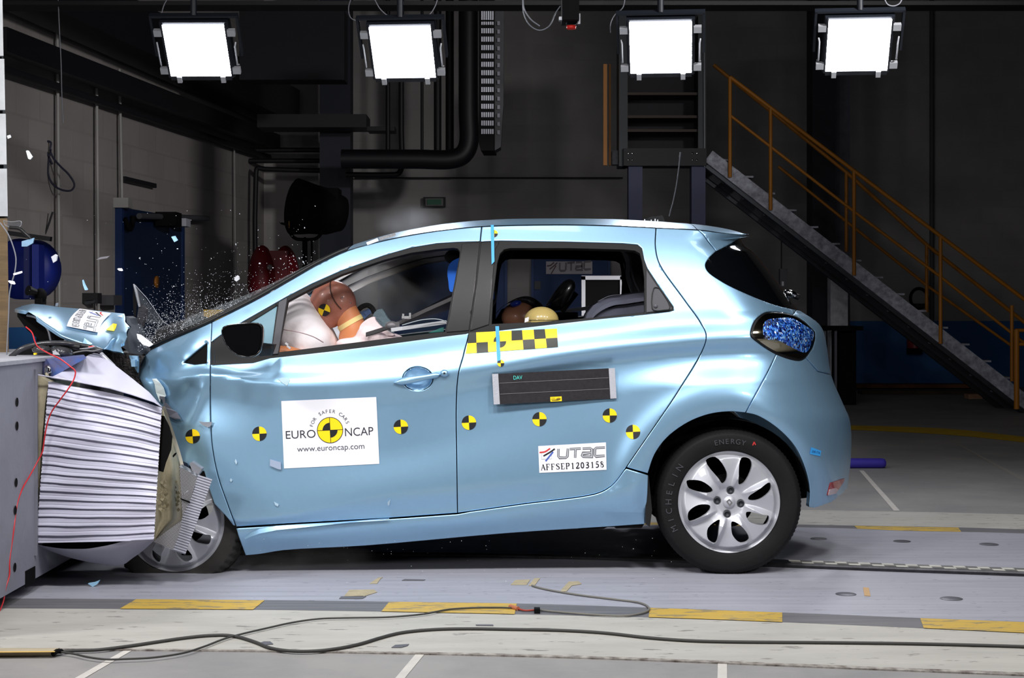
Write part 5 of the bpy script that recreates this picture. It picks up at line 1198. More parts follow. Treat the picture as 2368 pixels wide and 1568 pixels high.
MB().ball(P(1252, 845, 7.36), (.13, .13, .16)).build('torso', fabric_dark, ch)
c2_ = empty('child_dummy', P(1200, 800, 7.98), 'child dummy with a brown head and blue band inside a black child seat', 'dummy')
mb = MB(); mb.ball(P(1204, 733, 7.98), (.095, .08, .075), n=24, m=16); hd = mb.build('head', mat('dummy_brown', (168, 116, 88), rough=.35, coat=.2), c2_)
mb = MB(); mb.ball(P(1192, 702.5, 7.93), (.030, .03, .016), M=RM(-18)); mb.build('blue_band', mat('royal_blue', (20, 50, 150), rough=.3, coat=.5), hd)
MB().ball(P(1195, 830, 7.98), (.13, .13, .15)).build('torso', fabric_dark, c2_)
cs = empty('child_restraint', P(1205, 830, 8.02), 'black child seat curved round the brown dummy head in the rear window', 'child seat')
mb = MB(); rows = []
for t in np.linspace(0, 1, 22):
    x = 1140 + 122 * t; y = 742 - 50 * math.sin(math.pi * (t * .93 + .02)) ** .75
    c = P(x, y, 8.02); rows.append([c + Vector((.020 * math.cos(a) * (.4 + math.sin(math.pi * t)), .10 * math.sin(a), .017 * math.cos(a) * .9)) for a in np.linspace(0, 2 * math.pi, 10, endpoint=False)])
mb.grid(rows, closed=True); mb.build('head_wing', mat('quilted_black', (28, 28, 32), rough=.45, coat=.2, bump=.4, bscale=60), cs)
mb = MB(); mb.prism([P(1138, 752, 8.1), P(1160, 715, 8.1), P(1205, 700, 8.1), P(1250, 715, 8.1), P(1270, 752, 8.1)], (0, .08, 0)); mb.build('seat_shell', deep_black, cs)
cs2 = empty('child_restraint', P(1300, 830, 8.0), 'glossy black slanted carry handle and shell of the child seat behind the tan dummy', 'child seat')
hp = crv([(1262, 712), (1272, 692), (1288, 668), (1305, 650), (1318, 645), (1328, 650), (1331, 662), (1326, 680), (1312, 702), (1292, 718)], 4, closed=True)
hpo = [P(x, y, 7.72) for x, y in hp]; cc = sum(hpo, Vector()) / len(hpo); mb = MB(); rows = [[cc + (p - cc) * s + Vector((0, dy, 0)) for p in hpo] for s, dy in ((.01, -.004), (.72, -.004), (.93, .006), (1, .03), (1, .06), (.9, .09), (.01, .1))]
mb.grid(rows, closed=True); mb.build('headrest_wing', mat('glossy_black_shell', (14, 14, 16), rough=.25, coat=.5), cs2)
mb = MB(); mb.bar(P(1292, 716, 7.9), P(1326, 672, 7.9), .05, .06); mb.build('strap', matte_black, cs2)
MB().box(P(1260, 790, 7.75), P(1330, 722, 8.1)).build('seat_shell', deep_black, cs2)
cs3 = empty('child_restraint', P(1430, 800, 7.5), 'charcoal fabric child seat rounded back in the rear window corner', 'child seat')
mb = MB(); rows = []; prof = [(1352, 742), (1358, 725), (1372, 706), (1392, 692), (1415, 683), (1440, 680), (1465, 676), (1492, 672)]
for x, y in crv(prof, 4):
    rows.append([P(x, y, 7.45 + .16 * s) + Vector((0, 0, -.018 * (1 - math.cos(s * math.pi / 2) ** .5 if s > 0 else 0) - .09 * max(0, -s) ** 2 * 0)) if False else P(x, y, 7.55) + Vector((0, .17 * math.sin(a), -.05 * (1 - math.cos(a)))) for s, a in zip(np.linspace(-1, 1, 13), np.linspace(-1.5, 1.5, 13))])
mb.grid(rows); mb.build('cover', mat('grey_fabric', (84, 86, 100), rough=.95, bump=.3, bscale=700), cs3)
mb = MB(); fr = [(1352, 744), (1358, 726), (1372, 707), (1392, 694), (1415, 686), (1440, 683), (1465, 679), (1496, 676), (1496, 760), (1352, 770)]; mb.prism([P(x, y, 7.40) for x, y in fr], (0, .3, 0)); mb.build('backrest', mat('grey_fabric', (84, 86, 100), rough=.95, bump=.3, bscale=700), cs3)
MB().tube(crv([P(1383, 697, 7.39), P(1408, 685, 7.39), P(1435, 681.5, 7.39)], 4), .0016, n=5).build('piping', mat('grey_piping', (96, 98, 108), rough=.7), cs3)
# ------------------------------------------------------------------ the hall
def struct(o, label=None): o['kind'] = 'structure'; 
def coords_mat(name, rgb, bricks, rough=.85, mort=.86):
    m = bpy.data.materials.new(name); m.use_nodes = True; nt = m.node_tree; b = nt.nodes['Principled BSDF']; b.inputs['Roughness'].default_value = rough
    tc = nt.nodes.new('ShaderNodeTexCoord'); sp = nt.nodes.new('ShaderNodeSeparateXYZ'); cb = nt.nodes.new('ShaderNodeCombineXYZ'); nt.links.new(tc.outputs['Object'], sp.inputs[0])
    ad = nt.nodes.new('ShaderNodeMath'); nt.links.new(sp.outputs['X'], ad.inputs[0]); nt.links.new(sp.outputs['Y'], ad.inputs[1]); nt.links.new(ad.outputs[0], cb.inputs['X']); nt.links.new(sp.outputs['Z'], cb.inputs['Y'])
    br = nt.nodes.new('ShaderNodeTexBrick'); br.inputs['Scale'].default_value = 1.0; br.inputs['Brick Width'].default_value = bricks[0]; br.inputs['Row Height'].default_value = bricks[1]; br.inputs['Mortar Size'].default_value = .012
    c = lin(rgb); br.inputs['Color1'].default_value = (*c, 1); br.inputs['Color2'].default_value = (*[v * .9 for v in c], 1); br.inputs['Mortar'].default_value = (*[v * mort for v in c], 1); nt.links.new(cb.outputs[0], br.inputs['Vector'])
    n = nt.nodes.new('ShaderNodeTexNoise'); n.inputs['Scale'].default_value = 2.2; n.inputs['Detail'].default_value = 6; nt.links.new(tc.outputs['Object'], n.inputs['Vector'])
    mx = nt.nodes.new('ShaderNodeMix'); mx.data_type = 'RGBA'; mx.blend_type = 'MULTIPLY'; mx.inputs['Factor'].default_value = .25; nt.links.new(br.outputs['Color'], mx.inputs['A']); nt.links.new(n.outputs['Fac'], mx.inputs['B']); nt.links.new(mx.outputs['Result'], b.inputs['Base Color'])
    bp = nt.nodes.new('ShaderNodeBump'); bp.inputs['Strength'].default_value = .4; bp.inputs['Distance'].default_value = .01; nt.links.new(br.outputs['Fac'], bp.inputs['Height']); bp.invert = True; nt.links.new(bp.outputs['Normal'], b.inputs['Normal'])
    return m
WX0, WK = -6.73, .1286
def WLY(px): return WX0 / ((px - CX) / FPX - WK)
WN = Vector((1, -WK, 0)).normalized(); WD = Vector((WK, 1, 0)).normalized()
def WLp(px, py, off=0.0): Y = WLY(px); return P(px, py, Y) + WN * off
BY, HT = 24.0, 6.4
beige = coords_mat('painted_block_wall', (178, 174, 172), (.6, .24), mort=.95); bluew = mat('blue_wainscot_paint', (46, 104, 168), rough=.6, var=.15, vscale=3)
grey_block = coords_mat('grey_block_wall', (156, 150, 148), (.62, .30))
def wall(name, a, b, n, m0, m1, zs=.97):
    mb = MB(); a, b, n = Vector(a), Vector(b), Vector(n) * .2
    for z0, z1, mi in ((0, zs, 1), (zs, HT, 0)):
        q = [a, b, b - n, a - n]; v = [p + Vector((0, 0, z0)) for p in q] + [p + Vector((0, 0, z1)) for p in q]
        mb.add(v, [(0, 3, 2, 1), (4, 5, 6, 7), (0, 1, 5, 4), (1, 2, 6, 5), (2, 3, 7, 6), (3, 0, 4, 7)], mi)
    o = mb.build(name, [m0, m1]); o['kind'] = 'structure'; return o
cx_ = WX0 + WK * BY
wall('wall_back', (cx_ - .05, BY, 0), (13, BY, 0), (0, -1, 0), beige, bluew)
wall('wall_left', (WX0 + WK * 1.0, 1.0, 0), (cx_, BY, 0), WN, grey_block, bluew)
wall('wall_right', (13, 1, 0), (13, BY, 0), (-1, 0, 0), grey_block, bluew)
mb = MB(); mb.box((-8, 0.5, HT), (13.2, BY + .2, HT + .15)); o = mb.build('ceiling', mat('dark_ceiling', (34, 36, 42), rough=.9)); o['kind'] = 'structure'
# concrete floor
def floor_mat(name, rgb, rgb2, scale, streak, rough=.55, dark=None, dscale=9, dthr=.62):
    m = bpy.data.materials.new(name); m.use_nodes = True; nt = m.node_tree; b = nt.nodes['Principled BSDF']; b.inputs['Roughness'].default_value = rough; b.inputs['Specular IOR Level'].default_value = .35
    tc = nt.nodes.new('ShaderNodeTexCoord'); mp = nt.nodes.new('ShaderNodeMapping'); mp.inputs['Scale'].default_value = streak; nt.links.new(tc.outputs['Object'], mp.inputs['Vector'])
    n = nt.nodes.new('ShaderNodeTexNoise'); n.inputs['Scale'].default_value = scale; n.inputs['Detail'].default_value = 8; n.inputs['Roughness'].default_value = .7; nt.links.new(mp.outputs['Vector'], n.inputs['Vector'])
    r = nt.nodes.new('ShaderNodeValToRGB'); r.color_ramp.elements[0].position = .36; r.color_ramp.elements[1].position = .62; r.color_ramp.elements[0].color = (*lin(rgb2), 1); r.color_ramp.elements[1].color = (*lin(rgb), 1); nt.links.new(n.outputs['Fac'], r.inputs['Fac']); out = r.outputs['Color']
    if dark:      # chips and scuffs with a shape of their own
        mp2 = nt.nodes.new('ShaderNodeMapping'); mp2.inputs['Scale'].default_value = (1.0, 3.2, 1); nt.links.new(tc.outputs['Object'], mp2.inputs['Vector'])
        n2 = nt.nodes.new('ShaderNodeTexNoise'); n2.inputs['Scale'].default_value = dscale; n2.inputs['Detail'].default_value = 5; n2.inputs['Roughness'].default_value = .6; nt.links.new(mp2.outputs['Vector'], n2.inputs['Vector'])
        r2 = nt.nodes.new('ShaderNodeValToRGB'); r2.color_ramp.elements[0].position = dthr; r2.color_ramp.elements[1].position = dthr + .035; nt.links.new(n2.outputs['Fac'], r2.inputs['Fac'])
        mx = nt.nodes.new('ShaderNodeMix'); mx.data_type = 'RGBA'; nt.links.new(r2.outputs['Color'], mx.inputs['Factor']); nt.links.new(out, mx.inputs['A']); mx.inputs['B'].default_value = (*lin(dark), 1); out = mx.outputs['Result']
    nt.links.new(out, b.inputs['Base Color']); return m
conc = floor_mat('grey_concrete', (150, 148, 146), (132, 131, 132), 1.3, (1, 1, 1), .6, dark=(96, 92, 92), dscale=14, dthr=.70)
whitep = floor_mat('worn_white_paint', (180, 178, 172), (166, 164, 158), 3, (.5, 2, 1), .6, dark=(128, 124, 120), dscale=7, dthr=.615)
steelp = floor_mat('blue_grey_track_plate', (166, 167, 178), (149, 150, 161), 5, (.25, 4, 1), .42, dark=(112, 113, 124), dscale=16, dthr=.64)
greyp = floor_mat('dark_grey_paint', (112, 111, 114), (88, 88, 92), 6, (.2, 6, 1), .55)
yellp = floor_mat('worn_yellow_paint', (200, 164, 62), (174, 150, 80), 7, (.25, 6, 1), .55, dark=(140, 126, 92), dscale=9, dthr=.55)
mb = MB(); mb.box((-8, .5, -.1), (13.2, BY + .2, 0)); o = mb.build('floor', conc); o['kind'] = 'structure'
E1 = [(-400, 1499.5), (0, 1500), (350, 1501.5), (700, 1505), (970, 1509.5), (1184, 1514), (1420, 1521), (1659, 1530), (1934, 1541), (2368, 1558), (2800, 1576)]
E2 = [(-400, 1405), (25, 1406.5), (600, 1410), (1184, 1420), (1504, 1427.5), (1809, 1438.5), (2134, 1452.5), (2368, 1463.5), (2800, 1484)]
E3 = [(-400, 1382), (0, 1383.5), (310, 1385), (612, 1387.5), (900, 1391), (1184, 1395), (1504, 1405), (1809, 1416), (2129, 1429), (2368, 1438), (2800, 1455)]
E4 = [(-400, 1202), (0, 1204), (1184, 1210.5), (1600, 1215), (1960, 1222), (2110, 1228), (2223, 1230), (2368, 1233.5), (2800, 1245)]
E5 = [(-400, 1197), (0, 1199), (1184, 1205), (1600, 1209), (1960, 1215), (2046, 1216.3), (2217, 1219.6), (2368, 1224), (2800, 1235)]
E6 = [(-400, 1165), (0, 1167), (1184, 1172.5), (1600, 1176), (1960, 1181), (2132, 1184), (2368, 1190), (2800, 1201)]
f1, f2, f3, f4, f5, f6 = (fcurve(e) for e in (E1, E2, E3, E4, E5, E6))
def band(name, fa, fb_, m, z, xs=None, th=None, n=60, x0=-400, x1=2800):
    xs = np.linspace(x0, x1, n) if xs is None else xs; a = [G(x, float(fa(x)), z) for x in xs]; b = [G(x, float(fb_(x)), z) for x in xs]; d = Vector((0, 0, -z))
    mb = MB(); mb.grid([a, b], smooth=False); mb.grid([b, [p + d for p in b]], smooth=False); mb.grid([a, [p + d for p in a]], smooth=False)
    o = mb.build(name, m); o['kind'] = 'structure'; return o
band('trim_1', f2, f1, whitep, .004)
band('trim_2', f3, f2, greyp, .005)
band('trim_3', f4, f3, steelp, .006)
band('trim_4', f5, f4, greyp, .005)
band('trim_5', f6, f5, whitep, .004)
edge_m = mat('broken_dark_edge', (74, 62, 56), rough=.8, rgb2=(176, 172, 166), vscale=22)
band('trim_27', lambda x: f1(x) - 1.0 - .0008 * max(x, 0), lambda x: f1(x) + 1.2 + .0006 * max(x, 0), edge_m, .0048)
def painted(name, q, m, z, label, cat, group=None):
    v = [G(x, y, z) for x, y in q]; mb = MB(); mb.add(v, [tuple(range(len(v)))]); mb.add([p - Vector((0, 0, z - .0005)) for p in v], [])
    o = mb.build(name, m); o['kind'] = 'structure'; return o
nt_ = 6
for k, (xa, xb, ta, tb) in enumerate(((277, 585, 315, 612), (882, 1190, 900, 1195), (1500, 1809, 1502, 1809), (2136, 2445, 2128, 2437))):
    u = np.linspace(0, 1, 14); xs_t = ta + (tb - ta) * u; xs_b = xa + (xb - xa) * u
    mb = MB(); mb.grid([[G(x, float(f3(x)) + .6, .0068) for x in xs_t], [G(x, float(f2(x)) - .3, .0068) for x in xs_b]], smooth=False); o = mb.build('trim_%d' % nt_, yellp, recalc=False); o['kind'] = 'structure'; nt_ += 1
mb = MB(); u = np.linspace(0, 1, 8); mb.grid([[G(x, float(f5(x)) + .5, .0068) for x in 1976 + 240 * u], [G(x, float(f4(x)) - .3, .0068) for x in 1982 + 241 * u]], smooth=False); o = mb.build('trim_%d' % nt_, yellp, recalc=False); o['kind'] = 'structure'; nt_ += 1
mb = MB(); u = np.linspace(0, 1, 8); mb.grid([[G(x, float(f5(x)) + .5, .0068) for x in 1490 + 240 * u], [G(x, float(f4(x)) - .3, .0068) for x in 1490 + 241 * u]], smooth=False); o = mb.build('trim_%d' % nt_, yellp, recalc=False); o['kind'] = 'structure'; nt_ += 1
line_m = mat('floor_line_white', (206, 202, 196), rough=.6, var=.15, vscale=12)
def fline(q, m=line_m, z=.0015):
    global nt_
    mb = MB(); v = [G(x, y, z) for x, y in q]; mb.add(v, [tuple(range(len(v)))]); o = mb.build('trim_%d' % nt_, m, recalc=False); o['kind'] = 'structure'; nt_ += 1
fline([(290, 1502), (309, 1502), (196, 1568), (173, 1568)]); fline([(964, 1509), (983, 1511), (936, 1568), (914, 1568)]); fline([(1660, 1531), (1681, 1532), (1681.5, 1568), (1659, 1568)])
fline([(173, 1568), (196, 1568), (110, 1618), (86, 1618)]); fline([(914, 1568), (936, 1568), (890, 1625), (868, 1625)]); fline([(1659, 1568), (1681.5, 1568), (1683, 1640), (1659, 1640)])
fline([(2067, 1181), (2081, 1181), (1997, 1088), (1987, 1088)]); fline([(2366, 1113), (2372, 1108), (2190, 1012), (2185, 1012)], mat('faint_line', (150, 146, 140), rough=.7))
yl = mat('floor_yellow_line', (206, 168, 30), rough=.6, var=.25, vscale=6)
xs = np.linspace(1600, 2800, 24); ya = fcurve([(1600, 974), (1968, 983.5), (2100, 987), (2200, 992), (2368, 1010), (2800, 1060)]); yb = fcurve([(1600, 984), (1968, 994), (2100, 1000), (2200, 1006), (2368, 1023), (2800, 1078)])
mb = MB(); mb.grid([[G(x, float(ya(x)), .002) for x in xs], [G(x, float(yb(x)), .002) for x in xs]], smooth=False); o = mb.build('trim_%d' % nt_, yl, recalc=False); o['kind'] = 'structure'; nt_ += 1
# guide rail let into the track
rb = fcurve([(400, 1283), (800, 1286), (1184, 1291), (1500, 1299), (1700, 1308), (1960, 1318.6), (2368, 1333.5), (2800, 1350)])
xs = np.linspace(420, 2800, 70); z0, z1 = .006, .026; rw = .105; pr_b = [G(x, float(rb(x)), z0) for x in xs]
rail = empty('guide_rail', (G(1900, 1316, 0)), 'steel guide rail with a black and white chequered top running along the track', 'rail')
up = Vector((0, 0, z1 - z0)); bk = Vector((.012, rw, 0)); mb = MB(); mb.grid([pr_b, [p + up * .6 for p in pr_b], [p + up + Vector((0, .006, 0)) for p in pr_b], [p + up + bk for p in pr_b], [p + bk for p in pr_b]], smooth=False); mb.build('rail_body', mat('rail_steel', (66, 66, 70), rough=.35, metal=.7, var=.4, vscale=30), rail, recalc=False)
mb = MB(); mb.grid([[p + bk * 1.02 for p in pr_b], [p + bk + Vector((0, .06, 0)) for p in pr_b]], smooth=False); mb.build('rail_slot', mat('slot_grey', (104, 108, 122), rough=.6), rail, recalc=False)
ck = MB(); L0 = G(1830, float(rb(1830)), z0); Lx = (G(2760, float(rb(2760)), z0) - L0); n = int(Lx.length / .0504); e = Lx.normalized()
for i in range(n):
    for r in range(2):
        a = L0 + e * (.0504 * i) + up + Vector((0, .012 + .044 * r, .0008)); q = [a, a + e * .0504, a + e * .0504 + Vector((.004, .044, 0)), a + Vector((.004, .044, 0))]; ck.add(q, [(0, 1, 2, 3)], 0 if (i + r) % 2 else 1)
ck.build('chequer_tape', [mat('worn_white', (196, 194, 186), rough=.6, var=.25, vscale=20), mat('worn_grey', (104, 104, 102), rough=.6, var=.3, vscale=20)], rail, recalc=False)
# ------------------------------------------------------------------ doors
navy = mat('navy_door_paint', (30, 66, 128), rough=.55, var=.12, vscale=3); navy_f = mat('navy_frame', (26, 66, 130), rough=.5)
def back_door(name, x0, x1, yt, fr=5):
    a, b = PX(x0, BY), PX(x1, BY); zt = PZ(yt, BY); r = empty(name, ((a + b) / 2, BY - .05, 0), None, None); r['kind'] = 'structure'
    MB().box((a + .04, BY - .07, .0), (b - .04, BY - .02, zt - .04)).build('door_leaf', navy, r)
    mb = MB(); mb.box((a, BY - .1, 0), (a + .04, BY, zt)); mb.box((b - .04, BY - .1, 0), (b, BY, zt)); mb.box((a, BY - .1, zt - .04), (b, BY, zt)); mb.build('door_frame', navy_f, r); return r
d1 = back_door('door_1', 875, 1173, 560); d2 = back_door('door_2', 1228, 1411, 568)
z = PZ(660, BY); MB().box((PX(1236, BY), BY - .10, z - .06), (PX(1250, BY), BY - .07, z + .06)).build('door_handle', steel_dark, d2)
sgn = empty('wall_sign', (PX(1316, BY), BY - .09, PZ(618, BY)), 'pale sign with faint grey letters on the blue door seen through the rear side window', 'sign')
MB().box((PX(1262.5, BY), BY - .095, PZ(634, BY)), (PX(1369, BY), BY - .08, PZ(605, BY))).build('sign_board', mat('pale_sign', (236, 230, 236), rough=.6), sgn)
mps = lambda u, v, l: Vector((PX(1262.5 + (u - 697) / 886 * 106, BY), BY - .096 - l, PZ(605 + (v - 1090) / 160 * 26, BY)))
d = Decal(mps)
for st in ([(960, 1108), (958, 1205), (974, 1224), (1056, 1224), (1074, 1206), (1082, 1104)], [(1105, 1112), (1250, 1104)], [(1180, 1112), (1176, 1224)], [(1272, 1106), (1372, 1101), (1390, 1114), (1392, 1211), (1278, 1211), (1266, 1196), (1276, 1168), (1390, 1158)], [(1562, 1090), (1448, 1096), (1431, 1112), (1429, 1192), (1446, 1207), (1560, 1198)]): d.line(st, 28, 0, .002)
for st in ([(714, 1156), (785, 1146), (852, 1103)], [(765, 1202), (850, 1152), (912, 1108)], [(793, 1268), (838, 1212), (890, 1148)]): d.line(st, 20, 1, .002)
d.build('faint_letters', [mat('faint_grey', (156, 148, 154), rough=.6), mat('faint_red', (132, 104, 112), rough=.6)], sgn)
# left wall door: wide sliding leaf with gear on top
dl = empty('door_3', WLp(340, 715), None, None); dl['kind'] = 'structure'; dl.location.z = 0
def wl_slab(mb, x0, x1, yt0, yt1, zb, o0, o1, mi=0):
    a, b = WLp(x0, yt0), WLp(x1, yt1); zt = (a.z + b.z) / 2; q = [Vector((a.x, a.y, 0)), Vector((b.x, b.y, 0))]
    v = []
    for o in (o0, o1):
        for p in q:
            for zz in (zb, zt): v.append(Vector((p.x, p.y, zz)) + WN * o)
    return mb.add(v, [(0, 1, 3, 2), (4, 6, 7, 5), (0, 4, 5, 1), (2, 3, 7, 6), (1, 5, 7, 3), (0, 2, 6, 4)], mi)
wl_slab(MB(), 268, 412, 479, 503.5, 0, .0, .06).build('door_leaf', mat('dark_navy_door', (14, 34, 66), rough=.5, var=.15, vscale=2), dl)
mb = MB(); wl_slab(mb, 266, 271, 478, 479, 0, .0, .08); wl_slab(mb, 408, 413, 502, 503, 0, 0, .08); mb.build('door_frame', mat('navy_frame_dark', (16, 42, 88), rough=.5), dl)
mb = MB(); mb.tube([WLp(290, 500, .16), WLp(452, 505, .16)], .035, n=8); rl = mb.build('sliding_rail', mat('grey_rail', (86, 86, 92), rough=.5, metal=.4), dl)
MB().box(WLp(340, 522, .1), WLp(364, 494, .3)).build('drive_box', deep_black, dl); MB().box(WLp(376, 523, .1), WLp(395, 508, .25)).build('paper_notice', mat('grey_paper', (176, 178, 190), rough=.7), dl)
MB().tube(crv([WLp(288, 500, .1), WLp(286, 520, .1), WLp(276, 530, .12), WLp(269, 505, .1)], 5), .03, n=6).build('drive_cable', deep_black, dl)
MB().lathe([(.0001, 0), (.07, 0), (.07, .02), (.0001, .02)], WLp(349, 652, .06), WN, n=20).build('round_plate', mat('ochre_plate', (150, 92, 24), rough=.6), dl)
# ------------------------------------------------------------------ floodlights hanging behind the car
lamp_glow = mat('floodlight_lens', (255, 255, 255), emis=(246, 248, 255), estr=42.0)
lamp_body = mat('lamp_housing', (26, 30, 38), rough=.5); lamp_br = mat('lamp_bracket', (188, 190, 196), rough=.4, metal=.3)
def floodlight(i, px, py, yaw):
    c = P(px, py, LAMP_Y); lab = ['far left floodlight', 'second floodlight from the left', 'third floodlight from the left, over the car roof', 'far right floodlight, above the stairs'][i]
    r = empty('floodlight', c, 'glowing square ' + lab, 'floodlight', 'floodlights hanging behind the car')
    M = Matrix.Translation(c) @ Matrix.Rotation(math.radians(yaw), 4, 'Z') @ Matrix.Rotation(math.radians(42), 4, 'X')
    w, h = .395, .375
    def B(a, b, m_, name, par=r): return MB().box(a, b, M=M).build(name, m_, par)
    B((-w / 2, -.012, -h / 2), (w / 2, 0, h / 2), lamp_glow, 'lens_panel')
    B((-w / 2 - .02, .0, -h / 2 - .02), (w / 2 + .02, .10, h / 2 + .02), lamp_body, 'housing')
    mb = MB()
    for a, b in (((-w / 2 - .012, -.02, -h / 2 - .012), (-w / 2, .0, h / 2 + .012)), ((w / 2, -.02, -h / 2 - .012), (w / 2 + .012, 0, h / 2 + .012)), ((-w / 2, -.02, -h / 2 - .03), (w / 2, .0, -h / 2))): mb.box(a, b, M=M)
    mb.build('lens_frame', steel_dark, r)
    for sx in (-1, 1):
        for z in (h * .36, -h * .40):
            mb = MB(); mb.box((sx * (w / 2 + .012), -.02, z - .022), (sx * (w / 2 + .062), .01, z + .022), M=M); mb.build('clamp', lamp_br, r)
        mb = MB(); mb.tube([M @ Vector((sx * (w / 2 + .055), .0, .06)), M @ Vector((sx * (w / 2 + .05), -.02, .04)), M @ Vector((sx * (w / 2 + .05), -.02, -.10)), M @ Vector((sx * (w / 2 + .055), .0, -.11))], .006, n=6); mb.build('handle', lamp_br, r)
        mb = MB(); mb.box((sx * w * .36 - .015, -.03, -h / 2 - .045), (sx * w * .36 + .015, -.005, -h / 2), M=M); mb.build('clip', lamp_br, r)
        mb = MB(); mb.box((sx * (w / 2 + .07), .02, -.06), (sx * (w / 2 + .085), .06, h * .62), M=M); mb.build('yoke_arm', lamp_body, r)
    mb = MB(); mb.box((-w / 2 - .085, .02, h * .60), (w / 2 + .085, .06, h * .64), M=M); top = M @ Vector((0, .04, h * .62)); mb.tube([top, top + Vector((0, 0, HT - top.z))], .02, n=8); mb.build('yoke_bar', lamp_body, r)
for i, (px, py, yaw) in enumerate(LAMPS): floodlight(i, px, py, yaw)
wire_g = mat('grey_wire', (120, 122, 130), rough=.5)
def cable(name, pts, Y, r, m_, label, cat='cable', n=6, group=None, z=None):
    q = [P(*p, Y) if len(p) == 2 else P(p[0], p[1], p[2]) for p in pts] if z is None else [G(x, y, z) for x, y in pts]
    o = MB().tube(crv(q, 6), r, n=n).build(name, m_, None); tag(o, label, cat, group); return o
cable('power_cable', [(372, 40), (380, 10), (400, -20)], 10.6, .004, wire_g, 'thin lamp cable rising left of the far left floodlight')
cable('power_cable', [(832, 50), (812, 42), (806, 20), (815, -12)], 10.6, .004, wire_g, 'looped lamp cable left of the second floodlight')
cable('power_cable', [(864, -6), (880, 22), (905, 40), (950, 44), (990, 36), (1008, 10), (1012, -10)], 10.7, .004, wire_g, 'hanging cable loop above the second floodlight')
cable('power_cable', [(1412, 76), (1412, 55), (1422, 34), (1440, 18), (1446, -10)], 10.6, .004, wire_g, 'lamp cable curving down left of the third floodlight')
cable('power_cable', [(2044, -6), (2052, 10), (2066, 14), (2080, 8), (2088, -8)], 10.6, .005, wire_g, 'small cable loop above the far right floodlight')
cable('camera_cable', [(1209, -8), (1212, 20), (1228, 45), (1248, 60)], 9.2, .004, wire_g, 'pale camera cable hanging at the top of the picture, left loop')
cable('camera_cable', [(1209, -8), (1211, 30), (1225, 58), (1248, 70), (1270, 60), (1285, 30), (1296, 14)], 9.25, .0035, wire_g, 'grey camera cable drooping to the black camera')
oc = empty('overhead_camera', P(1318, 20, 9.2), 'black overhead camera with a red ring at the top of the picture', 'camera')
mb = MB(); mb.box(P(1300, 45, 9.1), P(1336, -30, 9.3)); mb.build('camera_body', deep_black, oc); mb = MB(); mb.lathe([(.0001, 0), (.030, 0), (.030, .03), (.024, .03)], P(1321, 57, 9.2), (0, 0, 1), n=20); mb.build('lens_barrel', deep_black, oc)
MB().lathe([(.0001, 0), (.026, 0), (.028, .018), (.0001, .018)], P(1321, 67, 9.2), (0, 0, 1), n=20).build('red_ring', mat('red_ring', (190, 30, 20), rough=.4), oc)
MB().box(P(1293, 46, 9.15), P(1301, 42, 9.2)).build('plug', lamp_br, oc); MB().box(P(1336, 55, 9.15), P(1341, 35, 9.2)).build('lock_lever', steel, oc); mb = MB(); c = P(1318, -30, 9.2); mb.tube([c, c + Vector((0, 0, HT - c.z))], .02, n=8); mb.build('ceiling_rod', steel_dark, oc)
# energy chain hanging by the ducts
ec = empty('cable_chain', P(1135, 180, 15.0), 'hanging black cable chain with rows of pale slots above the car roof', 'cable chain')
a, b = P(1107, 347, 15.0), P(1143, -20, 15.5); MB().prism([P(1107, -20, 15), P(1107, 330, 15), P(1112, 348, 15), P(1142, 348, 15), P(1143, -20, 15)], (.02, .5, 0)).build('chain_body', deep_black, ec)
MB().prism([P(1144, -20, 15.05), P(1144, 348, 15.05), P(1158, 340, 15.05), P(1164, 240, 15.05), P(1166, -20, 15.05)], (0, .3, 0)).build('chain_side', mat('chain_dark', (22, 24, 30), rough=.5), ec)
slot_m = mat('pale_cables', (168, 170, 180), rough=.5)
for k in range(15):
    y = 27 + k * 19.4; mb = MB(); hh2 = 11 if k else 28; y = y if k else 22
    for j in range(6):
        x = 1113 + j * 5.0
        mb.box(P(x, y + hh2, 14.985), P(x + 3.3, y, 14.995))
    mb.build('chain_slot', slot_m, ec)
    if k: MB().box(P(1150, y + 12, 15.03), P(1156, y + 3, 15.04)).build('side_slot', mat('dim_cables', (96, 98, 106), rough=.5), ec)
# ducts, pipes and beams near the back wall
pipe_m = mat('black_pipe', (22, 23, 28), rough=.55); navy_c = mat('dark_navy_steel', (24, 28, 46), rough=.5); duct_m = mat('dark_duct', (18, 18, 24), rough=.5)
def one(name, mb, m_, label, cat, group=None): o = mb.build(name, m_, None); return tag(o, label, cat, group)
one('air_duct', MB().tube(crv([P(1083, -80, 21), P(1083, 250, 21), P(1083, 335, 21), P(1070, 358, 21), P(1045, 368, 21), P(960, 368, 21), P(790, 368, 21)], 6), .125, n=14), duct_m, 'wide black duct with a rounded bend beside the hanging cable chain', 'duct')
for x, r, lab in ((1012, .05, 'black vertical pipe left of the wide duct'), (1040, .055, 'thick black vertical pipe just left of the wide duct'), (897, .03, 'thin dark pipe below the second floodlight, left one'), (976, .02, 'thin faint pipe between the second floodlight and the ducts')):
    one('vertical_pipe', MB().tube([P(x, -120, 21.6), P(x, 362, 21.6)], r, n=10), pipe_m, lab, 'pipe')
one('bent_pipe', MB().tube(crv([P(928, -120, 21.5), P(928, 300, 21.5), P(928, 390, 21.5), P(920, 402, 21.5), P(900, 404, 21.5), P(800, 404, 21.5)], 4), .035, n=10), pipe_m, 'dark pipe bending left just above the pale wall, under the second floodlight', 'pipe')
one('wall_conduit', MB().tube([P(820, 411.5, 23.9), P(1440, 411.5, 23.9)], .012, n=6), pipe_m, 'thin dark conduit running along the back wall over the car roof', 'conduit')
one('steel_column', MB().box((PX(745, 22.5), 22.2, 0), (PX(815, 22.5), 22.6, HT)), navy_c, 'dark blue column behind the black stage lamp', 'column')
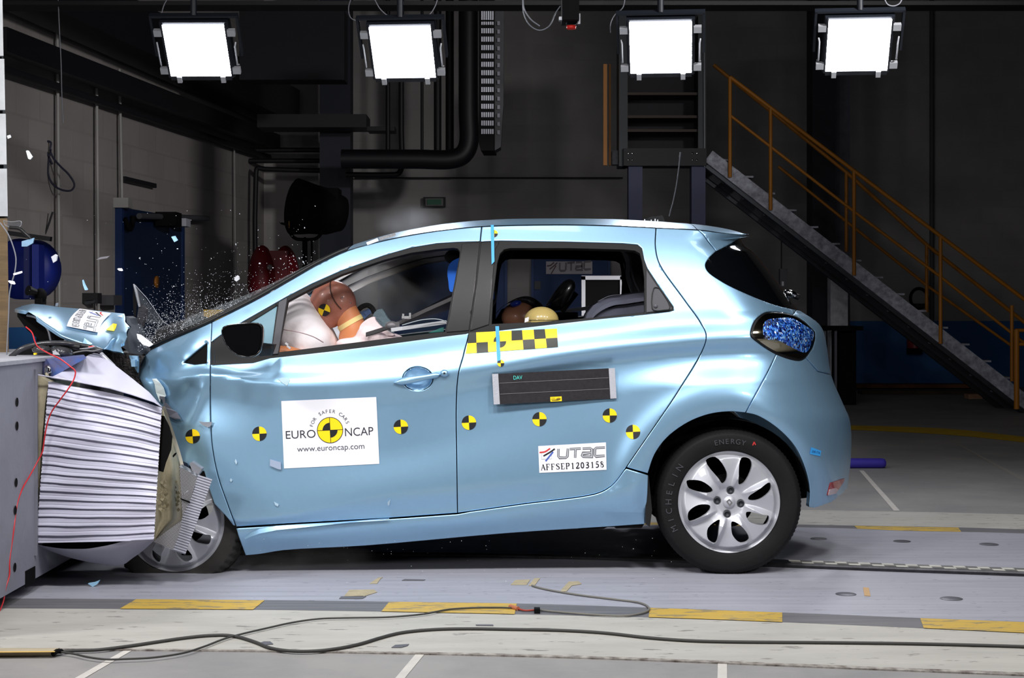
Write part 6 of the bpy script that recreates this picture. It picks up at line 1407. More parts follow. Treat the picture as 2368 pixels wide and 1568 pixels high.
one('pipe_bracket', MB().box((PX(852, 21.8), 21.6, PZ(306, 21.8)), (PX(915, 21.8), 22.0, PZ(296, 21.8))), pipe_m, 'dark shelf bracket between the first two floodlights', 'bracket')
one('pipe_rack', MB().box((PX(600, 21.7), 21.5, PZ(298, 21.7)), (PX(850, 21.7), 22.1, PZ(268, 21.7))), duct_m, 'black pipe rack under the ceiling between the first two floodlights', 'rack')
for y, lab in ((347, 'upper of the two dark pipes over the black stage lamp'), (372, 'lower of the two dark pipes over the black stage lamp')):
    one('horizontal_pipe', MB().tube([P(577, y, 23.2), P(800, y, 23.2)], .035, n=8), pipe_m, lab, 'pipe')
one('corner_pipe', MB().tube(crv([P(592, 870, 23.0), P(592, 400, 23.0), P(595, 389, 23.0), P(612, 391, 23.0), P(800, 396, 23.0)], 3), .035, n=8), pipe_m, 'dark pipe rising in the hall corner and turning over the red reel', 'pipe')
one('roof_beam', MB().box((PX(560, 19), 18.8, PZ(190, 19)), (PX(800, 19), 19.2, PZ(30, 19))), mat('roof_beam_dark', (14, 15, 22), rough=.8), 'dark ceiling box between the first two floodlights', 'beam')
one('ceiling_beam', MB().bar(P(-300, 14, 12), P(2700, 14, 12.4), .25, .03), mat('ceiling_beam_m', (6, 6, 9), rough=.8), 'dark ceiling beam along the top of the picture', 'beam')
# left wall: trays, pipes, conduits
def wl_run(name, pa, pb, r, m_, label, cat, off=.1): return one(name, MB().tube([WLp(*pa, off), WLp(*pb, off)], r, n=8), m_, label, cat)
wl_run('wall_pipe', (-40, 152), (606, 364), .045, pipe_m, 'long black pipe sloping along the left wall', 'pipe')
mb = MB(); mb.bar(WLp(-60, 92, .25), WLp(600, 330, .25), .12, .22); one('cable_tray', mb, duct_m, 'dark cable tray along the left wall above the black pipe', 'cable tray')
mb = MB(); mb.bar(WLp(-60, -60, .35), WLp(600, 250, .35), .5, .5); one('wall_duct', mb, duct_m, 'dark boxed duct along the top of the left wall', 'duct')
cond = mat('grey_conduit', (150, 148, 146), rough=.5)
for xa, ya, xb, yb, lab in ((119, 40, 125, 872, 'grey conduit on the left wall, furthest left of the upright ones'), (211, 205, 216, 800, 'grey conduit on the left wall, second upright from the left'), (264, 160, 270, 462, 'grey conduit ending in a box over the blue sliding door'), (532, 345, 536, 870, 'thin grey conduit right of the blue sliding door')):
    Y = WLY((xa + xb) / 2); one('wall_conduit', MB().tube([P(xa, ya, Y) + WN * .06, P(xb, yb, Y) + WN * .06], .017 if xa < 500 else .012, n=8), cond, lab, 'conduit')
one('junction_box', MB().box(WLp(262, 480, .0), WLp(278, 460, .14)), cond, 'grey junction box above the corner of the blue sliding door', 'box')
one('wall_bar', MB().bar(WLp(275, 413, .05), WLp(348, 430, .05), .05, .05), pipe_m, 'short black bar on the left wall above the blue sliding door', 'bar')
cable('cable_loop', [(121, 380), (112, 360), (104, 340), (109, 327), (118, 330), (116, 345), (123, 365), (140, 385), (160, 405), (172, 428), (165, 440), (146, 440), (124, 428), (112, 405), (113, 370), (118, 345)], WLY(124) - .15, .010, mat('blue_black_cable', (30, 30, 52), rough=.6), 'coiled dark cable hanging on the left wall conduit')
cable('hanging_wire', [(134, -10), (137, 60), (141, 140), (143, 220), (146, 285)], 12.0, .004, wire_g, 'single pale wire hanging from the ceiling at the left')
cable('wall_cable', [(122, 490), (112, 520), (102, 545), (96, 552)], WLY(115) - .1, .010, pipe_m, 'short dark cable on the left wall above the blue drum')
for x0, x1, y0, y1, lab in ((190, 206, 678, 702, 'small black wall socket left of the grey socket box'), (222, 254, 683, 706, 'dark grey socket box on the left wall left of the blue sliding door')):
    one('wall_socket', MB().box(WLp(x0, y1, .0), WLp(x1, y0, .14)), mat('socket_' + str(x0), (26, 26, 30) if x0 < 200 else (72, 70, 74), rough=.5), lab, 'socket')
# blue drum and bracket on the left wall
bd = empty('blue_drum', P(60, 640, 12.6), 'blue hose drum on a blue bracket behind the raised bonnet', 'drum')
bl = mat('deep_blue_paint', (18, 36, 128), rough=.5)
MB().lathe([(.0001, 0), (.235, 0), (.235, .22), (.0001, .22)], P(44, 622, 12.6), (.3, 1, 0), n=32).build('drum_body', bl, bd); MB().box((PX(64, 12.4), 12.3, PZ(690, 12.4)), (PX(76, 12.4), 12.6, PZ(563, 12.4))).build('bracket_post', mat('dark_blue_paint', (10, 22, 84), rough=.5), bd)
MB().box((PX(78, 12.4), 12.35, PZ(682, 12.4)), (PX(94, 12.4), 12.5, PZ(566, 12.4))).build('bracket_plate', bl, bd)
MB().bar(P(0, 536, 12.5), P(118, 553, 12.5), .06, .035).build('wall_arm', pipe_m, bd)
cam2 = empty('floor_camera', P(92, 690, 9.5), 'small black camera standing behind the raised bonnet', 'camera')
MB().ball(P(94, 684, 9.5), (.035, .04, .045)).build('camera_head', deep_black, cam2); MB().box(P(80, 704, 9.45), P(107, 690, 9.55)).build('camera_mount', deep_black, cam2); MB().lathe([(.02, 0), (.03, .05)], P(82, 676, 9.45), (-.6, -.7, .2), n=14, cap=True).build('lens', gloss_black, cam2); c = P(92, 704, 9.5); MB().tube([c, Vector((c.x, c.y, 0))], .02, n=8).build('stand', deep_black, cam2)
ml = empty('clear_fragment', P(45, 540, 7.2), 'curved clear plastic fragment with a dark stem flying above the barrier', 'debris')
MB().grid([[P(x, y, 7.2) for x, y in crv([(8, 510), (28, 514), (49, 513)], 3)], [P(x, y, 7.25) for x, y in crv([(10, 523), (28, 527), (46, 525)], 3)]]).build('clear_shell', mat('clear_plastic', (220, 224, 228), rough=.08, alpha=.25, spec=.8), ml)
MB().tube(crv([P(8, 510, 7.2), P(28, 513, 7.2), P(49, 512, 7.2), P(47, 524, 7.2), P(28, 526, 7.2), P(11, 520, 7.2), P(8, 510, 7.2)], 4), .0018, n=5).build('shell_rim', steel, ml)
MB().tube(crv([P(22, 526, 7.2), P(45, 529, 7.2), P(58, 540, 7.2), P(70, 551, 7.2)], 5), [.004] * 15 + [.008], n=8).build('stem', gloss_black, ml) if False else MB().tube(crv([P(22, 526, 7.2), P(45, 529, 7.2), P(58, 540, 7.2), P(70, 551, 7.2)], 5), .008, n=8).build('stem', gloss_black, ml)
MB().prism([P(50, 558, 7.2), P(79, 550, 7.2), P(76, 562, 7.2), P(62, 570, 7.2), P(50, 570, 7.2)], (0, .01, 0)).build('blue_scrap', mat('pale_blue_scrap', (130, 166, 196), rough=.4), ml)
cable('hanging_wire', [(0, 515), (18, 540), (32, 575), (37, 600), (34, 630), (27, 655), (22, 680), (20, 730), (17, 790), (15, 830)], 7.1, .003, wire_g, 'thin pale wire curving down past the blue drum to the barrier top')
# red reel, stage lamp, yellow box, exit sign
rd = empty('cable_reel', P(633, 640, 20), 'large dark red cable reel in the hall corner behind the windscreen', 'reel'); red_d = mat('dark_red_paint', (118, 22, 32), rough=.5)
for k, (x, w_) in enumerate(((606, .15), (660, .15))):
    MB().ball(P(x, 650, 20 + .2 * k), (.175, .25, .44), n=24, m=16).build('reel_flange', red_d, rd)
MB().box((PX(600, 20), 19.95, PZ(720, 20)), (PX(666, 20), 20.2, PZ(580, 20))).build('reel_core', red_d, rd); MB().lathe([(.0001, 0), (.035, 0), (.035, .02)], P(624, 618, 19.74), (0, -1, 0), n=14).build('hub_cap', mat('hub_grey', (120, 110, 112), rough=.5), rd); c = P(633, 720, 20); MB().box((c.x - .25, 19.9, 0), (c.x + .25, 20.3, c.z)).build('stand', pipe_m, rd)
sl = empty('stage_lamp', P(705, 560, 19), 'big black stage lamp on a stand in front of the dark blue column', 'lamp'); M_ = deep_black
mb = MB(); ax_ = Vector((-.86, -.42, .12)); mb.lathe([(.0001, -.40), (.20, -.38), (.27, -.20), (.29, .0), (.31, .10), (.33, .22), (.30, .24), (.0001, .20)], P(722, 484, 19), ax_, n=28); mb.build('lamp_head', M_, sl)
mb = MB(); mb.box(P(742, 520, 18.9), P(790, 440, 19.3)); mb.build('ballast_box', M_, sl)
MB().tube(crv([P(668, 500, 18.9), P(670, 535, 18.9), P(682, 551, 18.9), P(705, 554, 18.9), P(730, 552, 18.9), P(742, 540, 18.9), P(745, 505, 18.9)], 5), .02, n=8).build('yoke', M_, sl)
MB().prism([P(645, 513, 18.8), P(664, 516, 18.8), P(668, 524, 18.8), P(650, 519, 18.8)], (0, .03, 0)).build('lever', M_, sl); MB().box(P(667, 527, 18.85), P(671, 512, 18.9)).build('yellow_tag', mat('ochre_tag', (120, 88, 20), rough=.6), sl)
c = P(705, 557, 18.95); mb = MB(); mb.tube([c, Vector((c.x, c.y, .05))], .03, n=10); mb.build('stand_pole', M_, sl)
for a in (0, 2.1, 4.2): MB().tube([Vector((c.x, c.y, .55)), Vector((c.x + .5 * math.cos(a), c.y + .5 * math.sin(a), .015))], .015, n=6).build('leg', M_, sl)
MB().tube([P(721, 550, 18.95), P(721, 640, 18.95)], .012, n=6).build('lamp_lead', M_, sl); MB().ball(c + Vector((0, 0, .02)), .025, n=8, m=6).build('spigot', chrome, sl)
yb_ = empty('yellow_box', P(495, 726, 17), 'yellow equipment box behind the shattered windscreen', 'box'); MB().box((PX(475, 17), 16.9, PZ(760, 17)), (PX(520, 17), 17.2, PZ(716, 17))).build('box_body', mat('dim_yellow', (214, 170, 24), rough=.6), yb_); MB().box((PX(478, 17), 16.95, 0), (PX(517, 17), 17.15, PZ(760, 17))).build('box_stand', pipe_m, yb_)
ex = empty('exit_sign', P(1004, 467, 23.9), 'small green emergency exit sign in a dark frame on the back wall', 'sign')
MB().box((PX(979, 23.9), 23.86, PZ(479, 23.9)), (PX(1030, 23.9), 23.95, PZ(456, 23.9))).build('sign_frame', mat('sign_frame', (30, 28, 30), rough=.6), ex); MB().box((PX(984, 23.85), 23.83, PZ(476, 23.85)), (PX(1025, 23.85), 23.86, PZ(459, 23.85))).build('sign_face', mat('sign_grey', (110, 112, 110), rough=.6), ex); MB().box((PX(988, 23.82), 23.81, PZ(473, 23.82)), (PX(1020, 23.82), 23.83, PZ(461, 23.82))).build('green_panel', mat('sign_green', (20, 96, 70), rough=.5), ex)
wb_ = empty('framed_screen', P(1393, 690, 13), 'white framed black screen seen through the rear side window', 'screen'); fm = mat('white_frame', (206, 206, 214), rough=.5)
mb = MB(); Y = 13.0
for a, b in (((1345, 760), (1353, 639)), ((1434, 760), (1441, 639)), ((1345, 647), (1441, 638))): mb.box(P(a[0], a[1], Y), P(b[0], b[1], Y + .06))
mb.build('frame', fm, wb_); MB().box(P(1353, 760, Y + .02), P(1434, 647, Y + .05)).build('black_panel', deep_black, wb_); c = P(1393, 760, Y); MB().box((c.x - .1, Y, 0), (c.x + .1, Y + .06, c.z)).build('stand', pipe_m, wb_)
# ------------------------------------------------------------------ gantry, stairs, right side
gt = empty('gantry', P(1540, 900, 18.0), 'dark steel gantry on blue legs behind the car roof', 'gantry'); gd = mat('gantry_dark', (20, 21, 28), rough=.6); lg = mat('navy_leg', (16, 30, 74), rough=.5)
for x0, x1 in ((1452, 1484), (1597, 1629)): MB().box((PX(x0, 18), 17.9, 0), (PX(x1, 18), 18.1, PZ(384, 18))).build('leg', lg, gt)
MB().box((PX(1440, 18), 17.85, PZ(386, 18)), (PX(1630, 18), 18.2, PZ(346, 18))).build('crossbeam', gd, gt)
for x0, x1 in ((1430, 1450), (1612, 1630)): MB().box((PX(x0, 18), 17.9, PZ(386, 18)), (PX(x1, 18), 18.3, PZ(40, 18))).build('upright', mat('gantry_upright', (22, 30, 38), rough=.5), gt)
MB().box((PX(1450, 18.4), 18.35, PZ(346, 18.4)), (PX(1612, 18.4), 18.4, PZ(30, 18.4))).build('back_panel', mat('gantry_panel', (34, 30, 36), rough=.7), gt)
for y in (268, 300, 215): MB().box((PX(1450, 18), 17.95, PZ(y + 6, 18)), (PX(1612, 18), 18.3, PZ(y, 18))).build('shelf', mat('brown_rail', (50, 34, 26), rough=.6), gt)
MB().bar(P(1629, 386, 17.88), P(1628, 60, 17.88), .012, .012).build('edge_strip', mat('edge_strip_m', (110, 112, 120), rough=.5), gt)
for x in (1453, 1462, 1601, 1611):
    for y in (355, 370): MB().lathe([(.0001, .012), (.012, .012), (.014, 0)], P(x, y, 17.85), (0, -1, 0), n=8).build('bolt', chrome, gt)
MB().box(P(1416, 380, 18.1), P(1436, 352, 18.3)).build('bracket', mat('galvanised', (128, 130, 138), rough=.6, var=.4, vscale=14), gt)
for x, w_ in ((1402, .042), (1413, .02)): MB().box((PX(x, 18) - w_ / 2, 18.2, PZ(382, 18.2)), (PX(x, 18) + w_ / 2, 18.24, PZ(148, 18.2))).build('yellow_post', mat('amber_rail', (172, 108, 18), rough=.5), gt)
st = empty('staircase', P(2000, 900, 18.0), 'steel staircase with yellow handrails descending to the right', 'stairs'); galv = mat('galvanised_steel', (186, 188, 202), rough=.6, metal=.15, var=.6, vscale=14); amb = mat('amber_rail', (172, 108, 18), rough=.5)
ta, tb = (1636, 362), (2420, 984)
def on_line(x, a, b): return a[1] + (b[1] - a[1]) * (x - a[0]) / (b[0] - a[0])
for Y in (18.0, 18.9):
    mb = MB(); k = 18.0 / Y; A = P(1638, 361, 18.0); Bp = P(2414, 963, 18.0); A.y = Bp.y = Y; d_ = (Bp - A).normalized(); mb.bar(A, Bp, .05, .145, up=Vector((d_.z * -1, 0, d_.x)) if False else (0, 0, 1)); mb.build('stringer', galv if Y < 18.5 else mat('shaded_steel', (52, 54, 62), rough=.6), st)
    mb = MB(); mb.bar(A + Vector((-.02, .05, -.105)), Bp + Vector((-.02, .05, -.105)), .09, .045); mb.build('stringer_flange', steel_dark, st)
nstep = 15
for i in range(nstep):
    x = 1665 + i * 50; y = on_line(x, (1638, 347), (2414, 949)); c = P(x, y, 18.02); MB().box((c.x - .11, 18.02, c.z - .02), (c.x + .13, 18.9, c.z)).build('tread', galv, st)
def rails(Y, off, posts, top, mid):
    for (x, y0, y1) in posts:
        a, b = P(x, y0, Y), P(x, y1, Y); MB().tube([a, b], .021, n=8).build('post', amb, st)
    for pts, r in ((top, .022), (mid, .017)): MB().tube([P(x, y, Y) for x, y in pts], r, n=8).build('handrail', amb, st)
rails(17.95, 0, [(1688, 178, 410), (1782, 252, 486), (1975, 396, 637), (2175, 546, 795), (2340, 706, 882)], [(1688, 178), (1975, 395), (2175, 546), (2400, 716)], [(1700, 238), (1782, 340), (1975, 489), (2175, 640), (2400, 820)] if False else [(1690, 268), (1975, 489), (2175, 640), (2400, 818)])
rails(18.92, 0, [(1957, 396, 582), (2143, 566, 722)], [(1650, 150), (1957, 398), (2143, 566), (2400, 770)], [(1800, 385), (1957, 512), (2143, 660), (2340, 800)])
gr = empty('gate_rail', P(2355, 830, 17.6), 'amber guard rail frame at the right edge beside the stairs', 'guard rail')
for y in (764, 796): MB().tube([P(2348, y, 17.6), P(2480, y, 17.6)], .02, n=8).build('rail_tube', amb, gr)
MB().tube([P(2351, 762, 17.6), P(2351, 946, 17.6)], .03, n=8).build('post', amb, gr)
one('steel_column', MB().box((PX(1872, 21), 20.8, 0), (PX(1924, 21), 21.2, HT)), mat('near_black_navy', (18, 20, 34), rough=.6), 'near black column under the far right floodlight, left one of the pair', 'column')
one('steel_column', MB().box((PX(1925, 21.3), 21.2, 0), (PX(1962, 21.3), 21.5, HT)), mat('column_grey', (92, 94, 108), rough=.6, var=.3, vscale=8), 'grey column under the far right floodlight, right one of the pair', 'column')
one('lit_column_foot', MB().box((PX(1917, 20.5), 20.4, .0), (PX(1957, 20.5), 20.6, PZ(634, 20.5))), mat('lit_column_grey', (226, 228, 236), rough=.6, var=.35, vscale=12), 'pale sleeve for the lit column foot below the stairs beside the tailgate', 'sleeve')  # light on the lower column put into a paler colour
wbn = empty('workbench', P(1955, 850, 19.5), 'black workbench with a grey frame behind the rear bumper', 'workbench')
MB().box((PX(1900, 19.5), 19.3, PZ(764, 19.5)), (PX(1988, 19.5), 20.0, PZ(754, 19.5))).build('bench_top', deep_black, wbn); MB().box((PX(1938, 19.6), 19.5, .0), (PX(1976, 19.6), 20.0, PZ(764, 19.5))).build('cabinet', deep_black, wbn)
for x in (1931, 1906): MB().box((PX(x - 2.5, 19.4), 19.35, 0), (PX(x + 2.5, 19.4), 19.4, PZ(764, 19.4))).build('frame_leg', mat('bench_frame', (96, 98, 108), rough=.5), wbn)
fe = empty('fire_extinguisher', P(2115, 800, 23.8), 'red fire extinguisher on the blue wall under the stairs', 'fire extinguisher')
MB().lathe([(.0001, 0), (.105, 0), (.11, .02), (.11, .26), (.07, .32), (.02, .34), (.0001, .35)], P(2115, 819, 23.88), (0, 0, 1), n=22).build('cylinder', mat('extinguisher_red', (158, 22, 34), rough=.35), fe); MB().lathe([(.112, 0), (.112, .09)], P(2115, 819, 23.88), (0, 0, 1), n=22).build('black_band', deep_black, fe); c = P(2115, 764, 23.88); MB().bar(c, c + Vector((.08, 0, .03)), .03, .03).build('valve', deep_black, fe)
hr_ = empty('hose_reel', P(2125, 690, 23.8), 'black hose ring hanging on the wall behind the stair rails', 'hose'); MB().tube([P(2125, 690, 23.97) + Vector((.125 * math.cos(a), 0, .145 * math.sin(a))) for a in np.linspace(0, 2 * math.pi, 33)], .022, n=8).build('hose_coil', deep_black, hr_); MB().box(P(2118, 712, 23.85), P(2140, 702, 24.0)).build('hose_hook', pipe_m, hr_)
one('wall_conduit', MB().tube([P(2155, -50, 23.9), P(2155, 742, 23.9)], .035, n=8), mat('dark_grey_pipe', (84, 82, 84), rough=.6), 'grey pipe on the back wall behind the stair rails', 'conduit')
cable('pendant_cable', [(1807, 505), (1807, 560), (1807, 625)], 18.92, .008, pipe_m, 'dark pendant cable behind the tailgate window')
ps = empty('pendant_switch', P(1811, 640, 18.92), 'grey pendant switch hanging on its cable behind the rear window', 'switch'); MB().box(P(1804, 664, 18.87), P(1818, 622, 18.97)).build('switch_body', mat('switch_grey', (66, 66, 74), rough=.5), ps); MB().box(P(1808, 661, 18.85), P(1812, 651, 18.87)).build('label_plate', fm, ps)
pal = empty('wooden_pallet', P(2120, 900, 23), 'low wooden pallet boards at the foot of the blue wall', 'pallet'); wd = mat('raw_wood', (128, 78, 40), rough=.8, var=.4, vscale=4)
MB().box((PX(1965, 23.4), 23.3, .02), (PX(2340, 23.4), 23.7, .07)).build('top_board', wd, pal); MB().box((PX(1990, 22.0), 21.9, .0), (PX(2250, 22), 22.2, .05)).build('front_board', mat('dark_wood', (64, 52, 40), rough=.85), pal); MB().box(P(2240, 931, 20.8), P(2262, 910, 21)).build('block', mat('wood_block', (176, 132, 104), rough=.8), pal)
fr_ = MB(); a = G(1960, 1084, .0); b_ = G(2051, 1084, .0); r_ = .036; fr_.tube([Vector((a.x, a.y + r_, r_)), Vector((b_.x - .03, b_.y + r_, r_)), Vector((b_.x - .008, b_.y + r_, r_)), Vector((b_.x, b_.y + r_, r_))], [r_, r_, r_ * .85, r_ * .5], n=18); one('blue_foam_roller', fr_, mat('indigo_foam', (46, 36, 140), rough=.7), 'indigo foam roller lying on the floor behind the rear bumper', 'roller')
# ------------------------------------------------------------------ things lying on the near floor
blackc = mat('black_floor_cable', (58, 58, 56), rough=.6)
cable('floor_cable', [(138, 1507), (170, 1505), (225, 1503), (300, 1494), (360, 1485), (430, 1475), (480, 1470), (520, 1469), (550, 1473), (590, 1485), (630, 1500), (680, 1506), (730, 1505.5), (780, 1500), (830, 1490), (880, 1475), (930, 1463), (1000, 1456), (1080, 1454), (1184, 1455.5), (1300, 1458), (1400, 1464), (1500, 1475), (1600, 1482), (1700, 1484.5), (1900, 1486), (2100, 1488.5), (2250, 1492), (2380, 1496), (2560, 1505)], 0, .0058, blackc, 'thick black cable snaking the full width of the white floor band', z=.010)
cable('floor_cable', [(140, 1508), (170, 1512), (205, 1520), (250, 1525), (290, 1524), (350, 1521), (420, 1511), (470, 1496), (520, 1477), (560, 1466), (620, 1452), (680, 1439), (740, 1431), (800, 1429), (900, 1427), (980, 1420), (1040, 1409), (1100, 1405.5), (1160, 1405), (1182, 1406)], 0, .0035, blackc, 'thinner black cable crossing over to the small connector', z=.012)
cn = empty('cable_connector', G(1240, 1411, .01), 'orange tipped black connector on the yellow and grey stripe', 'connector')
g = lambda x, y, z: G(x, y, z)
MB().tube([g(1180, 1403, .012), g(1198, 1408, .012)], .009, n=8).build('orange_plug', mat('burnt_orange', (170, 104, 72), rough=.6), cn); MB().tube(crv([g(1198, 1408, .011), g(1215, 1412, .011), g(1236, 1411, .011)], 3), .004, n=6).build('red_lead', mat('dull_red', (150, 62, 48), rough=.6), cn); MB().box(g(1235, 1414, .006), g(1249, 1409, .022)).build('black_block', deep_black, cn)
cable('sensor_wire', [(1249, 1411), (1290, 1415), (1370, 1421), (1440, 1424), (1480, 1419), (1500, 1411), (1496, 1401), (1475, 1393), (1420, 1386), (1340, 1376), (1290, 1368), (1250, 1360), (1230, 1354)], 0, .004, mat('dusty_wire', (112, 110, 104), rough=.6), 'thin grey wire looping from the connector over the track plate', z=.011)
cr = empty('cable_ramp', G(60, 1512, 0), 'tan and yellow cable ramp at the bottom left corner', 'cable ramp')
mb = MB(); a0 = [G(-60, 1518, .002), G(121, 1517, .002)]; a1 = [G(-60, 1508, .02), G(128, 1506, .02)]; a2 = [G(-60, 1503, .02), G(134, 1500, .02)]; a3 = [G(-60, 1498, .002), G(139, 1498, .002)]
mb.grid([a0, a1, a2, a3], smooth=False); mb.build('ramp_body', mat('tan_ramp', (176, 164, 138), rough=.7, var=.15, vscale=8), cr, recalc=False); mb = MB(); mb.grid([[G(-60, 1509.5, .021), G(126, 1508, .021)], [G(-60, 1507, .021), G(128, 1505.6, .021)]], smooth=False); mb.build('yellow_stripe', mat('ramp_yellow', (206, 170, 90), rough=.6), cr, recalc=False)
mb = MB(); mb.tube([G(122, 1514, .01), G(131, 1506, .018), G(142, 1506, .012)], .008, n=8); mb.build('open_end', deep_black, cr)
# patches of tape and plates on the track
tape_t = mat('beige_tape', (176, 164, 136), rough=.7, var=.25, vscale=20); pl_m = mat('dark_plate', (92, 92, 98), rough=.6)
def patch(name, q, m_, label, cat, group=None, z=.0085):
    v = [G(x, y, z) for x, y in q]; mb = MB(); mb.prism(v, (0, 0, -.0015)); o = mb.build(name, m_, None); tag(o, label, cat, group)
patch('tape_strip', [(855, 1349), (872, 1349), (880, 1338), (885, 1335), (874, 1336)], tape_t, 'short beige tape strip on the track left of centre', 'tape'); patch('tape_patch', [(795, 1379), (808, 1364), (865, 1363), (872, 1369), (840, 1379)], tape_t, 'beige tape patch on the track above the yellow stripe', 'tape')
patch('metal_plate', [(784, 1384), (838, 1384), (847, 1379), (838, 1378), (789, 1379)], pl_m, 'grey strip under the beige tape patch at the edge of the track', 'plate'); patch('metal_plate', [(929, 1342), (980, 1342), (984, 1340), (936, 1339)], pl_m, 'slim grey plate on the track below the sill', 'plate')
patch('tape_strip', [(1222, 1354), (1236, 1354), (1249, 1337), (1236, 1337)], tape_t, 'beige tape strip holding the end of the thin grey wire', 'tape'); patch('tape_patch', [(1181, 1352), (1192, 1341), (1226, 1340), (1218, 1352)], tape_t, 'faded tape patch left of the tape strip holding the wire', 'tape'); patch('tape_patch', [(1295, 1367), (1310, 1367), (1322, 1354), (1345, 1350), (1338, 1344), (1315, 1345)], tape_t, 'faded tape patch right of the tape strip holding the wire', 'tape')
patch('tape_strip', [(1999, 1377), (2013, 1378), (2009, 1359), (1996, 1358)], mat('tan_tape', (184, 152, 112), rough=.7), 'small tan tape strip on the track at the right', 'tape')
hole = mat('manhole_steel', (120, 120, 130), rough=.4, metal=.4, var=.4, vscale=30); holed = mat('plug_dark', (58, 58, 66), rough=.5)
for x, y, rx, m_, lab in ((1956, 1373.5, 24, hole, 'round plug in the track, near side below the guide rail'), (2200, 1384, 26, hole, 'round plug in the near side of the track at the far right'), (1893, 1245.5, 19, holed, 'dark round plug beyond the guide rail, nearest the rear wheel'), (2086, 1251.5, 20, holed, 'dark round plug beyond the guide rail, middle one'), (2287, 1258.5, 22, hole, 'round plug beyond the guide rail at the right edge')):
    c = G(x, y, .0075); r = rx / FPX * c.y; o = MB().lathe([(.0001, .0012), (r * .92, .0012), (r, 0)], c, (0, 0, 1), n=28).build('track_plug', m_, None); tag(o, lab, 'plug')
patch('tape_scrap', [(905, 1497), (914, 1491), (946, 1489), (942, 1493), (928, 1497)], pl_m, 'grey scrap lying on the white band left of centre', 'scrap', z=.0065); patch('tape_scrap', [(597, 1488), (610, 1483), (625, 1483), (632, 1489), (612, 1491)], pl_m, 'small grey scrap beside the thick cable', 'scrap', z=.0065); patch('metal_plate', [(1100, 1444), (1140, 1444), (1141, 1446.5), (1101, 1446)], pl_m, 'slim plate fragment lying on the white band', 'plate', z=.0065)
# ------------------------------------------------------------------ flying glass
gl_m = mat('sparkling_glass', (226, 232, 240), rough=.18, spec=.9, coat=.4)
protos = []
for k in range(5):
    me_v = []; r = np.random.RandomState(k + 3)
    for i in range(7): v = r.randn(3); v /= np.linalg.norm(v); me_v.append(Vector(v * (.5 + .6 * r.rand())))
    bm = bmesh.new(); vv = [bm.verts.new(v) for v in me_v]; bmesh.ops.convex_hull(bm, input=vv); me = bpy.data.meshes.new('glass_fragment'); bm.to_mesh(me); bm.free(); me.materials.append(gl_m); protos.append(me)
def frag(p, s, i, lab, grp, me=None, name='glass_fragment', rot=None, sc=None):
    o = bpy.data.objects.new(name, me or protos[i % 5]); COL.objects.link(o); o.location = p; o.scale = sc or (s, s, s * .7); o.rotation_euler = rot or tuple(rng.rand(3) * 6.28); return tag(o, lab, 'glass fragment', grp)
ws = fcurve([(280, 850), (347, 806), (472, 752), (600, 688), (680, 642), (760, 590)])
pts = []
while len(pts) < 300:
    x = 300 + 430 * rng.rand() ** 1.0; base = float(ws(x)) - 12; h = abs(rng.randn()) ** 1.4 * (70 if x < 560 else 50); 
    y = base - h
    if y < 470 or (x < 330 and y > 800): continue
    big = rng.rand(); s = (.0014 + .0022 * rng.rand()) if big < .85 else (.0035 + .0035 * rng.rand())
    pts.append((x, y, s))
for i, (x, y, s) in enumerate(pts):
    frag(P(x, y, 7.0 + 1.3 * rng.rand()), s, i, 'tiny crumb of glass in the spray over the shattered windscreen', 'glass crumbs sprayed from the windscreen')
mb = MB()
for i in range(3600):
    x = 318 + 300 * rng.beta(1.1, 2.6); base = float(ws(x)) - 8; y = base - abs(rng.randn()) ** 1.3 * 34; c = P(x, y, 7.0 + 1.4 * rng.rand()); s = .0011 + .0014 * rng.rand(); e = [Vector(rng.randn(3)) for _ in range(4)]
    mb.add([c + v.normalized() * s for v in e], [(0, 1, 2), (0, 2, 3), (0, 3, 1), (1, 3, 2)])
o = mb.build('glass_dust', gl_m, None, recalc=False); tag(o, 'fine glass dust cloud low over the shattered windscreen', 'glass dust', None, 'stuff')
mb = MB()
for i in range(260):
    x = 60 + 1500 * rng.rand(); y = 1180 + 230 * rng.rand() if x > 560 else 480 + 260 * rng.rand()
    if x > 560 and y < 1240 - 0 * x: continue
    c = P(x, y, 6.3 + .5 * rng.rand()); s = .0009 + .0012 * rng.rand(); e = [Vector(rng.randn(3)) for _ in range(4)]
    if c.z < .03: continue
    mb.add([c + v.normalized() * s for v in e], [(0, 1, 2), (0, 2, 3), (0, 3, 1), (1, 3, 2)])
o = mb.build('glass_dust', gl_m, None, recalc=False); tag(o, 'scattered glass specks in the air around the car', 'glass dust', None, 'stuff')
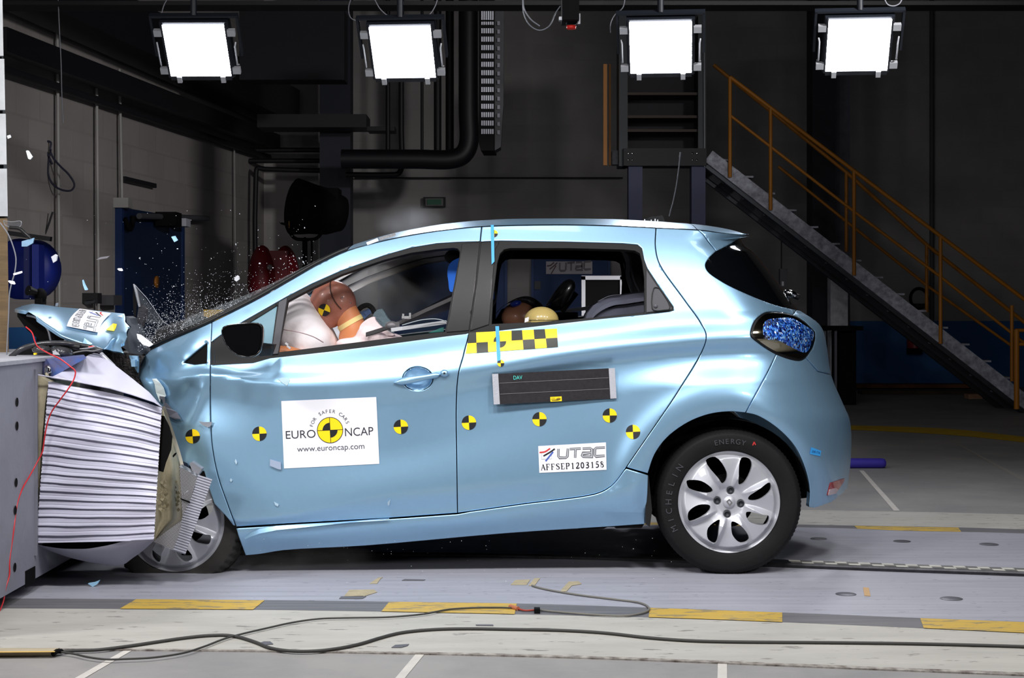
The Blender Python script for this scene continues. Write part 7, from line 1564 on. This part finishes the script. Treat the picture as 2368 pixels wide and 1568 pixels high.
big = [([(60, 349), (64, 350), (73, 364), (70, 369), (65, 367)], 'clear sliver flying high at the far left', gl_m), ([(118, 594), (126, 589), (131, 592), (129, 604), (123, 608)], 'clear glass shard left of the blue sliding door', mat('clear_shard', (235, 238, 245), rough=.1, alpha=.5, spec=.9)),
       ([(396, 548), (403, 547), (409, 557), (403, 560)], 'pale blue chip in front of the blue sliding door', mat('ice_blue_chip', (150, 196, 226), rough=.4)), ([(190, 648), (195, 660), (201, 671), (196, 671), (192, 660)], 'narrow pale blue shard over the wall sockets', mat('ice_blue_chip', (150, 196, 226))),
       ([(196, 697), (216, 695), (219, 699), (200, 705), (195, 703)], 'chrome tube shard in front of the black wall socket', chrome), ([(271, 622), (279, 622), (282, 627), (275, 626)], 'white chip at the left edge of the blue sliding door', white_sticker), ([(222, 601), (230, 596), (252, 593), (248, 597)], 'thin curved pale strip left of the blue sliding door', mat('dull_strip', (110, 108, 116), rough=.5)),
       ([(30, 633), (48, 628), (49, 632), (32, 637)], 'white paper scrap in front of the blue drum, upper one', white_sticker), ([(18, 650), (30, 652), (33, 658), (24, 656)], 'white paper scrap in front of the blue drum, lower one', white_sticker), ([(542, 642), (547, 638), (551, 641), (552, 647), (547, 651), (542, 648)], 'largest clear glass clump over the windscreen pillar', mat('clear_shard', (235, 238, 245))),
       ([(16, 314), (21, 313), (23, 319), (18, 321)], 'small white chip beside the steel pier', white_sticker), ([(203, 1350), (216, 1348), (229, 1343), (224, 1352), (214, 1357)], 'pale blue scrap on the track under the barrier', mat('ice_blue_chip', (150, 196, 226)))]
for q, lab, m_ in big:
    Y = 6.95 if q[0][1] < 1300 else 6.7; v = [P(x, y, Y) for x, y in q]; o = MB().prism(v, (.004, .006, .003)).build('flying_shard', m_, None); tag(o, lab, 'shard')
# ------------------------------------------------------------------ airbag smoke and dust (thin real haze)
def haze(name, a, b, dens, scale, col, label, blob):
    m = bpy.data.materials.new(name + '_volume'); m.use_nodes = True; nt = m.node_tree; nt.nodes.remove(nt.nodes['Principled BSDF']); v = nt.nodes.new('ShaderNodeVolumeScatter'); v.inputs['Color'].default_value = (*col, 1); v.inputs['Anisotropy'].default_value = .2
    tc = nt.nodes.new('ShaderNodeTexCoord'); n = nt.nodes.new('ShaderNodeTexNoise'); n.inputs['Scale'].default_value = scale; n.inputs['Detail'].default_value = 3; nt.links.new(tc.outputs['Object'], n.inputs['Vector'])
    g_ = nt.nodes.new('ShaderNodeTexGradient'); g_.gradient_type = 'SPHERICAL'; mp = nt.nodes.new('ShaderNodeMapping'); mp.inputs['Location'].default_value = (-1, -1, -1); mp.inputs['Scale'].default_value = (2, 2, 2); nt.links.new(tc.outputs['Generated'], mp.inputs['Vector']); nt.links.new(mp.outputs['Vector'], g_.inputs['Vector'])
    r = nt.nodes.new('ShaderNodeMapRange'); r.inputs['From Min'].default_value = .38; r.inputs['From Max'].default_value = .68; nt.links.new(n.outputs['Fac'], r.inputs['Value'])
    mu = nt.nodes.new('ShaderNodeMath'); mu.operation = 'MULTIPLY'; nt.links.new(r.outputs['Result'], mu.inputs[0]); nt.links.new(g_.outputs['Fac'], mu.inputs[1]); mu2 = nt.nodes.new('ShaderNodeMath'); mu2.operation = 'MULTIPLY'; mu2.inputs[1].default_value = dens; nt.links.new(mu.outputs[0], mu2.inputs[0]); nt.links.new(mu2.outputs[0], v.inputs['Density'])
    nt.links.new(v.outputs[0], nt.nodes['Material Output'].inputs['Volume'])
    o = MB().box(a, b).build(name, m, None); a_, b_ = Vector(a), Vector(b); move_origin(o, (a_ + b_) / 2); tag(o, label, 'smoke', None, 'stuff'); return o
def hz(px0, py0, px1, py1, Y0_, Y1_): 
    a = P(px0, py1, (Y0_ + Y1_) / 2); b = P(px1, py0, (Y0_ + Y1_) / 2); return (a.x, Y0_, a.z), (b.x, Y1_, b.z)
haze('airbag_smoke', *hz(800, 560, 1080, 760, 7.55, 8.35), 16.0, 5.0, (.85, .9, 1.0), 'white airbag smoke drifting behind the driver dummy in the cabin', None)
haze('airbag_smoke', *hz(860, 470, 1040, 560, 8.6, 9.2), 2.5, 4.0, (.85, .9, 1.0), 'faint smoke wisp rising behind the front of the roof', None)
haze('tyre_dust', *hz(470, 1250, 900, 1345, 6.65, 7.0), .9, 6.0, (.9, .88, .86), 'thin dust blowing back from the burst front tyre', None)
